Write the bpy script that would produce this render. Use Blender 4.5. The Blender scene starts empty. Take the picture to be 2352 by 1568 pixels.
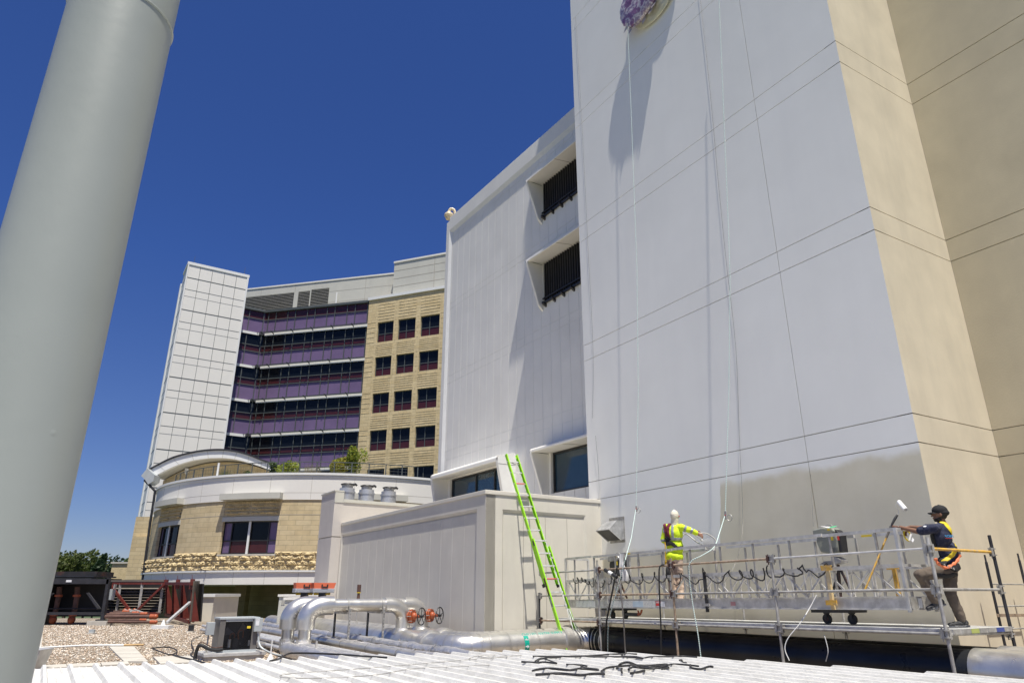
import bpy, bmesh, math, random
import numpy as np
from mathutils import Vector, Matrix, noise
random.seed(7); rng = np.random.default_rng(7)
PI = math.pi
# ---------------------------------------------------------------- camera, sky, sun, exposure
SC = bpy.context.scene
COL = SC.collection
PITCH = math.radians(20.12)
cam_d = bpy.data.cameras.new('camera'); cam = bpy.data.objects.new('camera', cam_d); COL.objects.link(cam)
cam_d.lens = 24.0; cam_d.sensor_width = 36.0; cam_d.clip_end = 3000; cam_d.clip_start = 0.05
cam.location = (0, 0, 0); cam.rotation_euler = (math.radians(90) + PITCH, 0, 0)
SC.camera = cam
SUN = Vector((0.090, -0.317, 0.944)).normalized()
world = bpy.data.worlds.new("World"); SC.world = world; world.use_nodes = True
wn = world.node_tree.nodes; wn.clear()
wo = wn.new('ShaderNodeOutputWorld'); bg = wn.new('ShaderNodeBackground'); sky = wn.new('ShaderNodeTexSky')
sky.sky_type = 'NISHITA'; sky.sun_disc = False
sky.sun_elevation = math.asin(SUN.z); sky.sun_rotation = math.atan2(SUN.x, SUN.y)
sky.altitude = 1500; sky.air_density = 1.0; sky.dust_density = 0.4; sky.ozone_density = 5.5
bg.inputs['Strength'].default_value = 0.088
tint = wn.new('ShaderNodeMix'); tint.data_type = 'RGBA'; tint.blend_type = 'MULTIPLY'; tint.inputs[0].default_value = 1.0; # deep blue overhead, paler hazy air towards the horizon
gz = wn.new('ShaderNodeTexCoord'); gs_ = wn.new('ShaderNodeSeparateXYZ'); world.node_tree.links.new(gz.outputs['Generated'], gs_.inputs[0])
gr = wn.new('ShaderNodeValToRGB'); world.node_tree.links.new(gs_.outputs['Z'], gr.inputs[0])
gr.color_ramp.elements[0].position = 0.0; gr.color_ramp.elements[0].color = (.66, .58, .62, 1); gr.color_ramp.elements[1].position = .42; gr.color_ramp.elements[1].color = (.41, .565, .95, 1)
gm = gr.color_ramp.elements.new(.14); gm.color = (.56, .58, .76, 1)
world.node_tree.links.new(gr.outputs[0], tint.inputs[7])
world.node_tree.links.new(sky.outputs[0], tint.inputs[6]); world.node_tree.links.new(tint.outputs[2], bg.inputs[0]); world.node_tree.links.new(bg.outputs[0], wo.inputs[0])
sun_d = bpy.data.lights.new('sun', 'SUN'); sun = bpy.data.objects.new('sun', sun_d); COL.objects.link(sun)
sun_d.energy = 5.0; sun_d.angle = math.radians(0.53); sun_d.color = (1.0, 0.95, 0.85)
sun.rotation_euler = SUN.to_track_quat('Z', 'Y').to_euler()
SC.view_settings.view_transform = 'Standard'; SC.view_settings.look = 'None'
SC.view_settings.exposure = 0.38; SC.view_settings.gamma = 1.0

# ---------------------------------------------------------------- photo ray helpers (2352 px wide frame) used to survey real planes
FP, CX, CY = 1568.0, 1176.0, 784.0
cT, sT = math.cos(PITCH), math.sin(PITCH)
def ray(x, y):
    u = (x - CX) / FP; v = (CY - y) / FP
    return Vector((u, cT - v * sT, sT + v * cT))
def atY(x, y, Y): r = ray(x, y); return r * (Y / r.y)
def atZ(x, y, z): r = ray(x, y); return r * (z / r.z)
def az(a): a = math.radians(a); return Vector((math.sin(a), math.cos(a), 0))
class Frame:
    """a vertical wall plane: origin o, direction d along the wall, n out of it"""
    def __init__(s, o, a, flip=False):
        s.o = Vector(o); s.d = az(a); s.n = Vector((-s.d.y, s.d.x, 0)) * (-1 if flip else 1)
    def __call__(s, t, p, z): return s.o + s.d * t + s.n * p + Vector((0, 0, z))
    def hit(s, x, y, p=0.0):
        r = ray(x, y); q = r * ((s.o + s.n * p).dot(s.n) / r.dot(s.n)); return q
    def tz(s, x, y, p=0.0):
        q = s.hit(x, y, p); return (q - s.o).dot(s.d), q.z
TW = Frame((7.4, 12.3, 0), -30.8)              # tower face
RT = Frame((7.4, 12.3, 0), 59.2, True)         # tower return face
FA = Frame((4.0, 21.9, 0), -33.5)              # grey panel facade
AL = Frame((-0.69, 18.28, 0), -32.9)           # annex left face
AR = Frame((-0.69, 18.28, 0), 57.1, True)      # annex right face
D1, DL, D2 = TW.d, AL.d, AR.d
UP = Vector((0, 0, 1))
ZG, ZR = -1.45, -0.95                          # gravel, white metal roof

# ---------------------------------------------------------------- mesh helpers
ORIG = {}
class MB:
    def __init__(s): s.v = []; s.f = []
    def add(s, vs, fs):
        k = len(s.v); s.v += [tuple(q) for q in vs]; s.f += [tuple(i + k for i in f) for f in fs]; return s
    def obox(s, o, a, b, c):
        o, a, b, c = Vector(o), Vector(a), Vector(b), Vector(c)
        return s.add([o, o+a, o+a+b, o+b, o+c, o+a+c, o+a+b+c, o+b+c], [(0,3,2,1),(4,5,6,7),(0,1,5,4),(1,2,6,5),(2,3,7,6),(3,0,4,7)])
    def fbox(s, F, t0, t1, p0, p1, z0, z1):
        return s.obox(F(t0, p0, z0), F.d*(t1-t0), F.n*(p1-p0), UP*(z1-z0))
    def box(s, x0, x1, y0, y1, z0, z1): return s.obox((x0,y0,z0), (x1-x0,0,0), (0,y1-y0,0), (0,0,z1-z0))
    def bar(s, a, b, w, h=None, up=None):
        a, b = Vector(a), Vector(b); h = h or w; d = (b-a).normalized(); up = up or UP
        if abs(d.dot(up)) > .98: up = Vector((D1.x, D1.y, 0))
        x = d.cross(up).normalized(); y = x.cross(d).normalized()
        return s.obox(a - x*w/2 - y*h/2, x*w, y*h, b-a)
    def cyl(s, a, b, r0, r1=None, n=12, caps=True):
        a, b = Vector(a), Vector(b); r1 = r0 if r1 is None else r1; d = (b-a).normalized()
        q = d.to_track_quat('Z', 'Y'); vs = []
        for p, r in ((a, r0), (b, r1)):
            for i in range(n): vs.append(p + q @ Vector((math.cos(2*PI*i/n)*r, math.sin(2*PI*i/n)*r, 0)))
        fs = [(i, (i+1) % n, n+(i+1) % n, n+i) for i in range(n)]
        if caps: fs += [tuple(range(n-1, -1, -1)), tuple(range(n, 2*n))]
        return s.add(vs, fs)
    def tube(s, pts, r, n=8, caps=True):
        pts = [Vector(p) for p in pts]; rr = r if isinstance(r, (list, tuple)) else [r]*len(pts)
        vs = []; N = len(pts); x = None
        for i, p in enumerate(pts):
            t = (pts[min(i+1, N-1)] - pts[max(i-1, 0)]).normalized()
            if x is None: x = t.orthogonal().normalized()
            x = (x - t*x.dot(t)).normalized(); y = t.cross(x)
            for k in range(n): a = 2*PI*k/n; vs.append(p + (x*math.cos(a) + y*math.sin(a))*rr[i])
        fs = [(i*n+k, i*n+(k+1) % n, (i+1)*n+(k+1) % n, (i+1)*n+k) for i in range(N-1) for k in range(n)]
        if caps: fs += [tuple(range(n-1, -1, -1)), tuple(range((N-1)*n, N*n))]
        return s.add(vs, fs)
    def prism(s, poly, ext):
        poly = [Vector(p) for p in poly]; ext = Vector(ext); n = len(poly)
        return s.add(poly + [p+ext for p in poly], [tuple(range(n-1,-1,-1)), tuple(range(n,2*n))] + [(i,(i+1)%n,n+(i+1)%n,n+i) for i in range(n)])
    def ball(s, c, r, n=10, m=7):
        c = Vector(c); r = Vector(r) if not isinstance(r, (int, float)) else Vector((r,r,r)); vs = []
        for j in range(m+1):
            th = PI*j/m
            for i in range(n): vs.append(c + Vector((r.x*math.sin(th)*math.cos(2*PI*i/n), r.y*math.sin(th)*math.sin(2*PI*i/n), r.z*math.cos(th))))
        return s.add(vs, [(j*n+i, (j+1)*n+i, (j+1)*n+(i+1)%n, j*n+(i+1)%n) for j in range(m) for i in range(n)])
    def ring(s, c, ax, R, r, n=24, m=8):
        q = Vector(ax).normalized().to_track_quat('Z', 'Y'); c = Vector(c); vs = []
        for i in range(n):
            a = 2*PI*i/n; u = q @ Vector((math.cos(a), math.sin(a), 0)); w = q @ Vector((0,0,1))
            for k in range(m): b = 2*PI*k/m; vs.append(c + u*(R + r*math.cos(b)) + w*r*math.sin(b))
        return s.add(vs, [(i*m+k, ((i+1)%n)*m+k, ((i+1)%n)*m+(k+1)%m, i*m+(k+1)%m) for i in range(n) for k in range(m)])
    def quad(s, a, b, c, d): return s.add([a,b,c,d], [(0,1,2,3)])
    def build(s, name, m, parent=None, smooth=False, origin=None, bevel=0, sangle=40):
        me = bpy.data.meshes.new(name)
        if parent is not None: o0 = ORIG[parent.name]
        else:
            if origin is None:
                A = np.array(s.v); o0 = Vector(((A[:,0].min()+A[:,0].max())/2, (A[:,1].min()+A[:,1].max())/2, A[:,2].min()))
            else: o0 = Vector(origin)
        me.from_pydata([(x-o0.x, y-o0.y, z-o0.z) for x, y, z in s.v], [], s.f)
        bm = bmesh.new(); bm.from_mesh(me)
        bmesh.ops.remove_doubles(bm, verts=bm.verts, dist=1e-5) if smooth else None
        bmesh.ops.recalc_face_normals(bm, faces=bm.faces)
        if bevel: bmesh.ops.bevel(bm, geom=list(bm.edges), offset=bevel, segments=2, affect='EDGES', profile=0.5)
        if smooth:
            for f in bm.faces: f.smooth = True
            lim = math.radians(sangle)
            for e in bm.edges:
                if len(e.link_faces) == 2 and e.calc_face_angle(0) > lim: e.smooth = False
        bm.to_mesh(me); bm.free()
        me.materials.append(m)
        o = bpy.data.objects.new(name, me); COL.objects.link(o)
        if parent is not None: o.parent = parent
        else: o.location = o0
        ORIG[o.name] = o0
        return o
def tag(o, label, cat, group=None, kind=None):
    if kind: o['kind'] = kind
    if label: o['label'] = label
    if cat: o['category'] = cat
    if group: o['group'] = group
    return o
def struct(o): o['kind'] = 'structure'; return o
def thing(name, loc, label, cat, group=None):
    o = bpy.data.objects.new(name, None); COL.objects.link(o); o.location = loc; o.empty_display_size = .2
    ORIG[o.name] = Vector(loc); return tag(o, label, cat, group)
def kids(o): return [c for c in bpy.data.objects if c.parent == o]
def copy_tree(o, loc=None, rotz=None, label=None, parent=None):
    c = o.copy(); COL.objects.link(c); c.parent = parent
    if loc is not None: c.location = loc
    if rotz is not None: c.rotation_euler = (0, 0, rotz)
    if label: c['label'] = label
    for ch in kids(o): copy_tree(ch, parent=c)
    return c
def spline(pts, k=6):
    P = [Vector(p) for p in pts]; P = [P[0]*2-P[1]] + P + [P[-1]*2-P[-2]]; out = []
    for i in range(1, len(P)-2):
        for j in range(k):
            t = j/k; a,b,c,d = P[i-1],P[i],P[i+1],P[i+2]
            out.append(.5*((2*b)+(c-a)*t+(2*a-5*b+4*c-d)*t*t+(3*b-a-3*c+d)*t**3))
    out.append(P[-2]); return out
def text(name, s, size, loc, xd, yd, m, parent, extrude=.002, align='LEFT'):
    cu = bpy.data.curves.new(name, 'FONT'); cu.body = s; cu.size = size; cu.extrude = extrude; cu.align_x = align
    o = bpy.data.objects.new(name+'_c', cu); COL.objects.link(o); bpy.context.view_layer.update()
    me = bpy.data.meshes.new_from_object(o.evaluated_get(bpy.context.evaluated_depsgraph_get())); bpy.data.objects.remove(o)
    X = Vector(xd).normalized(); Y = Vector(yd).normalized(); Z = X.cross(Y)
    M = Matrix((X, Y, Z)).transposed().to_4x4(); M.translation = Vector(loc) - ORIG[parent.name]
    me.transform(M); me.materials.clear(); me.materials.append(m)
    t = bpy.data.objects.new(name, me); COL.objects.link(t); t.parent = parent; ORIG[t.name] = ORIG[parent.name]
    return t

# ---------------------------------------------------------------- materials
def _nt(name):
    m = bpy.data.materials.new(name); m.use_nodes = True; nt = m.node_tree
    return m, nt, nt.nodes['Principled BSDF'], nt.nodes, nt.links
def rgb(c): return (c[0], c[1], c[2], 1)
def coords(nt, mode, **k):
    """texture vector in metres: 'pos' world, or ('wall', Frame) -> (along, z, out), or ('drum',) -> (arc, z, 0)"""
    N, L = nt.nodes, nt.links
    g = N.new('ShaderNodeNewGeometry')
    if mode == 'pos': return g.outputs['Position']
    if mode == 'obj': return N.new('ShaderNodeTexCoord').outputs['Object']
    sep = N.new('ShaderNodeSeparateXYZ'); L.new(g.outputs['Position'], sep.inputs[0])
    comb = N.new('ShaderNodeCombineXYZ'); L.new(sep.outputs['Z'], comb.inputs['Y'])
    if mode == 'wall':
        F = k['F']
        for d, s_ in ((F.d, 'X'), (F.n, 'Z')):
            dt = N.new('ShaderNodeVectorMath'); dt.operation = 'DOT_PRODUCT'; L.new(g.outputs['Position'], dt.inputs[0]); dt.inputs[1].default_value = tuple(d)
            ad = N.new('ShaderNodeMath'); ad.operation = 'SUBTRACT'; L.new(dt.outputs['Value'], ad.inputs[0]); ad.inputs[1].default_value = F.o.dot(d)
            L.new(ad.outputs[0], comb.inputs[s_])
    else:
        c0, R = k['c'], k['R']
        ax = N.new('ShaderNodeMath'); ax.operation='SUBTRACT'; L.new(sep.outputs['X'], ax.inputs[0]); ax.inputs[1].default_value=c0[0]
        ay = N.new('ShaderNodeMath'); ay.operation='SUBTRACT'; ay.inputs[0].default_value=c0[1]; L.new(sep.outputs['Y'], ay.inputs[1])
        at = N.new('ShaderNodeMath'); at.operation='ARCTAN2'; L.new(ax.outputs[0], at.inputs[0]); L.new(ay.outputs[0], at.inputs[1])
        mu = N.new('ShaderNodeMath'); mu.operation='MULTIPLY'; L.new(at.outputs[0], mu.inputs[0]); mu.inputs[1].default_value=R
        L.new(mu.outputs[0], comb.inputs['X'])
    return comb.outputs[0]
def noise_n(nt, vec, scale, detail=4, rough=.55, sc=None):
    n = nt.nodes.new('ShaderNodeTexNoise'); n.inputs['Scale'].default_value = scale; n.inputs['Detail'].default_value = detail; n.inputs['Roughness'].default_value = rough
    if sc:
        mp = nt.nodes.new('ShaderNodeMapping'); mp.inputs['Scale'].default_value = sc; nt.links.new(vec, mp.inputs['Vector']); vec = mp.outputs[0]
    nt.links.new(vec, n.inputs['Vector']); return n.outputs['Fac']
def ramp(nt, fac, stops):
    r = nt.nodes.new('ShaderNodeValToRGB'); nt.links.new(fac, r.inputs[0]); el = r.color_ramp.elements
    while len(el) > 1: el.remove(el[-1])
    el[0].position = stops[0][0]; el[0].color = rgb(stops[0][1])
    for p, c in stops[1:]: e = el.new(p); e.color = rgb(c)
    return r.outputs[0]
def mix(nt, fac, a, b, mode='MIX'):
    m = nt.nodes.new('ShaderNodeMix'); m.data_type = 'RGBA'; m.blend_type = mode
    for s_, v in ((0, fac), (6, a), (7, b)):
        if isinstance(v, (int, float)): m.inputs[s_].default_value = v
        elif isinstance(v, (tuple, list)): m.inputs[s_].default_value = rgb(v)
        else: nt.links.new(v, m.inputs[s_])
    return m.outputs[2]
def math_n(nt, op, a, b=0.0, clamp=False):
    m = nt.nodes.new('ShaderNodeMath'); m.operation = op; m.use_clamp = clamp
    for i, v in enumerate((a, b)):
        if isinstance(v, (int, float)): m.inputs[i].default_value = v
        else: nt.links.new(v, m.inputs[i])
    return m.outputs[0]
def bump(nt, bsdf, h, strength=.3, dist=.02):
    b = nt.nodes.new('ShaderNodeBump'); b.inputs['Strength'].default_value = strength; b.inputs['Distance'].default_value = dist
    nt.links.new(h, b.inputs['Height']); nt.links.new(b.outputs[0], bsdf.inputs['Normal'])
def mat(name, c, rough=.6, metal=0., var=.12, scale=3., bs=.15, bscale=30., bdist=.01, mode='pos', dirt=None, dirt_amt=.35, dirt_scale=4., streak=False, spec=.5, **k):
    m, nt, b, N, L = _nt(name); v = coords(nt, mode, **k)
    n1 = noise_n(nt, v, scale, 5)
    lo = tuple(x*(1-var) for x in c); hi = tuple(min(1, x*(1+var)) for x in c)
    col = ramp(nt, n1, [(.3, lo), (.7, hi)])
    if dirt:
        nd = noise_n(nt, v, dirt_scale, 6, .65, sc=(1, 1, .15) if streak == 'z' else ((1, .12, 1) if streak else None))
        f = ramp(nt, nd, [(.48, (0,0,0)), (.72, (dirt_amt,)*3)]); col = mix(nt, f, col, dirt)
    L.new(col, b.inputs['Base Color'])
    b.inputs['Roughness'].default_value = rough; b.inputs['Metallic'].default_value = metal; b.inputs['Specular IOR Level'].default_value = spec
    if metal > .5 or rough < .5:
        rr = nt.nodes.new('ShaderNodeMapRange'); L.new(noise_n(nt, v, scale*2.3, 3), rr.inputs[0]); rr.inputs['To Min'].default_value = max(.03, rough-.1); rr.inputs['To Max'].default_value = rough+.12
        L.new(rr.outputs[0], b.inputs['Roughness'])
    if bs: bump(nt, b, noise_n(nt, v, bscale, 3), bs, bdist)
    return m
def brick_mat(name, c1, c2, mortar, bw, bh, mode='wall', rough=.85, msize=.012, bs=.4, off=.5, **k):
    m, nt, b, N, L = _nt(name); v = coords(nt, mode, **k)
    t = N.new('ShaderNodeTexBrick'); L.new(v, t.inputs['Vector']); t.inputs['Scale'].default_value = 1
    t.inputs['Color1'].default_value = rgb(c1); t.inputs['Color2'].default_value = rgb(c2); t.inputs['Mortar'].default_value = rgb(mortar)
    t.inputs['Mortar Size'].default_value = msize; t.inputs['Brick Width'].default_value = bw; t.inputs['Row Height'].default_value = bh; t.offset = off
    t.inputs['Mortar Smooth'].default_value = .1
    n = noise_n(nt, v, 1.7, 6); col = mix(nt, 1.0, t.outputs['Color'], ramp(nt, n, [(.25, (.82,.82,.82)), (.75, (1.1,1.1,1.08))]), 'MULTIPLY')
    L.new(col, b.inputs['Base Color']); b.inputs['Roughness'].default_value = rough
    h = math_n(nt, 'SUBTRACT', math_n(nt, 'MULTIPLY', noise_n(nt, v, 25, 4), .3), t.outputs['Fac']); bump(nt, b, h, bs, .02)
    return m

M = {}
# tower paint: new pale grey coat, with the old tan coat still showing low on the right
def tower_mat():
    m, nt, b, N, L = _nt('tower_paint'); v = coords(nt, 'wall', F=TW)
    sp = N.new('ShaderNodeSeparateXYZ'); L.new(v, sp.inputs[0]); t, z = sp.outputs['X'], sp.outputs['Y']
    big = noise_n(nt, v, .5, 5); fine = noise_n(nt, v, 2.2, 5)
    stv = noise_n(nt, v, 1.4, 6, .6, sc=(1, .1, 1))
    grey = ramp(nt, big, [(.3, (.85,.84,.795)), (.7, (.90,.89,.845))])
    grey = mix(nt, ramp(nt, stv, [(.45,(0,0,0)),(.75,(.35,)*3)]), grey, (.80,.79,.76))
    tan = ramp(nt, noise_n(nt, v, 1.1, 6), [(.3, (.64,.59,.455)), (.72, (.72,.67,.53))])
    tan = mix(nt, ramp(nt, stv, [(.5,(0,0,0)),(.8,(.5,)*3)]), tan, (.74,.69,.58))
    # boundary height: high strip right of t=4.9, low to the left
    wob = math_n(nt, 'MULTIPLY', math_n(nt, 'SUBTRACT', noise_n(nt, v, 1.3, 3), .5), .55)
    edge_t = math_n(nt, 'ADD', t, math_n(nt, 'MULTIPLY', wob, .35))
    mr = N.new('ShaderNodeMapRange'); L.new(edge_t, mr.inputs[0]); mr.inputs['From Min'].default_value = 4.78; mr.inputs['From Max'].default_value = 4.98
    mr.inputs['To Min'].default_value = 2.42; mr.inputs['To Max'].default_value = .98
    zb = math_n(nt, 'ADD', mr.outputs[0], math_n(nt, 'MULTIPLY', wob, .7))
    dz = math_n(nt, 'SUBTRACT', zb, z)
    f = N.new('ShaderNodeMapRange'); f.interpolation_type = 'SMOOTHSTEP'; L.new(dz, f.inputs[0]); f.inputs['From Min'].default_value = -.09; f.inputs['From Max'].default_value = .13
    col = mix(nt, f.outputs[0], grey, tan)
    L.new(col, b.inputs['Base Color']); b.inputs['Roughness'].default_value = .62
    # blisters and roller texture
    vo = N.new('ShaderNodeTexVoronoi'); vo.inputs['Scale'].default_value = 2.6; L.new(v, vo.inputs['Vector'])
    bl = ramp(nt, vo.outputs['Distance'], [(0, (1,1,1)), (.05, (0,0,0))])
    h = math_n(nt, 'ADD', math_n(nt, 'MULTIPLY', noise_n(nt, v, 9, 5), .35), math_n(nt, 'MULTIPLY', bl, .5))
    h = math_n(nt, 'ADD', h, math_n(nt, 'MULTIPLY', noise_n(nt, v, .8, 3), 1.5))
    bump(nt, b, h, .22, .012); return m
M['tower'] = tower_mat()
M['tan'] = mat('old_tan_paint', (.64,.565,.43), .75, var=.07, scale=1.2, bs=.15, dirt=(.46,.41,.32), dirt_amt=.4, dirt_scale=1.2, streak='z')
M['tan_dark'] = mat('old_tan_paint_deeper', (.565,.50,.355), .75, var=.08, scale=1., bs=.2, dirt=(.50,.44,.32), dirt_amt=.4, dirt_scale=1., streak='z')  # deeper tan for the side wall, a step darker than the return wall
M['joint'] = mat('joint_sealant', (.36,.33,.28), .8, bs=0)
M['joint_dark'] = mat('open_joint', (.10,.10,.10), .9, bs=0)
M['greypanel'] = mat('grey_precast_paint', (.80,.78,.725), .6, var=.05, scale=.7, bs=.2, bscale=6, bdist=.01, dirt=(.73,.715,.68), dirt_amt=.5, dirt_scale=.9, streak='z')
M['whiteedge'] = mat('white_fresh_paint', (.74,.74,.72), .5, var=.04, bs=.05)
M['jointw'] = mat('white_joint_caulk', (.72,.73,.73), .7, bs=0)
M['black'] = mat('black_louver_paint', (.022,.022,.024), .45, var=.2, bs=.05)
M['blackrubber'] = mat('black_rubber', (.018,.018,.02), .55, var=.2, bs=.05)
M['cream'] = mat('cream_stucco', (.63,.595,.515), .85, var=.05, scale=1.5, bs=.25, bscale=60, bdist=.006, dirt=(.54,.51,.44), dirt_amt=.5, dirt_scale=1.4, streak='z')
M['creamgrey'] = mat('grey_cream_stucco', (.62,.585,.51), .85, var=.05, scale=1.2, bs=.25, bscale=60, bdist=.006, dirt=(.55,.52,.46), dirt_amt=.5, dirt_scale=1.2, streak='z')
M['pink'] = mat('pinkish_stucco', (.56,.52,.475), .9, var=.04, scale=2, bs=.5, bscale=90, bdist=.006, dirt=(.49,.45,.42), dirt_amt=.4, dirt_scale=1, streak='z')
M['glassdark'] = mat('dark_tinted_glass', (.006,.008,.012), .06, var=.2, bs=0, spec=.22)
M['glassblue'] = mat('blue_window_glass', (.02,.045,.07), .04, var=.1, bs=.02, bscale=1.5, spec=.9)
M['purple'] = mat('purple_spandrel_glass', (.165,.115,.215), .2, var=.14, scale=.35, bs=0, spec=.35)
M['maroon'] = mat('maroon_spandrel_glass', (.060,.016,.018), .12, var=.1, bs=0, spec=.35)
M['mull'] = mat('grey_green_mullion', (.075,.085,.085), .5, bs=0)
M['whitepanel'] = mat('white_metal_panel', (.76,.735,.68), .5, var=.02, scale=.4, bs=0)
M['beigepanel'] = mat('beige_metal_panel', (.53,.52,.46), .6, var=.03, scale=.5, bs=0, dirt=(.40,.39,.35), dirt_amt=.4, dirt_scale=.5, streak='z')
M['louver'] = mat('beige_louver', (.36,.35,.31), .6, bs=0)
M['whitetrim'] = mat('white_trim', (.74,.74,.72), .45, var=.03, bs=0)
M['whiteroof'] = mat('white_elastomeric_roof', (.60,.59,.565), .6, var=.03, scale=2, bs=.45, bscale=18, bdist=.006, dirt=(.40,.39,.355), dirt_amt=.75, dirt_scale=3)
def alu(name, c=(.62,.62,.62), rough=.3, wave=0.35, bscale=3.0, bdist=.03):
    return mat(name, c, rough, .82, var=.12, scale=1.6, bs=wave, bscale=bscale, bdist=bdist, dirt=(.42,.42,.42), dirt_amt=.5, dirt_scale=3)
M['alu'] = alu('aluminium_jacket', (.70,.68,.63), .32)
M['aludull'] = alu('dull_aluminium_jacket', (.64,.62,.58), .38, .6, 5.0, .03)
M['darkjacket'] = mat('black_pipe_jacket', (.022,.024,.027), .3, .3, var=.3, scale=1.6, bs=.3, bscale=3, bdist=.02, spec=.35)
M['foil'] = alu('crinkled_foil_jacket', (.74,.72,.69), .4, 1.0, 9.0, .05)
M['galv'] = mat('galvanised_steel', (.40,.39,.37), .55, .35, var=.3, scale=7, bs=.15, dirt=(.20,.18,.15), dirt_amt=.55, dirt_scale=9)
M['galvlight'] = mat('clean_galvanised_steel', (.56,.555,.54), .45, .4, var=.2, scale=6, bs=.1)
M['rusty'] = mat('rusty_galvanised_steel', (.36,.27,.19), .65, .4, var=.35, scale=9, bs=.25, dirt=(.48,.45,.42), dirt_amt=.6, dirt_scale=12)
M['yellowtube'] = mat('worn_yellow_paint', (.62,.36,.05), .5, 0, var=.25, scale=9, bs=.1, dirt=(.35,.33,.30), dirt_amt=.8, dirt_scale=14)
M['stagealu'] = mat('scuffed_aluminium', (.55,.535,.50), .5, .3, var=.2, scale=5, bs=.15, dirt=(.74,.73,.71), dirt_amt=.55, dirt_scale=10)
M['lime'] = mat('lime_fibreglass', (.33,.72,.02), .4, 0, var=.08, bs=.03)
M['limedark'] = mat('green_fibreglass_web', (.20,.55,.02), .45, 0, var=.08, bs=.03)
M['red'] = mat('red_label', (.65,.05,.04), .5, bs=0)
M['yellow'] = mat('yellow_label', (.80,.60,.04), .5, bs=0)
M['whitelabel'] = mat('white_label', (.75,.76,.78), .6, var=.1, scale=30, bs=0)
M['redoxide'] = mat('red_oxide_steel', (.13,.022,.016), .55, 0, var=.2, bs=.1, dirt=(.16,.05,.04), dirt_amt=.5)
M['rustpipe'] = mat('rusty_brown_pipe', (.12,.065,.05), .7, .2, var=.3, scale=5, bs=.2)
M['orange'] = mat('orange_pipe_coupling', (.36,.085,.03), .5, 0, var=.15, bs=.1)
M['darksteel'] = mat('dark_painted_steel', (.035,.035,.04), .5, .2, var=.3, bs=.1)
M['bronze'] = mat('bronze_louver_panel', (.20,.175,.14), .55, .2, var=.1, bs=.05)
M['condgrey'] = mat('grey_painted_sheet_metal', (.16,.15,.14), .5, .2, var=.08, scale=2, bs=.05)
M['lightgrey'] = mat('light_grey_sheet_metal', (.42,.45,.46), .5, .1, var=.06, bs=.03)
M['silverpaint'] = mat('silver_painted_metal', (.45,.46,.49), .4, .5, var=.1, bs=.1)
M['concrete'] = mat('concrete_paver', (.50,.47,.41), .9, var=.1, scale=3, bs=.2, bscale=40)
M['trunk'] = mat('bark', (.10,.075,.05), .9, bs=.3)
def pillar_mat():
    m, nt, b, N, L = _nt('grey_green_column_paint'); v = coords(nt, 'pos')
    c = ramp(nt, noise_n(nt, v, 1.6, 6), [(.3, (.29,.31,.285)), (.7, (.31,.33,.305))])
    spk = ramp(nt, noise_n(nt, v, 38, 4, .7), [(.70, (0,0,0)), (.74, (.5,.5,.5))]); patchy = ramp(nt, noise_n(nt, v, 2.3, 2), [(.5, (0,0,0)), (.6, (1,1,1))])
    c = mix(nt, mix(nt, 1.0, spk, patchy, 'MULTIPLY'), c, (.17,.18,.16)); L.new(c, b.inputs['Base Color']); b.inputs['Roughness'].default_value = .42
    vo = N.new('ShaderNodeTexVoronoi'); vo.inputs['Scale'].default_value = 7; L.new(v, vo.inputs['Vector']); bl = ramp(nt, vo.outputs['Distance'], [(0, (1,1,1)), (.09, (0,0,0))])
    h = math_n(nt, 'ADD', math_n(nt, 'MULTIPLY', noise_n(nt, v, 22, 5, .6), .5), math_n(nt, 'MULTIPLY', bl, .9)); h = math_n(nt, 'ADD', h, math_n(nt, 'MULTIPLY', noise_n(nt, v, 4, 3), 1.6))
    bump(nt, b, h, .28, .005); return m
M['pillar'] = pillar_mat()
def roof_mat():
    m, nt, b, N, L = _nt('white_elastomeric_roof'); F = Frame((0,0,0), -32.9); v = coords(nt, 'wall', F=F)
    c = ramp(nt, noise_n(nt, v, 3, 6), [(.3, (.62,.61,.58)), (.7, (.68,.67,.64))])
    st = noise_n(nt, v, 5, 8, .7, sc=(.5, 1, 1.6)); c = mix(nt, ramp(nt, st, [(.46,(0,0,0)),(.62,(.75,)*3)]), c, (.52,.51,.475))
    fine = noise_n(nt, v, 28, 6, .75, sc=(.35, 1, 1)); c = mix(nt, ramp(nt, fine, [(.56,(0,0,0)),(.68,(.4,)*3)]), c, (.40,.39,.36))
    L.new(c, b.inputs['Base Color']); b.inputs['Roughness'].default_value = .6
    bump(nt, b, math_n(nt, 'ADD', noise_n(nt, v, 20, 6, .7), math_n(nt, 'MULTIPLY', noise_n(nt, v, 3, 3), 1.5)), .7, .012); return m
M['whiteroof'] = roof_mat()
def leaf_mat(name, a, b_, c):
    m, nt, b, N, L = _nt(name); v = coords(nt, 'pos')
    wn_ = N.new('ShaderNodeTexWhiteNoise'); g = N.new('ShaderNodeNewGeometry'); L.new(g.outputs['Random Per Island'], wn_.inputs['Vector'])
    wn_.noise_dimensions = '3D'
    col = ramp(nt, g.outputs['Random Per Island'], [(0, a), (.5, b_), (1, c)])
    L.new(col, b.inputs['Base Color']); b.inputs['Roughness'].default_value = .6
    tr = N.new('ShaderNodeBsdfTranslucent'); L.new(col, tr.inputs[0]); ms = N.new('ShaderNodeMixShader'); ms.inputs[0].default_value = .3
    L.new(b.outputs[0], ms.inputs[1]); L.new(tr.outputs[0], ms.inputs[2])
    L.new(ms.outputs[0], N['Material Output'].inputs[0]); return m
M['leaf'] = leaf_mat('green_leaves', (.025,.06,.015), (.05,.10,.02), (.09,.14,.03))
M['leafdark'] = leaf_mat('dark_leaves', (.012,.035,.012), (.02,.05,.018), (.035,.07,.02))
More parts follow.
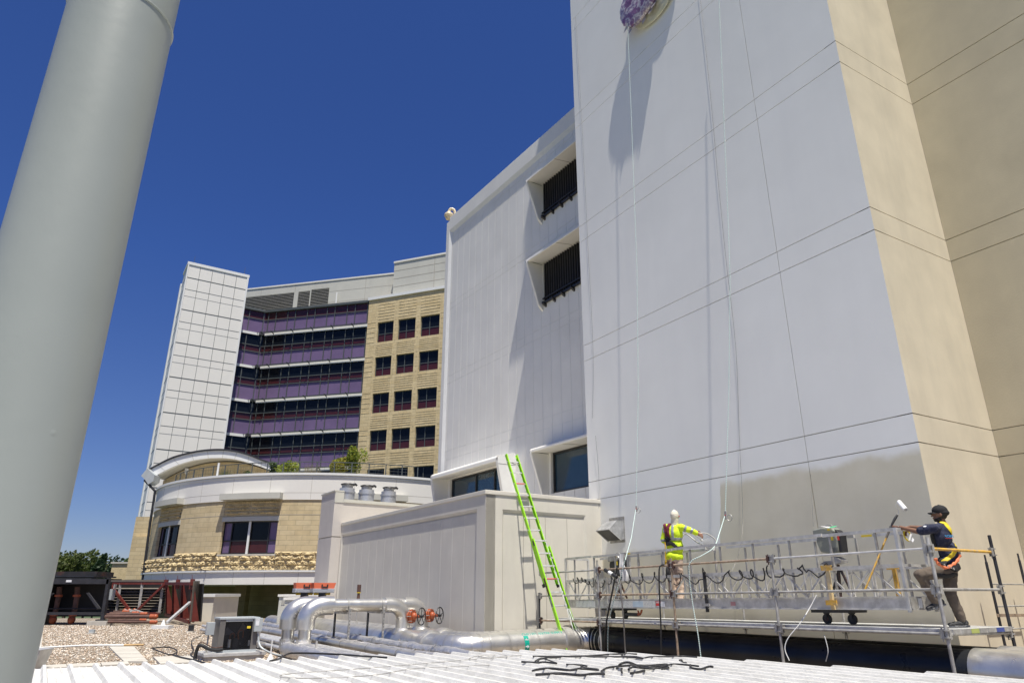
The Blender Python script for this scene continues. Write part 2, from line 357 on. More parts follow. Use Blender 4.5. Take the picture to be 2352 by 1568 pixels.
M['leafyellow'] = leaf_mat('yellow_green_leaves', (.13,.20,.02), (.24,.30,.03), (.36,.36,.04))
M['leafgold'] = leaf_mat('golden_leaves', (.22,.20,.02), (.32,.28,.04), (.25,.32,.04))
M['drygrass'] = leaf_mat('dry_grass', (.24,.17,.08), (.33,.24,.12), (.20,.22,.07))

# ---------------------------------------------------------------- ground, gravel, white ribbed roof
g = MB(); g.quad((-1500,-300,-16), (1500,-300,-16), (1500,2600,-16), (-1500,2600,-16))
struct(g.build('ground', mat('far_grass_ground', (.07,.10,.035), .9, var=.3, scale=.02, bs=0)))
# gravel bed on the lower roof: a slab of real thickness with loose stones on it
def gravel_mat():
    m, nt, b, N, L = _nt('river_gravel'); v = coords(nt, 'pos')
    vo = N.new('ShaderNodeTexVoronoi'); vo.inputs['Scale'].default_value = 22; L.new(v, vo.inputs['Vector'])
    sp = N.new('ShaderNodeSeparateXYZ'); L.new(vo.outputs['Color'], sp.inputs[0])
    col = ramp(nt, sp.outputs[0], [(0, (.26,.19,.13)), (.3, (.47,.38,.27)), (.65, (.60,.50,.38)), (1, (.70,.64,.55))])
    col = mix(nt, ramp(nt, vo.outputs['Distance'], [(.25,(0,0,0)),(.6,(.75,)*3)]), col, (.10,.075,.05))
    L.new(col, b.inputs['Base Color']); b.inputs['Roughness'].default_value = .85
    bump(nt, b, math_n(nt, 'MULTIPLY', vo.outputs['Distance'], -1.0), 1.0, .05); return m
M['gravel'] = gravel_mat()
g = MB(); g.box(-48, 12, 3, 43.2, ZG-.5, ZG); struct(g.build('gravel_roof', M['gravel']))
def stones():
    N_ = 62000
    X = rng.uniform(-24, 1, N_); Y = rng.uniform(11, 34, N_)
    k = (np.abs(X/Y + .43) < .33) & (X < -1.0) & ((X*.84+Y*.543) < 10.6+ (Y>26)*3) ; X, Y = X[k], Y[k]; n = len(X)
    base = np.array([(1,0,0),(-.5,.87,0),(-.5,-.87,0),(.2,0,1),(0,0,-1)], float)
    base = np.array([(1,0,.1),(.1,1,-.1),(-1,.1,.1),(0,-1,0),(.15,.1,.9),(0,0,-.9)], float)
    fc = np.array([(0,1,4),(1,2,4),(2,3,4),(3,0,4),(1,0,5),(2,1,5),(3,2,5),(0,3,5)])
    sc = rng.uniform(.013, .034, (n,1,1)) * (1+.3*rng.uniform(0,1,(n,1,1))); ax = np.stack([rng.uniform(.8,1.4,n), rng.uniform(.6,1,n), rng.uniform(.45,.8,n)],1)[:,None,:]
    V = base[None]*ax*sc*(1+rng.uniform(-.2,.2,(n,6,1)))
    a = rng.uniform(0,2*PI,n); ca, sa = np.cos(a)[:,None], np.sin(a)[:,None]
    V = np.stack([V[...,0]*ca-V[...,1]*sa + X[:,None], V[...,0]*sa+V[...,1]*ca + Y[:,None], V[...,2]+ZG+rng.uniform(0,.015,n)[:,None]], -1)
    F = fc[None]+6*np.arange(n)[:,None,None]
    me = bpy.data.meshes.new('gravel_stones'); me.vertices.add(n*6); me.vertices.foreach_set('co', V.reshape(-1).astype(np.float32))
    me.loops.add(n*24); me.loops.foreach_set('vertex_index', F.reshape(-1).astype(np.int32))
    me.polygons.add(n*8); me.polygons.foreach_set('loop_start', np.arange(0, n*24, 3, dtype=np.int32)); me.polygons.foreach_set('loop_total', np.full(n*8, 3, np.int32))
    me.update(calc_edges=True); me.validate()
    m, nt, b, NN, L = _nt('loose_stones'); gg = NN.new('ShaderNodeNewGeometry')
    L.new(ramp(nt, gg.outputs['Random Per Island'], [(0,(.27,.18,.12)),(.25,(.46,.36,.26)),(.5,(.56,.46,.36)),(.8,(.66,.58,.47)),(1,(.76,.72,.65))]), b.inputs['Base Color']); b.inputs['Roughness'].default_value=.8
    me.materials.append(m); o = bpy.data.objects.new('gravel_stones', me); COL.objects.link(o)
    tag(o, 'loose pale river gravel spread over the lower roof', 'gravel', kind='stuff')
stones()
# white ribbed metal roof we stand on: ribs along the tower direction, far edge oblique
E57, R33 = D2, DL
def roof():
    b = MB(); edge = [(-3.5, 12.75), (0.11, 12.1), (7.9, 10.58), (8.85, 7.6), (9.35, 5.6), (9.8, 4.14), (10.7, .8), (11.2, -3)]
    def rmax(e):
        for (a, r1), (c, r2) in zip(edge, edge[1:]):
            if e <= c: return r1 + (r2-r1)*(e-a)/(c-a)
        return edge[-1][1]
    prof = [(0, 0), (.02, .05), (.056, .05), (.076, 0), (.135, 0), (.143, .008), (.155, .008), (.163, 0), (.217, 0), (.225, .008), (.237, .008), (.245, 0)]
    cols = []; e = -3.42
    while e < 10.9:
        for de, h in prof: cols.append((e+de, h))
        e += .3
    V = []; F_ = []
    for e, h in cols:
        rm = rmax(e) if e <= edge[-1][0] else -3
        nseg = 24
        for k in range(nseg+1):
            r = -3.2 + (rm+3.2)*k/nseg
            wob = .004*noise.noise(Vector((e*3, r*1.2, 0)))
            p = E57*e + R33*r; V.append((p.x, p.y, ZR+h-.03+wob))
        p = E57*e + R33*rm; V.append((p.x, p.y, ZR-.10 if h < .02 else ZR-.06))
    m = nseg+2
    for i in range(len(cols)-1):
        for k in range(nseg+1): F_.append((i*m+k, (i+1)*m+k, (i+1)*m+k+1, i*m+k+1))
    b.add(V, F_); return b
struct(roof().build('metal_roof', M['whiteroof']))
# fascia and structure under the roof sheet
b = MB()
pe = [E57*e + R33*r for e, r in [(-3.4,12.68),(0.11,12.05),(7.85,10.52),(8.8,7.55),(9.3,5.55),(9.75,4.1),(10.6,.8),(10.9,-3),(-3.4,-3)]]
b.prism([(p.x,p.y,ZR-.5) for p in pe], (0,0,.42)); struct(b.build('roof_edge_beam', M['whitetrim']))

# ---------------------------------------------------------------- concrete tower
tower = thing('concrete_tower', TW(5, -2, ZG), 'tall windowless concrete tower repainted pale grey, old tan paint low down', 'tower')
b = MB()
LV = [-6]
for z_ in (2.56, 3.1, 6.94, 7.47, 11.23, 11.83, 15.91, 16.46, 20.41, 20.96): LV += [z_-.009, z_+.009]
LV += [34]
def slab(b, F, t0, t1, th, vj=()):
    """wall panels with recessed joints between the level pairs and at vertical joint positions"""
    cut = [t0] + [x for j in vj for x in (j-.008, j+.008)] + [t1]
    for i in range(0, len(LV)-1, 2):
        for k in range(0, len(cut)-1, 2): b.fbox(F, cut[k], cut[k+1], -th, 0, LV[i], LV[i+1])
slab(b, TW, .004, 9.93, .3, (2.33,))
b.build('front_wall', M['tower'], tower)
b = MB(); slab(b, RT, .004, 2.83, .3); b.build('return_wall', M['tan'], tower)
S3 = Frame(RT(2.83, 0, 0), -30.8)   # third face, running towards us from the inner corner
b = MB(); slab(b, S3, -9, -.004, .3); b.build('side_wall', M['tan_dark'], tower)
b = MB(); b.fbox(TW, .1, 9.9, -.5, -.035, -6, 33.9); b.fbox(RT, .1, 2.7, -.5, -.03, -6, 33.9); b.fbox(S3, -9, -.1, -.5, -.03, -6, 33.9)
b.fbox(TW, 9.4, 9.9, -2.2, -.5, -6, 33.9)
b.build('joint_backing', M['joint'], tower)
b = MB(); b.fbox(TW, .1, 9.9, -6, -.5, -6, 33.8); b.build('tower_core', M['tan'], tower)
# ---------------------------------------------------------------- grey panel building with window hoods
pb = thing('panel_building', FA(7, 0, ZG), 'pale grey panelled wing with projecting hooded windows, just left of the tall tower', 'building')
def wall_with_holes(b, F, ts, zs, holes, th, gap=.012):
    for i in range(len(ts)-1):
        for j in range(len(zs)-1):
            t0, t1, z0, z1 = ts[i], ts[i+1], zs[j], zs[j+1]
            if any(h[0] < (t0+t1)/2 < h[1] and h[2] < (z0+z1)/2 < h[3] for h in holes): continue
            b.fbox(F, t0+gap/2, t1-gap/2, -th, 0, z0+gap/2, z1-gap/2)
VJ = [13.01-.612*k for k in range(22)]
HOLES = [(.9, 4.84, 15.17, 16.9), (.9, 4.88, 11.13, 13.03), (.9, 4.6, 3.42, 4.95), (7.13, 12.5, 2.6, 4.95)]
ts = sorted(set([round(x, 3) for x in VJ + [13.25, .9, 4.84, 4.88, 4.6, 7.13, 12.5]]), reverse=False)
ts = [-.5] + [t for t in ts if t > -.4]
zs = [-3, 2.6, 3.42, 4.95, 5.92, 6.35, 9.76, 10.14, 11.13, 13.03, 13.80, 14.13, 15.17, 16.9, 17.52, 18.05, 18.5]
b = MB()
def pwall():
    zj = [5.92, 6.35, 9.76, 10.14, 13.80, 14.13, 17.52, 18.05, 18.5]; 
    for i in range(len(ts)-1):
        for j in range(len(zs)-1):
            t0, t1, z0, z1 = ts[i], ts[i+1], zs[j], zs[j+1]
            if any(h[0]-.01 < (t0+t1)/2 < h[1]+.01 and h[2]-.01 < (z0+z1)/2 < h[3]+.01 for h in HOLES): continue
            g0 = .012 if any(abs(t0-v) < .004 for v in VJ) else 0; g1 = .012 if any(abs(t1-v) < .004 for v in VJ) else 0
            h0 = .009 if z0 in zj else 0; h1 = .009 if z1 in zj else 0
            b.fbox(FA, t0+g0, t1-g1, -.25, 0, z0+h0, z1-h1)
pwall(); b.build('wall', M['greypanel'], pb)
b = MB()
for a0, a1, z0, z1 in [(-.5,13.2,-3,2.6), (-.5,13.2,5.0,11.1), (-.5,13.2,13.1,15.1), (-.5,13.2,17,18.45), (4.95,13.2,11.1,13.1), (4.95,13.2,15.1,17), (5,7.05,2.6,5)]: b.fbox(FA, a0, a1, -.02-.2, -.012, z0, z1)
b.build('joint_backing', M['jointw'], pb)
# parapet band standing proud, edge pier, white edge strip, return side
b = MB(); b.fbox(FA, -.5, 13.3, -.3, .10, 18.52, 19.3); b.fbox(FA, 13.3, 13.62, -.3, .10, -3, 19.1); b.build('parapet', M['greypanel'], pb, bevel=.01)
b = MB(); b.prism([FA(-.5,.10,18.518), FA(-.5,.0,18.32), FA(-.5,0,18.518)], FA.d*13.8); b.build('parapet_drip', M['whiteedge'], pb)
b = MB(); b.prism([FA(13.3,.10,-3), FA(13.3,0,-3), FA(13.12,0,-3)], UP*21.5); b.build('edge_strip', M['whiteedge'], pb)
b = MB(); b.fbox(FA, -.5, 13.6, -9, -.31, -3, 18.9); b.build('core', M['greypanel'], pb)
def hood(tl, tr, zt, zb, P=.8, right_side=False, zslope=.14):
    """projecting head slab plus splayed side fin(s) around a recessed window"""
    b = MB()
    prof = [(0, zt), (P, zt-zslope), (P, zt-zslope+.09), (P-.05, zt-zslope+.14), (0, zt+.26)]
    b.prism([FA(tl+.02, p, z) for p, z in prof], FA.d*(tr-tl-.02))
    fin = [(0, zt+.26), (P-.05, zt-zslope+.14), (P, zt-zslope+.09), (P, zt-zslope-.05), (.22, zb-.05), (0, zb-.28)]
    b.prism([FA(tl+.02, p, z) for p, z in fin], FA.d*.11)
    if right_side: b.prism([FA(tr, p, z) for p, z in fin], FA.d*-.16)
    o = b.build('window_hood', M['greypanel'], pb, bevel=.02)
    j = MB(); j.fbox(FA, tl+.01, tl+.19, .02, P-.02, zt-zslope*.6-.01, zt-zslope*.6+.004); j.build('hood_joint', M['joint_dark'], o)
    j = MB(); j.obox(FA((tl+tr)/2, 0, zt-.012), FA.d*.015, FA.n*(P)+UP*(-zslope), UP*.012)
    j.build('soffit_joint', M['joint'], o); return o
def shifted_hood(tl, tr, zt, zb, **k): return hood(tl, tr, zt, zb, **k)
hood(4.84, .9, 16.9, 15.17); hood(4.88, .9, 13.03, 11.13); hood(4.6+.12, .9, 4.95, 3.2, zslope=.05)
def louver(zt, zb, tl, tr):
    b = MB(); b.fbox(FA, tr, tl, -.5, -.42, zb, zt); o = b.build('louver_screen', M['black'], pb)
    b = MB(); t = tl-.06
    while t > tr+.1: b.obox(FA(t, .0, zb-.02), FA.d*-.04+FA.n*-.2, FA.d*-.05+FA.n*.01, UP*(zt-zb)); t -= .155
    b.build('louver_blade', M['black'], o)['kind'] = 'stuff'
    b = MB(); b.fbox(FA, tr, tl, .02, .10, zb-.1, zb-.02); b.fbox(FA, tr, tl, .02, .07, zb+.12, zb+.17)
    t = tl-.12
    while t > tr: b.prism([FA(t, -.1, zb-.1), FA(t, .2, zb-.06), FA(t, .2, zb-.14), FA(t, -.1, zb-.32)], FA.d*-.08); t -= .62
    b.build('louver_bracket', M['black'], o)
louver(16.88, 15.25, 4.82, .9); louver(13.0, 11.22, 4.86, .9)
# two big windows low down
def bigwin(tl, tr, zb, zt, mulls, p=-.12, rails=()):
    b = MB()
    for a0, a1, z0, z1 in [(tr, tl, zb, zb+.07), (tr, tl, zt-.07, zt), (tr, tr+.07, zb+.07, zt-.07), (tl-.07, tl, zb+.07, zt-.07)] + [(m-.035, m+.035, zb+.07, zt-.07) for m in mulls]: b.fbox(FA, a0, a1, p-.08, p+.03, z0, z1)
    for m0, m1, z in rails: b.fbox(FA, m0, m1, p-.08, p+.03, z-.03, z+.03)
    fr = b.build('window', M['black'], pb)
    b = MB(); b.fbox(FA, tr+.05, tl-.05, p-.05, p-.03, zb+.05, zt-.05); b.build('pane', M['glassblue'], fr)
    b = MB(); b.fbox(FA, tr-.1, tl+.1, -2, -1.9, zb-.1, zt+.1); b.build('room_back', M['black'], fr)
bigwin(4.58, .9, 3.42, 4.94, []); bigwin(12.48, 7.15, 2.6, 4.93, [10.3, 8.75], rails=[(10.3, 12.48, 3.75)])
# left low window is set in a deep bay with a white side
b = MB()
prof = [(0, 5.0), (.85, 4.97-.06), (.85, 5.07), (.78, 5.15), (0, 5.32)]
b.prism([FA(12.9, p, z) for p, z in prof], FA.d*(6.98-12.9))
for t, w in ((12.9, -.16), (6.98, .18)):
    b.prism([FA(t, p, z) for p, z in [(0, 5.32), (.78, 5.15), (.85, 5.07), (.85, 4.85), (.25, 2.0), (0, 1.8)]], FA.d*w)
hb = b.build('window_hood', M['greypanel'], pb, bevel=.03)
b = MB(); b.prism([FA(6.977, p, z) for p, z in [(0.002, 5.3), (.78, 5.13), (.85, 5.05), (.85, 4.85), (.25, 2.0), (0.002, 1.8)]], FA.d*-.004); b.build('hood_side', M['whiteedge'], hb)
b = MB(); b.fbox(FA, 6.968, 6.974, .02, .84, 4.80, 4.815); b.build('hood_joint', M['joint_dark'], hb)

# ---------------------------------------------------------------- concrete annex in front
an = thing('concrete_annex', AL(5, -2, ZG), 'low cream concrete annex with grooved panels, at the foot of the tall tower', 'building')
b = MB()
def frame_wall(F, t0, t1, ztop, zbot, fl, fr, ft, grooves, mat_, m2, zpan):
    """flush border with a bevelled edge round a sunk grooved panel"""
    b = MB(); d = .04
    b.fbox(F, t0, fl, -.3, 0, zbot, ztop); b.fbox(F, fr, t1, -.3, 0, zbot, ztop); b.fbox(F, fl, fr, -.3, 0, ft, ztop)
    bev = .07
    b.prism([F(fl, 0, ft), F(fl, -d, ft-bev), F(fl, -d, ft)], F.d*(fr-fl))
    b.prism([F(fl, 0, zbot), F(fl+bev*.7, -d, zbot), F(fl, -d, zbot)], UP*(ft-zbot))
    b.prism([F(fr, 0, zbot), F(fr-bev*.7, -d, zbot), F(fr, -d, zbot)], UP*(ft-zbot))
    b.build('wall', mat_, an)
    b = MB(); gs = [fl] + list(grooves) + [fr]
    for a0, a1 in zip(gs, gs[1:]): b.fbox(F, a0+.008, a1-.008, -.3, -d, zbot, zpan)
    b.fbox(F, fl, fr, -.3, -d-.02, zpan, ft)
    b.fbox(F, fl, fr, -.32, -d-.015, zbot, zpan-.01)
    b.build('wall_panel', m2, an)
    b = MB()
    for g_ in grooves: b.fbox(F, g_-.009, g_+.009, -d-.014, -d-.006, zbot, zpan)
    b.build('caulk_line', M['jointw'] if F is AL else M['joint'], an)
frame_wall(AL, 0.0, 11.2, 2.42, -2, .46, 10.85, 2.08, [.5+.685*k for k in range(1, 15)], M['creamgrey'], M['creamgrey'], 1.97)
frame_wall(AR, 0.004, 3.9, 2.42, -2, .52, 3.33, 2.06, [1.21, 1.94, 2.68], M['cream'], M['cream'], 1.93)
b = MB(); c0 = AL(0, .06, 2.42); 
b.fbox(AL, -.03, 11.25, -.35, .03, 2.42, 2.53); b.fbox(AR, .33, 3.95, -.35, .03, 2.421, 2.531)
b.build('coping', M['cream'], an, bevel=.012)
b = MB(); b.fbox(AL, .3, 11.2, -5, -.31, -2, 2.3); b.build('annex_roof', M['cream'], an)
# ---------------------------------------------------------------- pinkish stucco box with three exhaust vents
PK = Frame((-6.96, 27.3, 0), 57.1, True); PL = Frame((-6.96, 27.3, 0), -32.9)
pk = thing('stucco_penthouse', PK(2, -1, ZG), 'pinkish stucco rooftop box with metal coping, behind the left end of the cream annex', 'building')
b = MB(); b.fbox(PK, 0, 6.0, -1.62, 0, -2, 1.98); b.fbox(PK, 0, 6.0, -1.62, 0, 2.02, 3.32); b.fbox(PK, 0, .34, -1.62, 0, 3.32, 3.72); b.fbox(PK, 5.2, 6.0, -1.62, -.4, 3.32, 3.55)
b.build('wall', M['pink'], pk)
b = MB(); b.fbox(PK, .02, 6, -1.6, -.02, 1.98, 2.02); b.build('reveal_joint', M['joint'], pk)
b = MB(); b.fbox(PK, -.03, .36, -1.66, .03, 3.72, 3.77); b.fbox(PK, .36, 5.2, -.2, .04, 3.32, 3.44); b.fbox(PK, .0, .36, 0.002, .02, 3.30, 3.72)
b.prism([PK(3.9, -.5, 3.4), PK(5.2, -.5, 3.4), PK(5.2, -.5, 3.75)], PK.n*-.5)
b.build('coping', M['beigepanel'], pk)
vp = [(.62, 3.34), (1.45, 3.3), (2.42, 3.25)]
def vent(i, s):
    c = PK(s, -.42, 3.34)
    v = thing('exhaust_vent', c, ['leftmost silver exhaust vent stack with a tilted black cap on the stucco box', 'middle silver exhaust vent stack with a tilted black cap on the stucco box', 'rightmost silver exhaust vent stack with a tilted black cap, white sticker on its side'][i], 'vent', 'exhaust vents on the stucco box')
    b = MB(); b.cyl(c, c+UP*.40, .31, .31, 28); b.cyl(c+UP*.40, c+UP*.46, .335, .335, 28); b.cyl(c+UP*.46, c+UP*.58, .30, .30, 28); b.build('body', M['silverpaint'], v, smooth=True)
    b = MB(); b.cyl(c+UP*.58, c+UP*.72, .22, .22, 24); b.build('neck', M['galv'], v, smooth=True)
    b = MB(); b.cyl(c+UP*.72, c+UP*.755, .26, .27, 24); b.cyl(c+UP*.755, c+UP*.78, .27, .2, 24)
    b.tube([c+UP*.74+D2*.2, c+UP*.78+D2*.33, c+UP*.73+D2*.4], [.06, .05, .04], 8); b.build('cap', M['black'], v, smooth=True)
    if i == 2:
        b = MB(); b.obox(c+D2*.06-UP*-.1+Vector((0,-.312,0)), D2*.09, UP*.15, (0,-.004,0)); b.build('sticker', M['whitelabel'], v)
for i, (s, z) in enumerate(vp): vent(i, s)

# ---------------------------------------------------------------- stone drum building
DC, DR = (-13.5, 58.5), 14.6
def dp(a, r, z): a = math.radians(a); return Vector((DC[0]+r*math.sin(a), DC[1]-r*math.cos(a), z))
M['ashlar'] = brick_mat('tan_ashlar', (.55,.44,.26), (.62,.51,.32), (.40,.33,.21), .95, .30, 'drum', c=DC, R=DR, msize=.012)
M['ashlarpos'] = brick_mat('tan_ashlar_flat', (.54,.43,.25), (.61,.50,.31), (.40,.33,.21), .95, .30, 'wall', F=Frame((0,60,0), 90), msize=.012)
M['roughstone'] = mat('split_face_stone', (.56,.45,.26), .95, var=.12, scale=2, bs=.5, bscale=12, bdist=.04)
dr = thing('stone_drum_building', dp(0, DR, ZG), 'curved tan stone building with white parapet band and rock-faced course', 'building')
def arc(b, a0, a1, r0, r1, z0, z1, step=2.0):
    n = max(1, int(round(abs(a1-a0)/step)))
    for r_, zz in (): pass
    vs = []
    for i in range(n+1):
        a = a0+(a1-a0)*i/n
        vs += [dp(a, r1, z0), dp(a, r1, z1), dp(a, r0, z1), dp(a, r0, z0)]
    fs = [(i*4+k, (i+1)*4+k, (i+1)*4+(k+1)%4, i*4+(k+1)%4) for i in range(n) for k in range(4)]
    fs += [(0,1,2,3), (n*4+3, n*4+2, n*4+1, n*4)]
    b.add(vs, fs); return b
WN = [(-48.8, -35.6), (-19.6, -4.4), (12, 26)]
b = MB(); edges = [-92]
for a0, a1 in WN: edges += [a0, a1]
edges.append(50)
for i in range(0, len(edges), 2): arc(b, edges[i], edges[i+1], DR-.5, DR, 2.1, 5.46)
for a0, a1 in WN: arc(b, a0, a1, DR-.5, DR-.03, 4.47, 5.44)
arc(b, -92, 50, DR-.5, DR-.03, 1.9, 2.1)
b.build('stone_wall', M['ashlar'], dr)
# dark reveal course
b = MB()
for a0, a1 in ((-92,-48.8), (-35.6,-19.6), (-4.4, 12)): arc(b, a0, a1, DR-.1, DR+.004, 4.53, 4.56)
b.build('reveal_joint', M['joint'], dr)
# rock-faced courses: displaced grid
def rough(a0, a1, z0, z1, rows, seed, amp=.13):
    b = MB(); na = int(abs(a1-a0)/180*PI*DR/.065); per = 7; nz = rows*per
    bw = .68; vs = []
    for j in range(nz+1):
        z = z0+(z1-z0)*j/nz; row = min(j//per, rows-1); fz = (j % per)/per if j < nz else 1
        for i in range(na+1):
            a = a0+(a1-a0)*i/na; s_ = math.radians(a)*DR; u = s_/bw + (row % 2)*.5; fu = u-math.floor(u)
            e = min(1, min(fu, 1-fu)*9)*min(1, min(fz, 1-fz)*4.5) if 0 < j < nz else 0
            q = noise.noise(Vector((s_*3.1, z*4, seed)))*.9+abs(noise.noise(Vector((s_*7, z*9, seed+3))))*1.1-.35+noise.noise(Vector((s_*16, z*18, seed+3)))*.35
            h = e*(amp*.75 + amp*q*1.1 + amp*.35*noise.noise(Vector((math.floor(u)*3.7, row*5.1, seed))))
            vs.append(dp(a, DR+max(-.02, h), z+ .03*noise.noise(Vector((s_*5, z*5, 9)))*(0<j<nz)))
    fs = [(j*(na+1)+i, j*(na+1)+i+1, (j+1)*(na+1)+i+1, (j+1)*(na+1)+i) for j in range(nz) for i in range(na)]
    b.add(vs, fs); return b
rough(-92, 20, 1.22, 2.1, 3, 1, .17).build('rough_course', M['roughstone'], dr)
for a0, a1 in ((-35.2,-20), (-4,10)): rough(a0, a1, 2.1, 2.32, 1, 5, .15).build('rough_course', M['roughstone'], dr)
for (a0, a1) in WN:
    mid = (a0+a1)/2
    for zz in (4.62, 4.84, 5.06, 5.28):
        for s0, s1 in ((a0+.3, mid-.3), (mid+.3, a1-.3)): rough(s0, s1, zz, zz+.1, 1, zz, .12).build('rib_course', M['roughstone'], dr)
    b = MB(); arc(b, a0-.2, a1+.2, DR-.05, DR+.04, 4.18, 4.46); b.build('lintel', M['beigepanel'], dr)
    b = MB(); arc(b, a0-.3, a1+.6, DR-.1, DR+.55, 5.48, 5.86); b.build('parapet_ledge', M['beigepanel'], dr)
    b = MB(); arc(b, a0-.3, a1+.3, DR-.1, DR+.06, 2.1, 2.2); b.build('sill', M['concrete'], dr)
    # windows
    f = MB(); w = a1-a0; ms = [a0, a0+w*.16, mid-.15, mid+.15, a1-w*.16, a1]
    for m_ in ms: arc(f, m_-.13, m_+.13, DR-.32, DR-.18, 2.2, 4.18)
    arc(f, a0, a1, DR-.32, DR-.18, 2.2, 2.28); arc(f, a0, a1, DR-.32, DR-.18, 4.10, 4.18); arc(f, a0, a1, DR-.32, DR-.19, 2.98, 3.05)
    fr = f.build('window', M['black'], dr)
    g_ = MB(); arc(g_, mid-.28, mid+.28, DR-.3, DR-.12, 2.2, 4.18); g_.build('centre_post', M['whitetrim'], fr)
    g_ = MB(); arc(g_, a0+w*.16, a1-w*.16, DR-.29, DR-.26, 3.02, 4.15); g_.build('pane', M['glassdark'], fr)
    g_ = MB(); arc(g_, a0+w*.16, a1-w*.16, DR-.29, DR-.26, 2.25, 3.0); g_.build('lower_pane', M['maroon'], fr)
    g_ = MB(); arc(g_, a0, a0+w*.16, DR-.29, DR-.26, 2.25, 4.15); arc(g_, a1-w*.16, a1, DR-.29, DR-.26, 2.25, 4.15); g_.build('side_pane', M['purple'], fr)
b = MB(); arc(b, -92, 50, DR-.4, DR+.06, 5.46, 7.0); b.build('parapet_band', M['whitepanel'], dr)
b = MB(); arc(b, -92, 50, DR-.5, DR+.16, 7.0, 7.14); arc(b, -92, 50, DR-.5, DR+.10, 6.86, 6.93); b.build('coping', M['whitetrim'], dr)
b = MB()
for k in range(-9, 5): a = k*10.4+3; arc(b, a, a+.07, DR, DR+.064, 5.5, 6.86, .1)
arc(b, -92, 50, DR, DR+.063, 5.88, 5.9); b.build('panel_seam', M['joint'], dr)
b = MB(); arc(b, -92, 40, DR-14, DR+.1, .42, 1.14); b.build('soffit_band', M['whitepanel'], dr)
b = MB(); arc(b, -92, 40, DR-.2, DR+.2, 1.14, 1.24); b.build('band_trim', M['whitetrim'], dr)
b = MB()
for k in range(-10, 6): a = k*8.1+2; arc(b, a, a+.07, DR, DR+.104, .44, 1.12, .1)
b.build('band_seam', M['joint'], dr)
M['ashlar_shaded'] = brick_mat('tan_ashlar_shade_tinted', (.30,.235,.13), (.34,.27,.155), (.22,.18,.11), .95, .30, 'wall', F=Frame((0,60,0), 90))  # darkened copy of the drum ashlar, overhang shade put into its colours
b = MB(); arc(b, -92, 50, DR-7, DR-6.5, -3, .42); b.box(-31, -12, 57.5, 58, -3, .5); b.box(-19.2, -18.4, 50.3, 51.1, -3, .42); b.box(-11.6,-10.8, 49.5,50.3,-3,.42); b.build('recessed_wall', M['ashlar_shaded'], dr)
b = MB(); arc(b, -92, 50, 0.5, DR-.4, 6.2, 6.4, 6); b.build('terrace', M['concrete'], dr)
# barrel-roofed pavilion on the drum terrace and its side pier
pv = thing('arched_pavilion', atY(480, 1110, 54), 'barrel-roofed stone pavilion with a white arched fascia, rising behind the drum terrace railing', 'building')
YB = 50.5
outer = [(318,1092),(340,1080),(372,1064),(408,1052),(450,1043),(498,1037.5),(540,1037),(580,1043),(605,1052),(628,1065)]
outer = [((550+x/3.92)/1.7415, (1650+y/3.92)/1.7415) for x, y in [(180,905),(330,825),(560,715),(850,637),(1100,600),(1350,594),(1560,622),(1750,675),(1950,755),(2100,805)]]
inner = [((550+x/3.92)/1.7415, (1650+y/3.92)/1.7415) for x, y in [(240,1010),(430,905),(650,810),(880,745),(1110,713),(1330,708),(1520,727),(1730,778),(1930,843),(2090,905)]]
so = spline([atY(x, y, YB) for x, y in outer], 4); si = spline([atY(x, y, YB) for x, y in inner], 4)
def ribbon(b, A, B, dy):
    n = len(A); vs = []
    for p, q in zip(A, B): vs += [p, q, q+Vector((0,dy,0)), p+Vector((0,dy,0))]
    b.add(vs, [(i*4+k, (i+1)*4+k, (i+1)*4+(k+1)%4, i*4+(k+1)%4) for i in range(n-1) for k in range(4)] + [(0,1,2,3), ((n-1)*4+3,(n-1)*4+2,(n-1)*4+1,(n-1)*4)])
b = MB(); ribbon(b, so, si, .3); b.build('fascia', M['whitetrim'], pv, smooth=True, sangle=50)
b = MB(); ribbon(b, [p+Vector((0,-.1,.12)) for p in so], [p+Vector((0,-.1,.0)) for p in so], 9); b.build('roof', M['darksteel'], pv)
sw = [p+Vector((0,.3,0)) for p in si]
b = MB(); vs = []
for p in sw: vs += [p, p+Vector((0,5.9,.3))]
b.add(vs, [(i*2, i*2+1, i*2+3, i*2+2) for i in range(len(sw)-1)]); b.build('soffit', M['beigepanel'], pv)
wl = atY(352, 1095, YB+1.6); wr = atY(592, 1095, YB+1.6)
top = [p + Vector((0, 1.6, -.02)) for p in si if wl.x-.2 < p.x < wr.x+.6]
b = MB(); b.prism([Vector((top[0].x, YB+1.6, 2))] + [Vector((p.x, YB+1.6, p.z)) for p in top] + [Vector((top[-1].x, YB+1.6, 2))], (0, 5, 0)); b.build('wall', M['ashlarpos'], pv)
for k in range(4, len(so)-2, 4): b = MB(); b.obox(si[k]+Vector((-.02,-.01,0)), so[k]-si[k], (.04,0,0), (0,.008,0)); b.build('fascia_seam', M['beigepanel'], pv)
# conductor head and downpipe at its left end
dpipe = thing('rainwater_pipe', atY(345, 1130, 50), 'dark downpipe with a boxy collector head at the left end of the arched fascia', 'downpipe')
b = MB(); c = [atY(x, y, 49.9) for x, y in [(324,1092),(338,1075),(355,1090),(352,1104),(340,1112),(333,1101)]]; b.prism(c, (0, .9, 0)); b.build('collector_head', M['lightgrey'], dpipe)
b = MB(); b.tube([atY(x, y, 50.1) for x, y in [(332,1102),(338,1108),(356,1127),(353,1150),(345,1200),(337,1260),(328,1330),(320,1400)]], .09, 8); b.build('pipe', M['black'], dpipe, smooth=True)
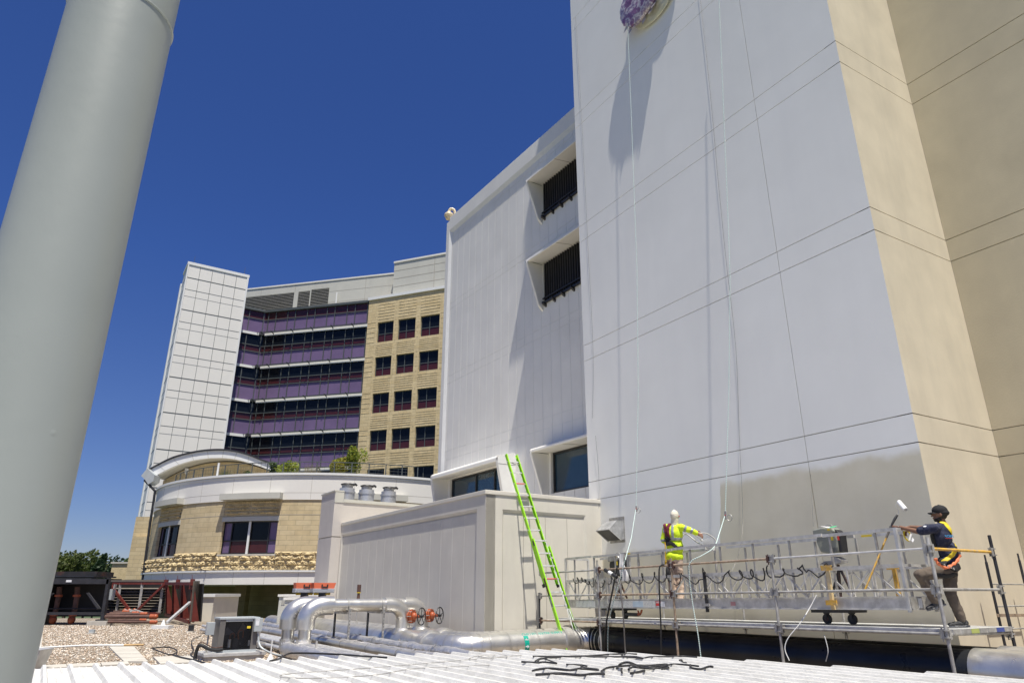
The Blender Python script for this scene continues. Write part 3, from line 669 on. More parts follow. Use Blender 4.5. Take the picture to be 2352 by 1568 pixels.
# stone side piers left of the drum
sp_ = thing('stone_side_wall', atY(300, 1300, 56), 'tan stone wall and pier left of the drum, with a rock-faced panel', 'wall')
b = MB(); c = atY(313, 1186, 57); c2 = atY(352, 1186, 57); b.box(c.x, c2.x, 57, 59, -3, c.z); b.box(c.x+.25, c2.x+.5, 56.6, 57, -3, c.z-1.6); b.build('pier', M['ashlarpos'], sp_)
c = atY(252, 1293, 57); c2 = atY(306, 1293, 57)
b = MB(); b.box(c.x, c2.x+.3, 57.4, 58, -3, c.z); b.build('low_wall', M['roughstone'], sp_)
b = MB(); b.box(c.x-.1, c2.x+.3, 57.3, 58.1, c.z, c.z+.12); b.build('coping', M['concrete'], sp_)
# ---------------------------------------------------------------- distant hospital: white panel tower, glass wing, stone wing
def z7(x, y): return ((600+x/1.845)/1.7415, (1000+y/1.845)/1.7415)
o = atY(432.5, 607, 72); WT = Frame((o.x, o.y, 0), 57.3, True); zt = o.z
wtw = WT.tz(571, 638)[0]
wt = thing('white_panel_tower', WT(4, -3, -16), 'tall slender stair tower clad in white metal panels, left of the purple glass wing', 'tower')
WS = Frame((o.x, o.y, 0), -32.7)
sd = 3.4
b = MB(); b.fbox(WT, 0, wtw, -sd, 0, -16, zt); b.build('wall', M['whitepanel'], wt)
b = MB(); b.fbox(WT, -.08, wtw+.08, -sd-.08, .08, zt, zt+.35); b.fbox(WT, wtw-.16, wtw+.03, -.02, .07, 2, zt); b.fbox(WT, -.03, .12, -.02, .07, 2, zt); b.build('corner_trim', M['whitetrim'], wt)
fh = 4.02; zj = WT.tz(*z7(240, 437))[1]
b = MB()
k = -2
while zj - k*fh > 2:
    z = zj-k*fh
    if z < zt-.2: b.fbox(WT, .1, wtw-.14, 0, .012, z-.05, z+.05); b.fbox(WS, .1, sd, 0, .012, z-.05, z+.05)
    for dz, w in ((.37, .025), (.58, .012)):
        if z+dz*0-(dz*fh) < zt-.2 and z-dz*fh > 2: b.fbox(WT, .1, wtw-.14, 0, .012, z-dz*fh-w, z-dz*fh+w); b.fbox(WS, .1, sd, 0, .012, z-dz*fh-w, z-dz*fh+w)
    k += 1
for i in range(1, 5): b.fbox(WT, wtw*i/5-.02, wtw*i/5+.02, 0, .010, 2, zt-.05)
b.build('panel_seam', M['mull'], wt)
b = MB(); q = WS(sd+.1, -.1, 0); b.cyl((q.x, q.y, -3), (q.x, q.y, zt-1.2), .28, .28, 10); b.build('edge_fin', M['whitetrim'], wt, smooth=True)
for t in (.6, wtw-.5):
    b = MB(); q = WT(t, -.3, zt+.3); b.cyl(q, q+UP*1.1, .03, .015, 5); b.build('lightning_rod', M['mull'], wt)
# glass wing
G0 = atY(612, 719, 80); GL = Frame((G0.x, G0.y, 0), 103.4, True); GS = Frame((G0.x, G0.y, 0), 57.3, True)
gw = thing('glass_wing', GL(12, -3, -16), 'curtain wall wing striped in purple, maroon and dark glass with white sunshades', 'building')
gt1 = GL.tz(848, 720)[0]
zc = lambda y: GL.tz((600+(860-(y-465)*.126)/1.845)/1.7415, (1000+y/1.845)/1.7415)[1]
zshade = [zc(y) for y in (628, 870, 1120, 1372)]; fhg = (zshade[0]-zshade[3])/3
ztop = zc(465)
levels = []   # (material, z0, z1)
zz = zshade[0]
pur, mar, drk = MB(), MB(), MB()
def fields(z0, z1, kind):
    b = {'p': pur, 'm': mar, 'd': drk}[kind]
    b.fbox(GL, 0, gt1, -.3, 0, z0, z1); b.fbox(GS, -5, 0, -.3, 0, z0, z1)
fields(ztop-.24*fhg, ztop, 'm'); fields(zshade[0], ztop-.24*fhg, 'p')
zz = zshade[0]; hz = [ztop, ztop-.24*fhg]
for i in range(9):
    a = zz; fields(a-.36*fhg, a, 'd'); fields(a-.55*fhg, a-.36*fhg, 'm'); fields(a-fhg, a-.55*fhg, 'p')
    hz += [a, a-.36*fhg, a-.55*fhg]; zz -= fhg
drk.build('vision_glass', M['glassdark'], gw); mar.build('maroon_spandrel', M['maroon'], gw); pur.build('purple_spandrel', M['purple'], gw)
b = MB(); t = .45; k = 0; tm = []
while t < gt1: tm.append(t); t += (1.05, 1.65)[k % 2]; k += 1
for t in tm: b.fbox(GL, t-.045, t+.045, 0, .09, zz, ztop)
for t in (-.25, -2.0, -4.1): b.fbox(GS, t-.05, t+.05, 0, .09, zz, ztop)
for z in hz: b.fbox(GL, 0, gt1, .092, .10, z-.05, z+.05); b.fbox(GL, 0, gt1, 0, .088, z-.05, z+.05); b.fbox(GS, -5, -.1, 0, .10, z-.05, z+.05)
b.build('mullion_grid', M['mull'], gw)
b = MB(); b.fbox(GL, -.2, gt1, -.2, .25, ztop, ztop+.3); b.fbox(GS, -5, -.2, -.2, .25, ztop, ztop+.3); b.build('parapet_cap', M['mull'], gw)
for i, z in enumerate(zshade + [zshade[3]-fhg]):
    b = MB(); b.fbox(GL, .3, gt1, .15, .22, z-.22, z+.16); b.fbox(GS, -5, -.6, .1, .2, z-.2, z+.12); s_ = b.build('sunshade', M['whitetrim'], gw)
    b = MB()
    for q in (.3, .5, .7): b.fbox(GL, -.6, gt1, q, q+.06, z+.10, z+.14)
    for t in [.1]+[1.5+2.7*j for j in range(9)]:
        if t < gt1: b.obox(GL(t, .1, z-.1), GL.d*.09, GL.n*.8+UP*.2, UP*.10)
    b.build('shade_fin', M['mull'], s_)
b = MB(); b.fbox(GL, 0, gt1, -20, -.3, -16, ztop-.1); b.build('core', M['beigepanel'], gw)
# mechanical penthouse on top with louvres
PHF = Frame(tuple(GL(0, -1.2, 0)), 103.4, True)
tl_, zl = PHF.tz(*z7(725, 290)); tr_, zr = PHF.tz(*z7(1800, 182)); zp = (zl+zr)/2
ph = thing('mechanical_penthouse', PHF(10, -4, ztop), 'beige panel rooftop penthouse with three dark louvre bays, above the purple glass wing', 'building')
def seg(x0, y0, x1, y1, F=PHF): a = F.tz(*z7(x0, y0)); c = F.tz(*z7(x1, y1)); return a[0], c[0], min(a[1], c[1]), max(a[1], c[1])
L1 = seg(700, 350, 1050, 440); L2 = seg(1097, 308, 1168, 436); L3 = seg(1192, 292, 1309, 428)
zlo = ztop-.2; lt = [tl_-4, L1[1], L2[0], L2[1], L3[0], L3[1], tr_]; zlt = [L1[3], L2[3], L3[3]]
b = MB(); b.fbox(PHF, lt[0], lt[6]+.5, -6, -.12, zlo, zp)
b.fbox(PHF, lt[0], lt[1], -.12, 0, zlt[0], zp); b.fbox(PHF, lt[1], lt[2], -.12, 0, zlo, zp); b.fbox(PHF, lt[2], lt[3], -.12, 0, zlt[1], zp)
b.fbox(PHF, lt[3], lt[4], -.12, 0, zlo, zp); b.fbox(PHF, lt[4], lt[5], -.12, 0, zlt[2], zp); b.fbox(PHF, lt[5], lt[6]+.5, -.12, 0, zlo, zp)
b.build('wall', M['beigepanel'], ph)
b = MB(); b.fbox(PHF, lt[0], lt[6]+.6, -6, .08, zp, zp+.18); b.build('coping', M['whitepanel'], ph)
b = MB()
for z in (zp-1.5, zp-3.0, zp-4.4):
    if z > zlo+.3: b.fbox(PHF, lt[5], lt[6], 0, .008, z-.02, z+.02)
for t in (lt[0]+6, lt[5]+5, lt[1]+.1): b.fbox(PHF, t-.02, t+.02, 0, .008, zp-1.0 if t < lt[5] else zlo, zp)
b.build('panel_seam', M['joint'], ph)
for a0, a1, z1 in ((lt[0], lt[1], zlt[0]), (lt[2], lt[3], zlt[1]), (lt[4], lt[5], zlt[2])):
    b = MB(); b.fbox(PHF, a0, a1, -.118, -.1, zlo, z1); lo_ = b.build('louver_bay', M['black'], ph)
    b = MB(); z = z1-.1
    while z > zlo: b.obox(PHF(a0, -.09, z), PHF.d*(a1-a0), PHF.n*.11-UP*.06, UP*.05); z -= .21
    b.build('louver_blade', M['louver'], lo_)['kind'] = 'stuff'
b = MB(); q = PHF.hit(*z7(1370, 410), .3); b.cyl(q, q+UP*1.8, .09, .09, 8); b.build('vent_pipe', M['whitetrim'], ph, smooth=True)
# stone wing
S0 = GL(gt1, .25, 0); ST = Frame((S0.x, S0.y, 0), 110.5, True)
M['ashlar_far'] = brick_mat('tan_ashlar_far', (.60,.47,.26), (.67,.54,.32), (.46,.37,.22), 1.1, .36, 'wall', F=ST, msize=.02)
sw_ = thing('stone_wing', ST(8, -4, -16), 'tan limestone wing with rows of three square windows, beside the purple glass wing', 'building')
def sz(x, y): return ST.tz(*z7(x, y))
ztopS = (sz(1632, 368)[1]+sz(2165, 290)[1])/2
colX = []
for (xa, ya, xb, yb) in [(1677, 590, 1795, 590), (1830, 565, 1958, 565), (1996, 545, 2136, 545)]: colX.append((sz(xa, ya)[0], sz(xb, yb)[0]))
rowsZ = []
for (yt, yb) in [(505, 653), (762, 905), (1032, 1180), (1308, 1462)]:
    rowsZ.append((sz(1890, yt)[1], sz(1890, yb)[1]))
hfl = (rowsZ[0][0]-rowsZ[3][0])/3
for k in range(1, 4): rowsZ.append((rowsZ[3][0]-k*hfl, rowsZ[3][1]-k*hfl))
tsx = [0] + [x for c in colX for x in c] + [colX[-1][1]+1.0, colX[-1][1]+10]
b = MB()
for i in range(0, 6, 2): b.fbox(ST, tsx[i], tsx[i+1], -.5, 0, -16, ztopS)
b.fbox(ST, tsx[6], tsx[8], -.5, 0, -16, ztopS)
for c0, c1 in colX:
    zz_ = ztopS
    for (a, c) in rowsZ: b.fbox(ST, c0, c1, -.5, 0, a, zz_); zz_ = c
    b.fbox(ST, c0, c1, -.5, 0, -16, zz_)
b.fbox(ST, .1, tsx[8], -12, -.6, -16, ztopS-.1)
b.fbox(ST, 0, .3, -3, -.5, -16, ztopS)
b.build('wall', M['ashlar_far'], sw_)
b = MB(); b.fbox(ST, -.1, tsx[8], -.5, .15, ztopS, ztopS+.35); b.build('coping', M['whitetrim'], sw_)
b = MB()
for c0, c1 in colX:
    gaps = [(rowsZ[0][0]+.4, rowsZ[0][0]+.4+1.9)] + [(rowsZ[i+1][0]+.35, rowsZ[i][1]-.35) for i in range(5)]
    for z0, z1 in gaps:
        n = 6
        for k in range(n):
            z = z0+(z1-z0)*k/(n-1); b.fbox(ST, c0-.02, c1+.02, 0, .02, z-.05, z+.05)
b.build('rib_course', M['ashlar_far'], sw_)['kind'] = 'stuff'
b = MB()
for i, (a, c) in enumerate(rowsZ[:5]):
    for (u0, u1) in ((.05, colX[0][0]-.3), (colX[0][1]+.25, colX[1][0]-.25), (colX[1][1]+.25, colX[2][0]-.25), (colX[2][1]+.2, colX[2][1]+1)):
        for k in range(5): z = c+.1+(a-c)*k/4.; b.fbox(ST, u0, u1, 0, .02, z-.03, z+.03)
b.build('pier_rib', M['ashlar_far'], sw_)['kind'] = 'stuff'
for (a, c) in rowsZ[:5]:
    for (c0, c1) in colX:
        f = MB(); zm = c+(a-c)*.42; tm_ = (c0+c1)/2-.12
        for u0, u1, z0, z1 in [(c0, c0+.09, c, a), (c1-.09, c1, c, a), (c0+.09, c1-.09, c, c+.09), (c0+.09, c1-.09, a-.09, a), (tm_-.04, tm_+.04, c+.09, a-.09), (c0+.09, tm_-.04, zm-.04, zm+.04), (tm_+.04, c1-.09, zm-.04, zm+.04)]: f.fbox(ST, u0, u1, -.3, -.2, z0, z1)
        fr = f.build('window', M['mull'], sw_)
        f = MB(); f.fbox(ST, c0+.05, c1-.05, -.28, -.25, zm, a-.05); f.build('pane', M['glassdark'], fr)
        f = MB(); f.fbox(ST, c0+.05, c1-.05, -.28, -.25, c+.05, zm); f.build('maroon_pane', M['maroon'], fr)
# taller beige block above the stone wing
HB = Frame(tuple(ST(0, -.8, 0)), 110.5, True)
hl, hzl = HB.tz(*z7(1805, 92)); hr, hzr = HB.tz(*z7(2180, 38))
hb_ = thing('rooftop_block', HB(hl+4, -4, ztopS), 'beige panelled rooftop block with curved seams, above the tan stone wing', 'building')
zh = (hzl+hzr)/2
b = MB(); b.fbox(HB, hl, hl+16, -8, 0, ztopS-.1, zh); b.build('wall', M['beigepanel'], hb_)
b = MB(); b.fbox(HB, hl-.05, hl+16, -8, .1, zh, zh+.22); b.build('coping', M['whitepanel'], hb_)
b = MB()
for k in range(1, 5): z = zh-k*(zh-ztopS)/4.6; b.fbox(HB, hl, hl+16, 0, .01, z-.03, z+.03)
for t in (hl+5.6,): b.fbox(HB, t-.03, t+.03, 0, .012, ztopS, zh)
b.build('panel_seam', M['joint'], hb_)

# ---------------------------------------------------------------- terrace railing and planting on the drum
def z5(x, y): return ((500+x/2.613)/1.7415, (1750+y/2.613)/1.7415)
rl = thing('terrace_railing', dp(0, DR-1, 7.14), 'dark cable mesh guard rail curving along the top of the stone drum', 'railing')
angs = [-52+4.6*k for k in range(19)]
RZ = 7.98; rr_ = DR-.75
b = MB(); b.tube([dp(a, rr_, RZ) for a in np.arange(-52, 31, 2)], .03, 5); b.build('top_rail', M['mull'], rl)
for a in angs:
    p = dp(a, rr_, 6.4); o_ = MB().box(p.x-.03, p.x+.03, p.y-.03, p.y+.03, 6.4, RZ-.02).build('post', M['mull'], rl)
b = MB()
for z in (7.15, 7.35, 7.55, 7.75): b.tube([dp(a, rr_, z) for a in np.arange(-52, 31, 4)], .006, 3, False)
a = -52
while a < 30.5: b.tube([dp(a, rr_, 7.0), dp(a, rr_, RZ)], .005, 3, False); a += 1.1
b.build('cable_mesh', M['mull'], rl)['kind'] = 'stuff'
def leafy(b, c, R, n, size, shape='ball', rs=None, up=.0):
    rs = rs or random
    for _ in range(n):
        while True:
            q = Vector((rs.uniform(-1,1), rs.uniform(-1,1), rs.uniform(-1,1)))
            if q.length <= 1: break
        q = q.normalized()*(q.length**.45) if q.length > 0 else q
        nz = noise.noise(q*1.9+Vector(c)*.37)
        if nz < -.28: continue
        q = q*(1+.35*nz)
        p = Vector(c)+Vector((q.x*R[0], q.y*R[1], q.z*R[2])); s_ = size*rs.uniform(.6, 1.3)
        a = Vector((rs.gauss(0,1), rs.gauss(0,1), rs.gauss(0,1))).normalized(); d = a.orthogonal().normalized()*s_; e = a.cross(d)*rs.uniform(.4,.8)
        b.add([p-d, p+e, p+d, p-e], [(0,1,2,3)])
def tree(name, base, R, zc_, n, size, m, label, grp=None, clumps=7, seed=1, cone=False, cat='tree'):
    rs = random.Random(seed); t = thing(name, base, label, cat, grp); base = Vector(base); c = Vector((base.x, base.y, zc_))
    b = MB(); b.cyl(base, (base.x, base.y, zc_), R[0]*.07+.01, R[0]*.04+.005, 8)
    for k in range(6):
        a = rs.uniform(0, 2*PI); b.cyl((base.x, base.y, base.z+(zc_-base.z)*rs.uniform(.6,1)), c+Vector((math.cos(a)*R[0]*.6, math.sin(a)*R[1]*.6, rs.uniform(-.2,.6)*R[2])), R[0]*.03, R[0]*.012, 5)
    b.build('trunk', M['trunk'], t)
    b = MB()
    for k in range(clumps):
        if cone: h = k/max(1, clumps-1); q = c+Vector((rs.uniform(-.15,.15)*R[0], rs.uniform(-.15,.15)*R[1], (h*1.8-.9)*R[2])); f = (1-h)*.8+.12; rr = (R[0]*f, R[1]*f, R[2]*.28)
        else:
            a = rs.uniform(0, 2*PI); w = rs.uniform(.2,.72); q = c+Vector((math.cos(a)*R[0]*w, math.sin(a)*R[1]*w, rs.uniform(-.5,.62)*R[2])); f = rs.uniform(.35,.6); rr = (R[0]*f, R[1]*f, R[2]*f)
        leafy(b, q, rr, n//clumps, size, rs=rs)
    b.build('crown', M[m], t); return t
for i, (x, y, Y, rx, rz, m, lab, cone) in enumerate([
    (124, 1326, 150, 5.6, 4.6, 'leaf', 'dense mid-green tree crown right beside the big foreground column, above the dark frame', False),
    (166, 1316, 140, 5.0, 4.4, 'leafyellowish', 'broad olive-green tree, tallest above the dark steel frame', False),
    (207, 1325, 145, 3.6, 3.6, 'leaf', 'low rounded green tree between the olive tree and the dark conifer', False),
    (228, 1322, 135, 2.6, 3.3, 'leafdark', 'dark pointed conifer above the right end of the dark frame', True),
    (249, 1330, 150, 3.4, 3.6, 'leafdark', 'dark green tree just left of the rock-faced stone wall', False),
    (299, 1312, 150, 2.4, 3.0, 'leaf', 'small tree top peeking over the stone wall coping', False)]):
    M.setdefault('leafyellowish', leaf_mat('olive_leaves', (.045,.075,.015), (.08,.11,.02), (.13,.15,.04)))
    p = atY(x, y+6, Y); tree('tree', (p.x, Y, -16), (rx*1.15, rx*1.15, rz*1.15), p.z, 7000, .30, m, lab, 'trees beyond the rooftop', 9 if not cone else 8, 20+i, cone)
for i, (x, y, rx, rz, m, lab, n) in enumerate([
    (628, 1074, .42, .42, 'leaf', 'small dark green shrub at the right foot of the arched fascia', 700),
    (662, 1072, .85, .55, 'leafyellow', 'wide yellow-green shrub behind the terrace railing', 1500),
    (565, 1091, .5, .3, 'leaf', 'low green shrub in front of the arched stone wall', 500),
    (779, 1066, .85, .72, 'leafgold', 'large golden shrub on the terrace below the purple glass', 2400),
    (818, 1058, .62, .85, 'leafyellow', 'tall bright green shrub at the right end of the terrace', 2000)]):
    p = atY(x, y, 46.5); tree('shrub', (p.x, 46.5, 6.4), (rx, rx, rz), p.z, n, .075, m, lab, 'terrace shrubs', 8, 40+i, cat='shrub')
b = MB(); rs = random.Random(3); b2 = MB()
for (x0, x1, y, h, bb) in [(455, 500, 1098, .55, b), (492, 520, 1093, .6, b2), (528, 560, 1090, .8, b), (420, 460, 1107, .35, b), (708, 742, 1078, .7, b), (690, 705, 1080, .3, b)]:
    for _ in range(170):
        p = atY(rs.uniform(x0, x1), y, 46); aa_ = math.atan2(p.x-DC[0], 0) if False else math.asin(max(-1, min(1, (p.x-DC[0])/(DR-1.1)))); p = dp(math.degrees(aa_), DR-1.1-rs.uniform(0,.4), 6.5); q = Vector((rs.gauss(0,.13), rs.gauss(0,.1), (p.z*0+ h+.75)*rs.uniform(.75,1.1))); w = Vector((.012,0,0))
        bb.add([p-w, p+w, p+q], [(0,1,2)])
tag(b.build('dry_grass', M['drygrass']), 'tufts of dry ornamental grass behind the terrace railing', 'grass', kind='stuff')
tag(b2.build('green_grass', M['leaf']), 'clump of green grass behind the terrace railing', 'grass', kind='stuff')
wp = thing('terrace_post', atY(498, 1095, 44.9), 'short white post in front of the terrace railing', 'post')
b = MB(); p = atY(498, 1097, 45.9); b.cyl((p.x,p.y,6.9), (p.x,p.y,8.1), .07, .07, 10); b.build('shaft', M['whitetrim'], wp, smooth=True)
b = MB(); b.cyl((p.x,p.y,8.1), (p.x,p.y,8.13), .08, .08, 10); b.build('cap', M['whitetrim'], wp)
cm = thing('security_camera', atY(428, 1084, 51.5), 'small white wall camera on the stone wall under the arched fascia', 'camera')
p = atY(428, 1084, 51.9); b = MB(); b.cyl(p, p+UP*.28, .14, .14, 12); b.ball(p, (.13,.13,.15)); b.build('housing', M['whitetrim'], cm, smooth=True)
b = MB(); b.cyl(p, p+Vector((0,.3,-.1)), .04, .04, 6); b.build('bracket', M['whitetrim'], cm)

# ---------------------------------------------------------------- wrapped dome camera on the panel building corner
wc = thing('wrapped_dome_camera', FA(13.45, .4, 19.2), 'dome camera wrapped in cream plastic on the roof corner of the grey panel building', 'camera')
M['wrap'] = mat('cream_plastic_wrap', (.62,.52,.34), .35, var=.2, scale=9, bs=.8, bscale=14, bdist=.03)
p = atY(1031, 495, 34); b = MB(); 
b.add([], []); b.ball(p, (.27,.27,.2), 12, 9); b.cyl(p-UP*.0, p-UP*.24, .24, .17, 12); b.cyl(p+UP*.15, p+UP*.3, .16, .06, 10); b.build('housing', M['wrap'], wc, smooth=True)
b = MB(); b.tube(spline([p+UP*.28, p+Vector((.1,0,.42)), p+Vector((.27,0,.36)), p+Vector((.34,0,.1)), p+Vector((.3,0,-.3))], 5), .085, 8); b.build('bracket_arm', M['wrap'], wc, smooth=True)

# ---------------------------------------------------------------- big foreground column
pc = Vector((-1.70, 2.31, 0)); col_ = thing('steel_column', (pc.x, pc.y, ZR-.03), 'huge pale grey-green round steel column filling the left foreground', 'column')
b = MB(); n = 96; b.cyl((pc.x, pc.y, ZR-.03), (pc.x, pc.y, 7.5), .2, .2, n); b.build('shaft', M['pillar'], col_, smooth=True)
b = MB(); b.ring((pc.x, pc.y, 2.33), (0,0,1), .2, .006, 64, 6); b.build('weld_seam', M['pillar'], col_, smooth=True)
# small steel scupper bucket by the column
p = atZ(72, 1538, ZG+.02); bk = thing('scupper_bucket', (p.x, p.y, ZG), 'tapered sheet metal hood at the bottom left, half behind the big column', 'bucket')
b = MB(); w = .20; b.add([p+Vector(q) for q in [(-w*.7,-w*.7,0),(w*.7,-w*.7,0),(w*.7,w*.7,0),(-w*.7,w*.7,0),(-w,-w,.36),(w*1.1,-w,.38),(w*1.1,w,.38),(-w,w,.36)]], [(0,3,2,1),(0,1,5,4),(1,2,6,5),(2,3,7,6),(3,0,4,7),(4,5,6,7)]); b.build('hood', M['galvlight'], bk)
b = MB(); b.box(p.x-w*1.05, p.x+w*1.15, p.y-w*1.05, p.y+w*1.05, ZG+.385, ZG+.40); b.build('rim', M['galvlight'], bk)
# ---------------------------------------------------------------- big insulated pipes: along the annex, round its corner, then along the tower under the scaffold
def bands(F_pts, r, name, m, parent, w=.02, n=24):
    b = MB()
    for p, d in F_pts: b.cyl(Vector(p)-d*w, Vector(p)+d*w, r+.008, r+.008, n, False)
    return b.build(name, m, parent, smooth=True)
def big_pipe(q, rx, label, text_on=False):
    """q: distance out of the annex left face; rx: distance out of the annex right face and the tower face"""
    r = .285
    A0 = AL(14, q, -1.15); A1 = AL(-rx+.55, q, -1.17)
    # corner where the line parallel to the left face meets the line parallel to the right face
    Cn = Vector((AL.o.x, AL.o.y, 0)) + AL.n*q + AR.n*rx; Cn.z = -1.17
    # second corner against the tower run
    tp = rx+.25; d_ = TW.n; P = Vector((Cn.x, Cn.y, 0)); s_ = ((TW.o + TW.n*tp) - P).dot(d_)/D2.dot(d_); C2 = P + D2*s_; C2.z = -1.12
    t2 = (C2-TW.o).dot(TW.d)
    E_ = TW(-9, tp, -1.0)
    pts = [A0]
    def elbow(a, c, e, R, k=7):
        u = (a-c).normalized()*R; v = (e-c).normalized()*R; out = []
        for i in range(k+1):
            f = i/k; out.append(c + u*(1-f)**2 + v*f**2)
        return out
    e1 = elbow(A0, Cn, C2, .75); e2 = elbow(Cn, C2, E_, .7)
    pts = [A0] + e1 + e2 + [E_]
    t = thing('insulated_pipe', Cn+Vector((0,0,-.3)), label, 'pipe', 'large chilled water pipes')
    b = MB(); b.tube([A0] + e1 + e2[:5], r, 32); b.build('jacket', M['alu'], t, smooth=True)
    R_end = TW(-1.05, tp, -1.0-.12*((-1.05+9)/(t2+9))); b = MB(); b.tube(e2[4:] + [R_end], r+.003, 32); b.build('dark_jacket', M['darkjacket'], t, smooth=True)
    b = MB(); b.tube([R_end, E_], r+.03, 32); b.build('end_jacket', M['alu'], t, smooth=True)
    bp = []; bd = []
    k = 1.0
    L = (e1[0]-A0).length
    while k < L: bp.append((A0+(e1[0]-A0).normalized()*k, (e1[0]-A0).normalized())); k += .92
    for E in (e1, e2):
        for i in range(len(E)): bp.append((E[i], (E[min(i+1, len(E)-1)]-E[max(i-1, 0)]).normalized()))
    L = (e2[0]-e1[-1]).length; k = .5
    while k < L-.2: bp.append((e1[-1]+(e2[0]-e1[-1]).normalized()*k, (e2[0]-e1[-1]).normalized())); k += .8
    L = (E_-e2[-1]).length; k = .8
    while k < L: bd.append((e2[-1]+(E_-e2[-1]).normalized()*k, (E_-e2[-1]).normalized())); k += .95
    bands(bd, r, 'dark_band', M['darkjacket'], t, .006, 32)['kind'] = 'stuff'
    bands(bp, r, 'jacket_band', M['aludull'], t, .012, 32)['kind'] = 'stuff'
    # wider collars
    for p, d in ((e1[0]-(e1[0]-A0).normalized()*.55, (e1[0]-A0).normalized()), (e2[0]-D2*.1, D2)): b = MB(); b.cyl(p-d*.12, p+d*.12, r+.05, r+.05, 32); b.build('collar', M['aludull'], t, smooth=True)
    if text_on:
        dd = (C2-Cn).normalized(); p = Cn + dd*1.62
        b = MB(); nn = AR.n; 
        for i in range(-6, 4):
            a0, a1 = math.radians(i*11), math.radians((i+1)*11)
            f = lambda a, off: p + dd*off + nn*math.cos(a)*(r+.006) + UP*math.sin(a)*(r+.006)
            b.quad(f(a0, 0), f(a0, .12), f(a1, .12), f(a1, 0))
        b.build('green_band', mat('green_tape', (.0,.36,.26), .5, bs=0), t)
        b = MB()
        for zc_, s in ((.12, -1), (-.02, 1)):
            q0 = p+dd*.06+nn*math.sqrt((r+.008)**2-zc_**2)+UP*zc_
            b.add([q0+dd*.05*s-UP*0, q0-dd*.0+UP*.04, q0-dd*.0-UP*.04], [(0,1,2)]); b.obox(q0-dd*.05*s-UP*.012, dd*.05*s, UP*.024, nn*.002)
        b.build('flow_arrow', M['whitelabel'], t)
        text('pipe_text', 'CHILLED WATER SUPPLY', .105, p+dd*-.02+nn*.20+UP*(r*.70), dd, (UP*.75-nn*.66), mat('green_ink', (.05,.42,.33), .5, bs=0), t, .001)
    return t, A0, Cn, C2, E_
bp1 = big_pipe(1.5, 1.35, 'front large aluminium-jacketed pipe with a green flow band, bending round the annex corner and on under the scaffold', True)
bp2 = big_pipe(.75, .62, 'rear large aluminium-jacketed pipe running closest to the annex and tower walls')
bp1[0]['label'] = 'front large aluminium-jacketed pipe with green flow band, bending round the annex corner'
# smaller pipes and conduits in rows beside them
def row_pipe(name, q, z, r, m, label, k0=14, k1=-4.5, grp='small pipes beside the annex', wave=0, cat='pipe'):
    pts = []; n = 60 if wave else 2
    for i in range(n): k = k0+(k1-k0)*i/(n-1); pts.append(AL(k, q+wave*.3*noise.noise(Vector((k*2.3,q,0))), z+wave*noise.noise(Vector((k*3.1,q,5)))))
    rad = [r*(1+ (1.2*wave/r*noise.noise(Vector((i*.9,q,7))) if wave else 0)) for i in range(n)]
    o = thing(name, pts[0]-UP*r, label, cat, grp)
    b = MB(); b.tube(pts, rad, 14); b.build('jacket', m, o, smooth=True)
    b = MB(); k = k1+.5
    while k < k0:
        p = AL(k, q, z); b.cyl(p-DL*.02, p+DL*.02, r*1.07+wave, r*1.07+wave, 14, False); k += 1.55
    b.build('strap_band', M['galv'], o, smooth=True)['kind'] = 'stuff'
row_pipe('small_pipe', 2.55, -1.10, .10, M['foil'], 'crinkled foil wrapped pipe nearest to the large jacketed pipe', wave=.02)
row_pipe('small_pipe', 3.0, -1.16, .10, M['foil'], 'crinkled foil wrapped pipe second from the large jacketed pipe', wave=.02)
row_pipe('small_pipe', 3.35, -1.12, .085, M['aludull'], 'smooth bare pipe third from the large jacketed pipe', k0=11)
ORD4 = ['innermost', 'second inner', 'second outer', 'outermost']
for i in range(4): row_pipe('conduit', 3.62+.13*i, -1.20, .05, M['galvlight'], ORD4[i]+' galvanised conduit of the four in the upper rack', grp='conduits in the upper rack', cat='conduit')
for i in range(3): row_pipe('conduit', 3.72+.16*i, -1.33, .055, M['galvlight'], ['innermost', 'middle', 'outermost'][i]+' galvanised conduit of the three in the lower rack', grp='conduits in the lower rack', cat='conduit')
def strut(b, a, c, w=.041):
    b.bar(a, c, w, w)
st0 = None
for i, k in enumerate((9.5, 7.6, 4.6, 2.2, -.2)):
    o = thing('pipe_support', AL(k, 3.3, ZG), ['farthest', 'second farthest', 'middle', 'second nearest', 'nearest'][i]+' low galvanised strut trestle under the small pipes', 'pipe support', 'strut trestles under the small pipes')
    for q in (2.35, 4.25): b = MB(); strut(b, AL(k, q, ZG), AL(k, q, -.98 if q > 4 else -1.0)); b.build('leg', M['galv'], o)
    b = MB(); strut(b, AL(k, 2.3, -1.275), AL(k, 4.3, -1.275)); b.build('crossbar', M['galv'], o)
    for q in (2.5, 4.2): b = MB(); c = AL(k, q, ZG); b.box(c.x-.1, c.x+.1, c.y-.1, c.y+.1, ZG, ZG+.06); b.build('foot', M['blackrubber'], o)
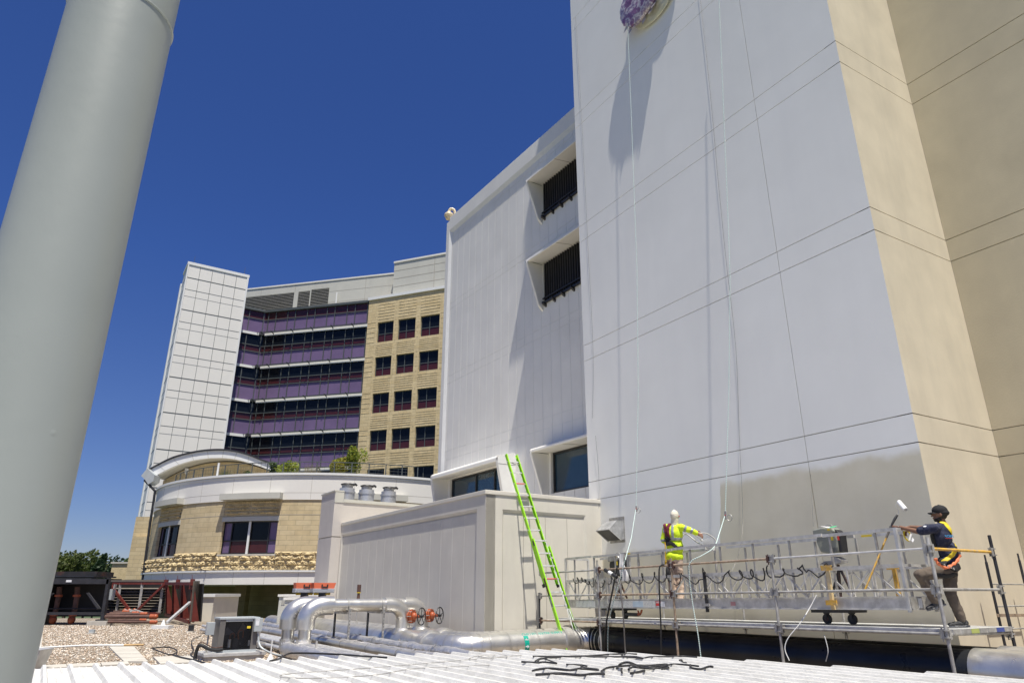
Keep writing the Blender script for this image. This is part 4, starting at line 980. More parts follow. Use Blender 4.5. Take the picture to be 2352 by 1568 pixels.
# ---------------------------------------------------------------- two risers with long elbows and crossovers to the big pipes
def riser(T, Lx, label, valve_label):
    T = Vector(T); zt_ = -.31
    B = T - D2*Lx; r, rs_ = .148, .215
    t = thing('riser_pipe', (B.x, B.y, ZG), label, 'pipe', 'riser pipes')
    b = MB(); b.tube([Vector((B.x, B.y, z)) for z in (-1.12, -.82)], r, 28); b.build('riser', M['alu'], t, smooth=True)
    b = MB(); b.tube([Vector((B.x, B.y, z)) for z in (-.83, -.62)], rs_, 28); b.build('sleeve', M['alu'], t, smooth=True)
    R = .62; el = []
    for i in range(13):
        a = PI/2*i/12; el.append(Vector((B.x, B.y, 0)) + D2*(R*(1-math.cos(a))) + UP*(zt_-R+.31-.0+ (R)*math.sin(a) - .31 + 0))
    el = [Vector((B.x, B.y, 0)) + D2*(R*(1-math.cos(PI/2*i/12))) + UP*(-.62 + (.31)*math.sin(PI/2*i/12)/1.0*1.0) for i in range(13)]
    # keep a true quarter bend: radius .31 high, stretched .45 long
    el = [Vector((B.x, B.y, 0)) + D2*(.40*(1-math.cos(PI/2*i/12))) + UP*(-.64 + .33*math.sin(PI/2*i/12)) for i in range(13)]
    e = el + [el[-1] + D2*.22]
    b = MB(); b.tube(e, rs_-.002, 28); b.build('elbow', M['alu'], t, smooth=True)
    b = MB()
    for i in (2, 4, 6, 8, 10):
        a = PI/2*i/12; ax = (D2*math.cos(a-PI/2)*-1 + UP*0)
        d = (el[i+1]-el[i-1]).normalized(); inn = (D2*.40 + Vector((B.x, B.y, -.64)) - el[i]).normalized(); side = d.cross(inn).normalized()
        pts = [el[i] + (inn*math.cos(f)+side*math.sin(f))*(rs_+.002) for f in np.linspace(-1.5, 1.0, 9)]
        b.tube(pts, .010, 5)
    b.build('gore_seam', M['aludull'], t, smooth=True)
    a0 = el[-1]+D2*.2; a1 = Vector((T.x, T.y, zt_)) - D2*.42
    b = MB(); b.tube([a0, a1], r, 28); b.build('crossover', M['alu'], t, smooth=True)
    el2 = [Vector((T.x, T.y, 0)) - D2*(.38*(1-math.sin(PI/2*i/12))) + UP*(-.31 - .34*(1-math.cos(PI/2*i/12))) for i in range(13)]
    b = MB(); b.tube([el2[0]-D2*.16]+el2+[Vector((T.x, T.y, -.95))], rs_-.03, 28); b.build('tee_elbow', M['alu'], t, smooth=True)
    b = MB()
    for i in (2, 4, 6, 8):
        d = (el2[i+1]-el2[i-1]).normalized(); inn = (Vector((T.x, T.y, -.65))-D2*.38 - el2[i]).normalized(); side = d.cross(inn).normalized()
        b.tube([el2[i] + (-inn*math.cos(f)+side*math.sin(f))*(rs_-.028) for f in np.linspace(-.3, 2.2, 9)], .009, 5)
    b.build('gore_seam', M['aludull'], t, smooth=True)
    b = MB(); b.cyl(Vector((T.x, T.y, -.98)), Vector((T.x, T.y, -.86)), .27, .22, 28); b.build('saddle', M['aludull'], t, smooth=True)
    # lower elbow back into the near pipe run
    b = MB(); lo = [Vector((B.x, B.y, -1.05)), Vector((B.x, B.y, -1.16)), Vector((B.x, B.y, -1.24))-DL*.06, Vector((B.x, B.y, -1.28))-DL*.2, Vector((B.x, B.y, -1.285))-DL*.5]
    b.tube(spline(lo, 4)+[Vector((B.x, B.y, -1.285))-DL*5.5], [.175]*17+[.165], 24); b.build('lower_run', M['foil'], t, smooth=True)
    # gate valve facing the camera on the tee
    V0 = Vector((T.x, T.y, -.60)); out = (D2*.55 - DL*.83).normalized()
    v = thing('gate_valve', V0-UP*.2, valve_label, 'valve', 'handwheel gate valves')
    c = V0 + out*.12 + UP*.02
    b = MB(); b.cyl(c-out*.05, c+out*.10, .10, .10, 20); b.cyl(c+out*.10, c+out*.13, .165, .165, 20); b.cyl(c+out*.15, c+out*.18, .165, .165, 20); b.ball(c+out*.2, (.085,.085,.09)); b.cyl(c+out*.2, c+out*.38, .05, .035, 12); b.build('body', M['orange'], v, smooth=True)
    b = MB()
    for i in range(8): a = 2*PI*i/8; side = out.cross(UP).normalized(); p = c+(side*math.cos(a)+UP*math.sin(a))*.155; b.cyl(p+out*.09, p+out*.2, .012, .012, 6)
    b.build('bolts', M['galv'], v)['kind'] = 'stuff'
    wc_ = c+out*.42; b = MB(); b.ring(wc_, out, .20, .014, 36, 8)
    for i in range(5):
        a = 2*PI*i/5+.3; side = out.cross(UP).normalized(); b.cyl(wc_, wc_+(side*math.cos(a)+UP*math.sin(a))*.2, .012, .010, 6)
    b.cyl(wc_-out*.05, wc_+out*.05, .03, .03, 10); b.build('handwheel', M['black'], v, smooth=True)
    return B
R2 = riser((-2.78, 18.8, 0), 2.5, 'front riser pipe with a long elbow and crossover to the front large pipe', 'left orange gate valve with a black five-spoke handwheel')
R1 = riser((-2.40, 19.55, 0), 3.5, 'rear riser pipe with a long elbow, half hidden behind the front riser', 'right orange gate valve with a black five-spoke handwheel')
# slotted strut frames carrying the crossovers
for i, (s0, lab) in enumerate(((.98, 'slotted strut frame carrying the crossover pipes beside the risers'), (2.02, 'slotted strut frame carrying the crossover pipes nearest to the orange valves'))):
    c = R2 + D2*(.98 if i == 0 else 1.86); c.z = 0
    o = thing('strut_frame', (c.x, c.y, ZG), lab, 'pipe support', 'slotted strut frames')
    for dd in (-.25, .78):
        b = MB(); p = c + DL*dd; p.z = 0; strut(b, Vector((p.x, p.y, ZG)), Vector((p.x, p.y, -.38 if dd < 0 else -.47)), .045); lg = b.build('leg', M['galv'] if dd < 0 else M['darksteel'], o)
        b = MB(); z = ZG+.1
        while z < -.45: q = Vector((p.x, p.y, z)); b.obox(q-D2*.008-DL*.0235*(1)-UP*0, D2*.016, DL*-.001, UP*.035); z += .075
        b.build('slots', M['joint_dark'], lg)['kind'] = 'stuff'
    b = MB(); a = c-DL*.25; e = c+DL*.78; a.z = e.z = -.485; strut(b, a, e, .045); b.build('crossbar', M['galv'], o)
    b = MB(); q = c.copy(); q.z = -.31; b.cyl(q-D2*.012, q+D2*.012, .158, .158, 24, False); b.build('pipe_strap', M['galv'], o, smooth=True)
# orange cases standing on a trestle behind the risers
for i, (x, y, lab) in enumerate(((723, 1357, 'orange and grey tool case with black handle above the rear riser elbow'), (752.5, 1357, 'orange and grey tool case with black handle right of the other orange case'))):
    q = atY(x*1.0-22, 1366, 18.6) if False else atY((1050+(735 if i == 0 else 1045)/4.3556)/1.7415, (2300+300/4.3556)/1.7415, 18.7)
    o = thing('tool_case', q, lab, 'tool case', 'orange tool cases')
    b = MB(); b.obox(q-D2*.29-DL*.12, D2*.56, DL*.24, UP*.10); b.build('base', M['silverpaint'], o, bevel=.012)
    b = MB(); b.add([q-D2*.26-DL*.11+UP*.10, q+D2*.26-DL*.11+UP*.10, q+D2*.26+DL*.11+UP*.10, q-D2*.26+DL*.11+UP*.10, q-D2*.28-DL*.12+UP*.24, q+D2*.30-DL*.12+UP*.24, q+D2*.30+DL*.12+UP*.24, q-D2*.28+DL*.12+UP*.24], [(0,3,2,1),(4,5,6,7),(0,1,5,4),(1,2,6,5),(2,3,7,6),(3,0,4,7)]); b.build('lid', mat('salmon_orange_plastic', (.75,.17,.08), .5, bs=0), o)
    b = MB(); b.obox(q-D2*.08-DL*.135+UP*.12, D2*.17, DL*.03, UP*.03); b.obox(q-D2*.08-DL*.135+UP*.15, D2*.03, DL*.03, UP*.05); b.obox(q+D2*.06-DL*.135+UP*.15, D2*.03, DL*.03, UP*.05); b.build('handle', M['black'], o)
    s_ = thing('actuator_stem', (q.x, q.y, -.15), ['black valve stem with yellow grips under the left orange case', 'black valve stem with yellow grips under the right orange case'][i], 'valve stem', 'valve stems under the orange cases')
    b = MB(); p = q.copy(); b.cyl((p.x, p.y, -.28), (p.x, p.y, q.z-.02), .045, .045, 10); b.box(p.x-.08, p.x+.08, p.y-.08, p.y+.08, q.z-.13, q.z-.002); b.build('stem', M['black'], s_)
    b = MB(); b.cyl(q-D2*.08-UP*.03, q-D2*.22-UP*.03, .025, .03, 10); b.cyl(q+D2*.08-UP*.03, q+D2*.2-UP*.03, .025, .03, 10); b.build('grip', mat('yellow_grip', (.55,.38,.03), .5, bs=0), s_)
# beige air handler boxes behind the risers
for i, (x0, x1, y0, Y, lab) in enumerate(((642, 690, 1364, 26.0, 'beige rooftop unit with a sloped hood, behind the rear riser'), (655, 700, 1371, 23.5, 'lower beige rooftop unit with a small rusty vent, just behind the rear riser'), (684, 735, 1364, 27, 'beige rooftop unit with open louvre, behind the orange cases'))):
    a = atY(x0, y0, Y); c = atY(x1, y0, Y); o = thing('rooftop_unit', (a.x, Y, ZG), lab, 'rooftop unit', 'beige rooftop units')
    b = MB(); b.box(a.x, c.x, Y, Y+1.0, ZG, a.z-.08); b.build('body', M['beigepanel'], o, bevel=.01)
    b = MB(); b.box(a.x-.04, c.x+.04, Y-.04, Y+1.04, a.z-.078, a.z); b.build('lid', M['whitepanel'], o)
    b = MB()
    if i == 1: b.box(a.x+.12, a.x+.42, Y-.012, Y, a.z-.6, a.z-.25); b.build('vent', M['rustpipe'], o)
    else: b.box(a.x+.1, c.x-.1, Y-.012, Y, a.z-.35, a.z-.2); b.build('vent', M['louver'], o)
gs = thing('gas_fitting', AL(7.6, .35, .1), 'small brass and black valve fitting on a pipe end against the annex wall', 'valve')
p = atY((1050+1668/4.3556)/1.7415, (2300+415/4.3556)/1.7415, 22.2); b = MB(); b.cyl((p.x, p.y, ZG), (p.x, p.y, p.z), .03, .03, 8); b.build('pipe', M['galv'], gs)
b = MB(); b.cyl((p.x, p.y, p.z), (p.x, p.y, p.z+.18), .05, .04, 8); b.cyl((p.x, p.y, p.z+.2), (p.x, p.y, p.z+.42), .06, .06, 8); b.build('body', M['rustpipe'], gs); b = MB(); b.cyl((p.x, p.y, p.z+.18), (p.x, p.y, p.z+.2), .065, .065, 8); b.build('yellow_ring', M['yellow'], gs)
# bent white conduit at the annex wall
wl_ = thing('wall_conduit', AL(3.7, .1, ZG), 'bent pale conduit stub on the annex wall between the strut frames', 'conduit')
b = MB(); p0 = AL(4.45, .12, -.42); b.tube(spline([AL(4.4,.0,-.42), p0, AL(4.7,.12,-.42), AL(4.9,.12,-.55), AL(4.95,.12,-1.3)], 5), .022, 6); b.build('tube', M['whitetrim'], wl_, smooth=True)
b = MB(); p1 = AL(4.4,.02,-.42); b.box(p1.x-.05,p1.x+.05,p1.y-.05,p1.y+.05,p1.z-.06,p1.z+.06); b.build('box', M['lightgrey'], wl_)

# ---------------------------------------------------------------- condenser unit on its curb
a = atZ(468.6, 1519, ZG); aa = atZ(601, 1511, ZG); wd = (aa-a).dot(D2)
CU = Frame((a.x, a.y, 0), 57.1, True)
cb = thing('equipment_curb', CU(wd/2, -.4, ZG), 'grey concrete curb with a metal cap under the condenser unit', 'curb')
b = MB(); b.fbox(CU, 0, wd, -.95, 0, ZG, ZG+.09); b.build('base', M['concrete'], cb)
b = MB(); b.fbox(CU, -.03, wd+.03, -.98, .03, ZG+.09, ZG+.16); b.build('cap', M['galvlight'], cb, bevel=.006)
zb_ = ZG+.16; u0, u1 = .20*wd, .872*wd
zt2 = None
q = CU.hit((750+590/5.6)/1.7415, (2400+388/5.6)/1.7415, -.14); zt2 = q.z
cu = thing('condenser_unit', CU((u0+u1)/2, -.4, zb_), 'grey air conditioning condenser with a dark grille, on a curb beside the white roof', 'condenser')
b = MB(); b.fbox(CU, u0, u1, -.78, -.76, zb_+.03, zt2-.04); b.fbox(CU, u0, u0+.02, -.76, -.16, zb_+.03, zt2-.04); b.fbox(CU, u1-.02, u1, -.76, -.16, zb_+.03, zt2-.04)
b.fbox(CU, u0, u0+.12, -.16, -.13, zb_+.05, zt2-.04); b.fbox(CU, u1-.14, u1, -.16, -.13, zb_+.05, zt2-.04); b.build('casing', M['condgrey'], cu)
b = MB(); b.fbox(CU, u0-.015, u1+.015, -.80, -.115, zt2-.04, zt2); b.fbox(CU, u0+.12, u1-.14, -.16, -.13, zt2-.09, zt2-.04); b.build('top_panel', M['lightgrey'], cu, bevel=.004)
b = MB(); b.fbox(CU, u0, u1, -.78, -.12, zb_, zb_+.05); b.build('base_pan', M['lightgrey'], cu)
b = MB(); z = zb_+.07
while z < zt2-.09: b.fbox(CU, u0+.12, u1-.14, -.142, -.134, z, z+.006); z += .022
b.build('grille', M['black'], cu)['kind'] = 'stuff'
cc = CU((u0+u1)/2, -.45, (zb_+zt2)/2); b = MB(); b.cyl(cc, cc+CU.n*.02, .30, .30, 32); b.ring(cc+CU.n*.12, CU.n, .31, .012, 32, 6); b.build('fan_shroud', M['black'], cu)
b = MB()
for i in range(3):
    a_ = 2*PI*i/3+.4; s1 = CU.d*math.cos(a_)+UP*math.sin(a_); s2 = CU.d*math.cos(a_+.7)+UP*math.sin(a_+.7); b.prism([cc+CU.n*.04, cc+s1*.27+CU.n*.03, cc+s2*.27+CU.n*.07], CU.n*.01)
b.build('fan_blade', M['condgrey'], cu)
b = MB(); q = CU(u0+.42, -.3, zb_+.05); b.cyl(q, q+UP*.22, .09, .09, 14); b.ball(q+UP*.22, (.09,.09,.06)); b.build('compressor', M['darksteel'], cu, smooth=True)
b = MB(); q = CU(u0+.27, -.22, zb_+.1); b.cyl(q, q+UP*.17, .035, .035, 10); q = CU(u0+.72, -.22, zb_+.12); b.cyl(q, q+UP*.12, .04, .04, 10); b.build('filter_drier', M['galvlight'], cu)
b = MB(); b.tube(spline([CU(u0+.27,-.22,zb_+.27), CU(u0+.27,-.22,zb_+.36), CU(u0+.34,-.22,zb_+.4), CU(u0+.38,-.24,zb_+.3)],4), .012, 6); b.tube(spline([CU(u0+.46,-.22,zb_+.27), CU(u0+.44,-.22,zb_+.42), CU(u0+.54,-.22,zb_+.46), CU(u0+.56,-.24,zb_+.3)],4), .014, 6); b.build('copper_line', mat('copper', (.22,.09,.05), .45, .8, bs=0), cu, smooth=True)
b = MB(); b.fbox(CU, u1-.26, u1-.18, -.13, -.125, zt2-.24, zt2-.19); b.build('warning_label', M['yellow'], cu)
ds = thing('disconnect_box', CU(u1+.03, -.1, zt2-.3), 'pale grey electrical disconnect box with white label, on the right side of the condenser', 'electrical box', 'electrical boxes on the condenser')
b = MB(); b.fbox(CU, u1-.12, u1+.06, -.13, -.03, zt2-.31, zt2-.02); b.build('box', M['lightgrey'], ds, bevel=.006)
b = MB(); b.fbox(CU, u1-.10, u1-.02, -.03, -.026, zt2-.18, zt2-.04); b.build('label_plate', M['whitelabel'], ds)
text('lettering', 'EATON', .018, CU(u1-.093, -.024, zt2-.062), CU.d, UP, M['blackrubber'], ds, .0005)
ds2 = thing('disconnect_box', CU(u0-.15, -.35, zt2-.4), 'plain grey electrical box on a stub post left of the condenser', 'electrical box', 'electrical boxes on the condenser')
b = MB(); b.fbox(CU, u0-.24, u0-.07, -.45, -.30, zt2-.37, zt2-.10); b.build('box', M['lightgrey'], ds2, bevel=.006)
b = MB(); q = CU(u0-.17, -.38, ZG); b.cyl(q, Vector((q.x, q.y, zt2-.37)), .02, .02, 8); b.build('post', M['galv'], ds2)
b = MB(); b.cyl(q, q+UP*.16, .12, .03, 14); b.build('flashing', M['whitetrim'], ds2, smooth=True)
ln = thing('refrigerant_line', CU(u0-.2, -.1, zb_), 'black foam insulated line set leaving the lower left of the condenser', 'pipe')
b = MB(); b.tube(spline([CU(u0+.12,-.13,zb_+.07), CU(u0-.02,-.09,zb_+.06), CU(u0-.2,-.09,zb_+.1), CU(u0-.34,-.12,zb_+.17), CU(u0-.4,-.2,zb_+.1), CU(u0-.42,-.25,ZG)], 5), .038, 10); b.build('foam_sleeve', M['blackrubber'], ln, smooth=True)
b = MB(); b.tube(spline([CU(u0+.12,-.13,zb_+.12), CU(u0-.1,-.1,zb_+.12), CU(u0-.34,-.1,zb_+.24), CU(u0-.42,-.22,zb_+.14)], 5), .010, 6); b.build('copper_tube', M['rustpipe'], ln, smooth=True)
wh = thing('electrical_whip', CU(u1+.2, -.1, ZG), 'grey flexible conduit drooping from the disconnect box to the gravel', 'conduit')
b = MB(); b.tube(spline([CU(u1+.0,-.1,zt2-.32), CU(u1+.03,-.05,zt2-.55), CU(u1+.1,.1,ZG+.22), CU(u1+.4,.15,ZG+.09), CU(u1+.75,.1,ZG+.05), CU(u1+.95,.1,ZG+.2)], 7), .022, 8); b.build('whip', M['lightgrey'], wh, smooth=True)
b = MB(); q = CU(u1+.0,-.1,zt2-.31); b.cyl(q-UP*.05, q+UP*.01, .032, .032, 10); b.build('fitting', M['galvlight'], wh)

# ---------------------------------------------------------------- small things on the gravel
def zz1(x, y): return ((0+x/2.138)/1.7415, (2200+y/2.138)/1.7415)
pav = 0
def paver(pts, label):
    P = [atZ(*zz1(x, y), ZG+.03) for x, y in pts]; b = MB(); b.prism([(p.x, p.y, ZG) for p in P], (0, 0, .05)); o = b.build('concrete_paver', M['concrete']); return tag(o, label, 'paver', 'concrete pavers on the gravel')
L0, R0, L1_, R1_ = (930,825), (1140,822), (1060,955), (1265,955)
for i in range(4):
    f0, f1 = i/4+.006, (i+1)/4-.006; lerp = lambda a, c, f: (a[0]+(c[0]-a[0])*f, a[1]+(c[1]-a[1])*f)
    paver([lerp(L0, L1_, f0), lerp(R0, R1_, f0), lerp(R0, R1_, f1), lerp(L0, L1_, f1)], ['farthest','second farthest','second nearest','nearest'][i]+' concrete paver in the short path of four near the white roof')
L0, R0, L1_, R1_ = (200,690), (365,690), (180,845), (352,838)
for i in range(3):
    f0, f1 = i/3+.006, (i+1)/3-.006
    paver([lerp(L0, L1_, f0), lerp(R0, R1_, f0), lerp(R0, R1_, f1), lerp(L0, L1_, f1)], ['farthest','middle','nearest'][i]+' concrete paver beside the big foreground column')
paver([(1310,915),(1640,905),(1700,960),(1370,975)], 'pale paver half under the black hose left of the condenser curb')
for i, (x0, x1) in enumerate(((310, 560), (570, 850), (860, 1090))): paver([(x0,992-i*14),(x1,978-i*12),(x1+14,1004-i*14),(x0+10,1018-i*14)], ['leftmost','middle','rightmost'][i]+' narrow edge paver along the white roof edge')
pp = thing('pvc_pole', atZ(*zz1(740, 812), ZG), 'long thin white pole with a tan tip lying on the gravel', 'pole')
P = [atZ(*zz1(x, y), ZG+.08) for x, y in [(235,838),(400,828),(700,812),(1060,808)]]; b = MB(); b.tube(P, .024, 8); b.build('tube', M['whitetrim'], pp, smooth=True)
b = MB(); b.tube([P[-1], atZ(*zz1(1230, 806), ZG+.08)], .026, 8); b.build('tip', mat('tan_plastic', (.5,.33,.15), .5, bs=0), pp, smooth=True)
def hose(pts, r, name, label, m='blackrubber', grp=None, z=None, cat='hose'):
    z = ZG+.05 if z is None else z
    P = spline([atZ(*zz1(x, y), z+r) for x, y in pts], 6); b = MB(); b.tube(P, r, 7); o = b.build(name, M[m], smooth=True); return tag(o, label, cat, grp)
hose([(1295,835),(1420,825),(1500,845),(1510,870),(1450,890),(1360,860),(1310,842)], .016, 'hose', 'thin black hose looped on the gravel left of the condenser')
hose([(1480,893),(1560,915),(1680,940),(1760,965)], .018, 'hose', 'black hose running from the loop towards the condenser curb')
hose([(1720,730),(1650,760),(1640,800),(1655,850),(1630,890),(1680,925)], .014, 'hose', 'thin black cable snaking on the gravel beside the electrical box post')
for i, (x, y, lab) in enumerate(((783, 703, 'small blue-grey roof anchor block alone in the middle of the gravel'), (1630, 688, 'small black block standing on the gravel near the condenser'))):
    p = atZ(*zz1(x, y+12), ZG); o = thing('roof_block', p, lab, 'block', 'small blocks on the gravel')
    b = MB(); b.box(p.x-.12, p.x+.12, p.y-.12, p.y+.12, ZG, ZG+.05); b.build('base', M['concrete'], o)
    b = MB(); b.box(p.x-.09, p.x+.09, p.y-.06, p.y+.06, ZG+.05, ZG+(.16 if i == 0 else .26)); b.build('block', M['lightgrey' if i == 0 else 'black'], o)
# lightning rods
for i, (x, y0, y1, Y, z0) in enumerate(((1833, 515, 570, 30, ZG), (2020, 545, 600, 27, ZG), (2275, 595, 640, 24, ZG), (2307, 765, 960, 16.2, ZG))):
    p0 = atY(*zz1(x, y1), Y); p1 = atY(*zz1(x, y0), Y)
    o = thing('lightning_rod', (p0.x, Y, ZG), ['thin air terminal rod behind the condenser, leftmost', 'thin air terminal rod directly behind the condenser top', 'thin air terminal rod just right of the condenser', 'white painted rod on a conical foot between the condenser and the front riser'][i], 'rod', 'lightning rods')
    b = MB(); b.cyl((p0.x, Y, ZG), (p0.x, Y, p1.z), .012 if i < 3 else .017, .006 if i < 3 else .013, 6); b.build('rod', M['whitetrim'] if i == 3 else M['galv'], o)
    b = MB(); b.cyl((p0.x, Y, ZG), (p0.x, Y, ZG+.18), .11, .03, 10); b.build('foot', M['whitetrim'], o, smooth=True)
# low parapet, light box at the gravel's far right edge
lp = thing('low_parapet', atZ(470, 1412, ZG), 'low white-capped curb at the far edge of the gravel, before the shaded recess', 'parapet')
a = atZ(436, 1408, ZG); c = atZ(505, 1432, ZG); d_ = (c-a).normalized(); b = MB(); b.obox(a, d_*14, Vector((d_.y, -d_.x, 0))*-.35, UP*.42); b.build('curb', M['concrete'], lp)
b = MB(); b.obox(a+UP*.42-Vector((d_.y,-d_.x,0))*.0, d_*14, Vector((d_.y, -d_.x, 0))*-.4, UP*.06); b.build('cap', M['whitetrim'], lp)
lb = thing('stucco_block', atY(472, 1405, 38), 'plain light stucco block with a white cap, right of the bronze screen wall', 'wall')
a = atY(447, 1363, 38.5); c = atY(493, 1363, 38.5); b = MB(); b.box(a.x, c.x, 38.5, 42, ZG, a.z-.15); b.build('wall', M['creamgrey'], lb)
b = MB(); b.box(a.x-.05, c.x+.08, 38.4, 42, a.z-.15, a.z); b.build('cap', M['whitetrim'], lb)

# ---------------------------------------------------------------- dark steel cooling frame, louvred screens, rusty pipes
def z3(x, y): return ((100+x/3.36)/1.7415, (2230+y/3.36)/1.7415)
YF = 34.0
def A3(x, y, Y=YF): return atY(*z3(x, y), Y)
fr = thing('cooling_frame', A3(600, 900), 'dark steel cooling tower frame with rusty risers inside, left of the red-braced screen', 'cooling tower')
b = MB()
xl, xr = A3(-40, 300).x, A3(1125, 300).x; ztp, zbm = A3(600, 285).z, A3(600, 350).z
b.box(xl, xr, YF, YF+.2, zbm, ztp); b.build('top_beam', M['darksteel'], fr)
b = MB(); p = A3(1130, 265); q = A3(1000, 880); b.prism([A3(1100,268), A3(1133,268), A3(1045,875), A3(1000,875)], (0,.18,0)); b.build('corner_post', M['darksteel'], fr)
b = MB(); z = A3(500, 760).z; b.box(xl, A3(1025,700).x, YF+.02, YF+.16, z-.02, z+.10); b.build('bottom_beam', M['darksteel'], fr)
b = MB(); b.prism([A3(820,470), A3(850,465), A3(1010,680), A3(970,685)], (0,.1,0)); b.build('brace', M['darksteel'], fr)
b = MB(); b.prism([A3(170,660), A3(185,640), A3(380,480), A3(370,470)], (0,.1,0)); b.build('brace', M['darksteel'], fr)
b = MB(); b.box(xl, xr-1.35, YF+2.6, YF+2.8, ZG+.3, ztp-.1); b.box(xl, xl+.2, YF, YF+2.8, ZG, ztp); b.build('back_panel', M['black'], fr)
b = MB(); b.box(xl, xr-.9, YF+.1, YF+2.8, ztp, ztp+.05); zz2 = A3(600, 175).z; b.box(xl, A3(1090,200).x-.9, YF+.6, YF+2.6, ztp+.1, A3(600,235).z); b.build('fan_deck', M['darksteel'], fr)
M['rustdark'] = mat('rust_stained_black_steel', (.03,.028,.03), .6, .1, var=.3, bs=.1, dirt=(.22,.06,.02), dirt_amt=.8, dirt_scale=1.1)
b = MB(); b.box(A3(300,175).x-.5, A3(1090,200).x-.95, YF+.9, YF+2.4, A3(600,238).z, zz2); b.build('fan_housing', M['rustdark'], fr)
b = MB(); b.box(A3(560,290).x, A3(632,290).x, YF-.02, YF, A3(600,325).z, A3(600,296).z); b.build('name_plate', M['whitelabel'], fr)
for k, (x, y) in enumerate(((380, 480), (640, 480))):
    pass
for i, (xt, xm, xb, xe) in enumerate(((465, 455, 400, 375), (705, 700, 655, 625))):
    b = MB(); pts = [A3(xt, 390, YF+.8), A3(xm, 500, YF+.8), A3(xb, 760, YF+.8), A3(xe, 850, YF+.8)]; b.tube(pts, .115, 12); rp = b.build('riser', M['rustpipe'], fr, smooth=True)
    for (x, y) in ((xm-4, 507), (xb-12, 765)): b = MB(); c = A3(x, y, YF+.8); b.cyl(c-UP*.05, c+UP*.05, .17, .17, 14); b.build('coupling', M['orange'], rp, smooth=True)
    b = MB(); c = A3(xe, 830, YF+.8); b.ball(c, (.17,.17,.2)); b.build('end_cap', M['orange'], rp, smooth=True)
b = MB(); z = A3(600,680).z
b.tube([A3(170,680,YF+.4), A3(1020,680,YF+.4)], .03, 6); b.build('rail', M['darksteel'], fr)
ft = thing('footing_block', A3(1005, 910), 'pale concrete footing under the corner post of the dark frame', 'block'); b = MB(); c = A3(1005, 905); b.box(c.x-.45, c.x+.45, YF-.3, YF+.4, ZG, ZG+.2); b.build('pad', M['concrete'], ft)
b = MB(); b.box(c.x-.2, c.x+.2, YF-.1, YF+.25, ZG+.2, ZG+.26); b.build('base_plate', M['darksteel'], ft)
# rusty pipes stacked on the gravel beside the frame
for i, (x0, y0, x1, y1, r, lab) in enumerate(((1080,790,1690,790,.085,'thickest brown pipe in the stack, with an orange end cap, at the front'), (1120,858,1690,862,.062,'lowest brown pipe on the gravel with an orange end cap'), (1090,762,1560,752,.062,'brown pipe second in the stack with an orange coupling'), (1090,745,1450,740,.058,'brown pipe third in the stack with an orange coupling'), (1080,722,1320,722,.055,'shortest brown pipe at the back of the stack'), (1120,830,1550,832,.045,'thin brown pipe between the two front pipes'))):
    Y = 33.2+(858-y0)*.012; a, c = A3(x0, y0, Y), A3(x1, y1, Y); o = thing('stacked_pipe', a-UP*r, lab, 'pipe', 'rusty pipes stacked beside the dark frame')
    b = MB(); b.cyl(a, c, r, r, 14); b.build('pipe', M['rustpipe'], o, smooth=True)
    b = MB(); b.cyl(c-Vector((.02,0,0)), c+Vector((.2,0,0)), r*1.4, r*1.3, 14); b.ball(c+Vector((.22,0,0)), r*1.4); b.build('end_cap', M['orange'], o, smooth=True)
for i, (x0, y0, x1, y1) in enumerate(((1340,700,1500,755), (1400,700,1560,755), (1470,698,1640,755))):
    a, c = A3(x0, y0, 36), A3(x1, y1, 34.5); o = thing('slanting_pipe', c-UP*.1, ['left','middle','right'][i]+' grey pipe with an orange top, slanting in front of the louvred screen', 'pipe', 'slanting pipes behind the rusty stack')
    b = MB(); b.cyl(a, c, .05, .05, 10); b.build('pipe', M['galv'], o, smooth=True); b = MB(); b.ball(a, .08); b.build('end_cap', M['orange'], o, smooth=True)
# louvred screen seen from behind, with red braces
YS = 38.0
sc_ = thing('louvre_screen', A3(1500, 750, YS), 'bronze louvred roof screen seen from behind, with two red diagonal braces', 'screen')
zt3, zb3 = A3(1500, 330, YS).z, A3(1500, 745, YS).z; xa, xb = A3(1080, 300, YS).x, A3(1885, 300, YS).x
b = MB(); b.box(xa, xb, YS+.3, YS+.33, zb3, zt3+.05); b.build('backing', M['black'], sc_)
b = MB(); z = zb3+.05
while z < zt3-.25: b.prism([(xa, YS+.12, z), (xa, YS+.28, z+.06), (xa, YS+.28, z+.075), (xa, YS+.12, z+.015)], (xb-xa, 0, 0)); z += .14
b.build('louvre_slat', M['bronze'], sc_)['kind'] = 'stuff'
b = MB(); b.box(xa, xb, YS+.33, YS+.4, zb3, A3(1500, 292, YS).z); b.build('outer_skin', M['bronze'], sc_)
b = MB(); b.box(xa, xb, YS-.05, YS+.05, zt3-.1, zt3); b.box(A3(1600,740,YS).x, xb, YS-.05, YS+.05, zb3-.05, zb3+.05)
b.build('red_rail', M['redoxide'], sc_)
for pts in ([(1125,330),(1400,695)], [(1885,345),(1510,705)]):
    b = MB(); b.bar(A3(*pts[0], YS-.15), A3(*pts[1], YS-.15), .13, .10); b.build('red_brace', M['redoxide'], sc_)
for x0, x1 in ((1285, 1222), (1578, 1520), (1855, 1800)):
    b = MB(); b.bar(A3(x0, 340, YS), A3(x1, 745, YS), .12, .06); b.build('upright', M['galv'], sc_)
jb = thing('junction_box', A3(1120, 560, YF+.5), 'grey stained cabinet on the right side of the dark frame', 'cabinet'); b = MB(); a = A3(1095, 420, YF+.3); c = A3(1150, 565, YF+.3); b.box(a.x, c.x, YF+.3, YF+.6, c.z, a.z); b.build('cabinet', M['lightgrey'], jb, bevel=.01)
b = MB(); b.box(c.x, c.x+.05, YF+.33, YF+.5, c.z+.5, c.z+.7); b.build('handle', M['galv'], jb)
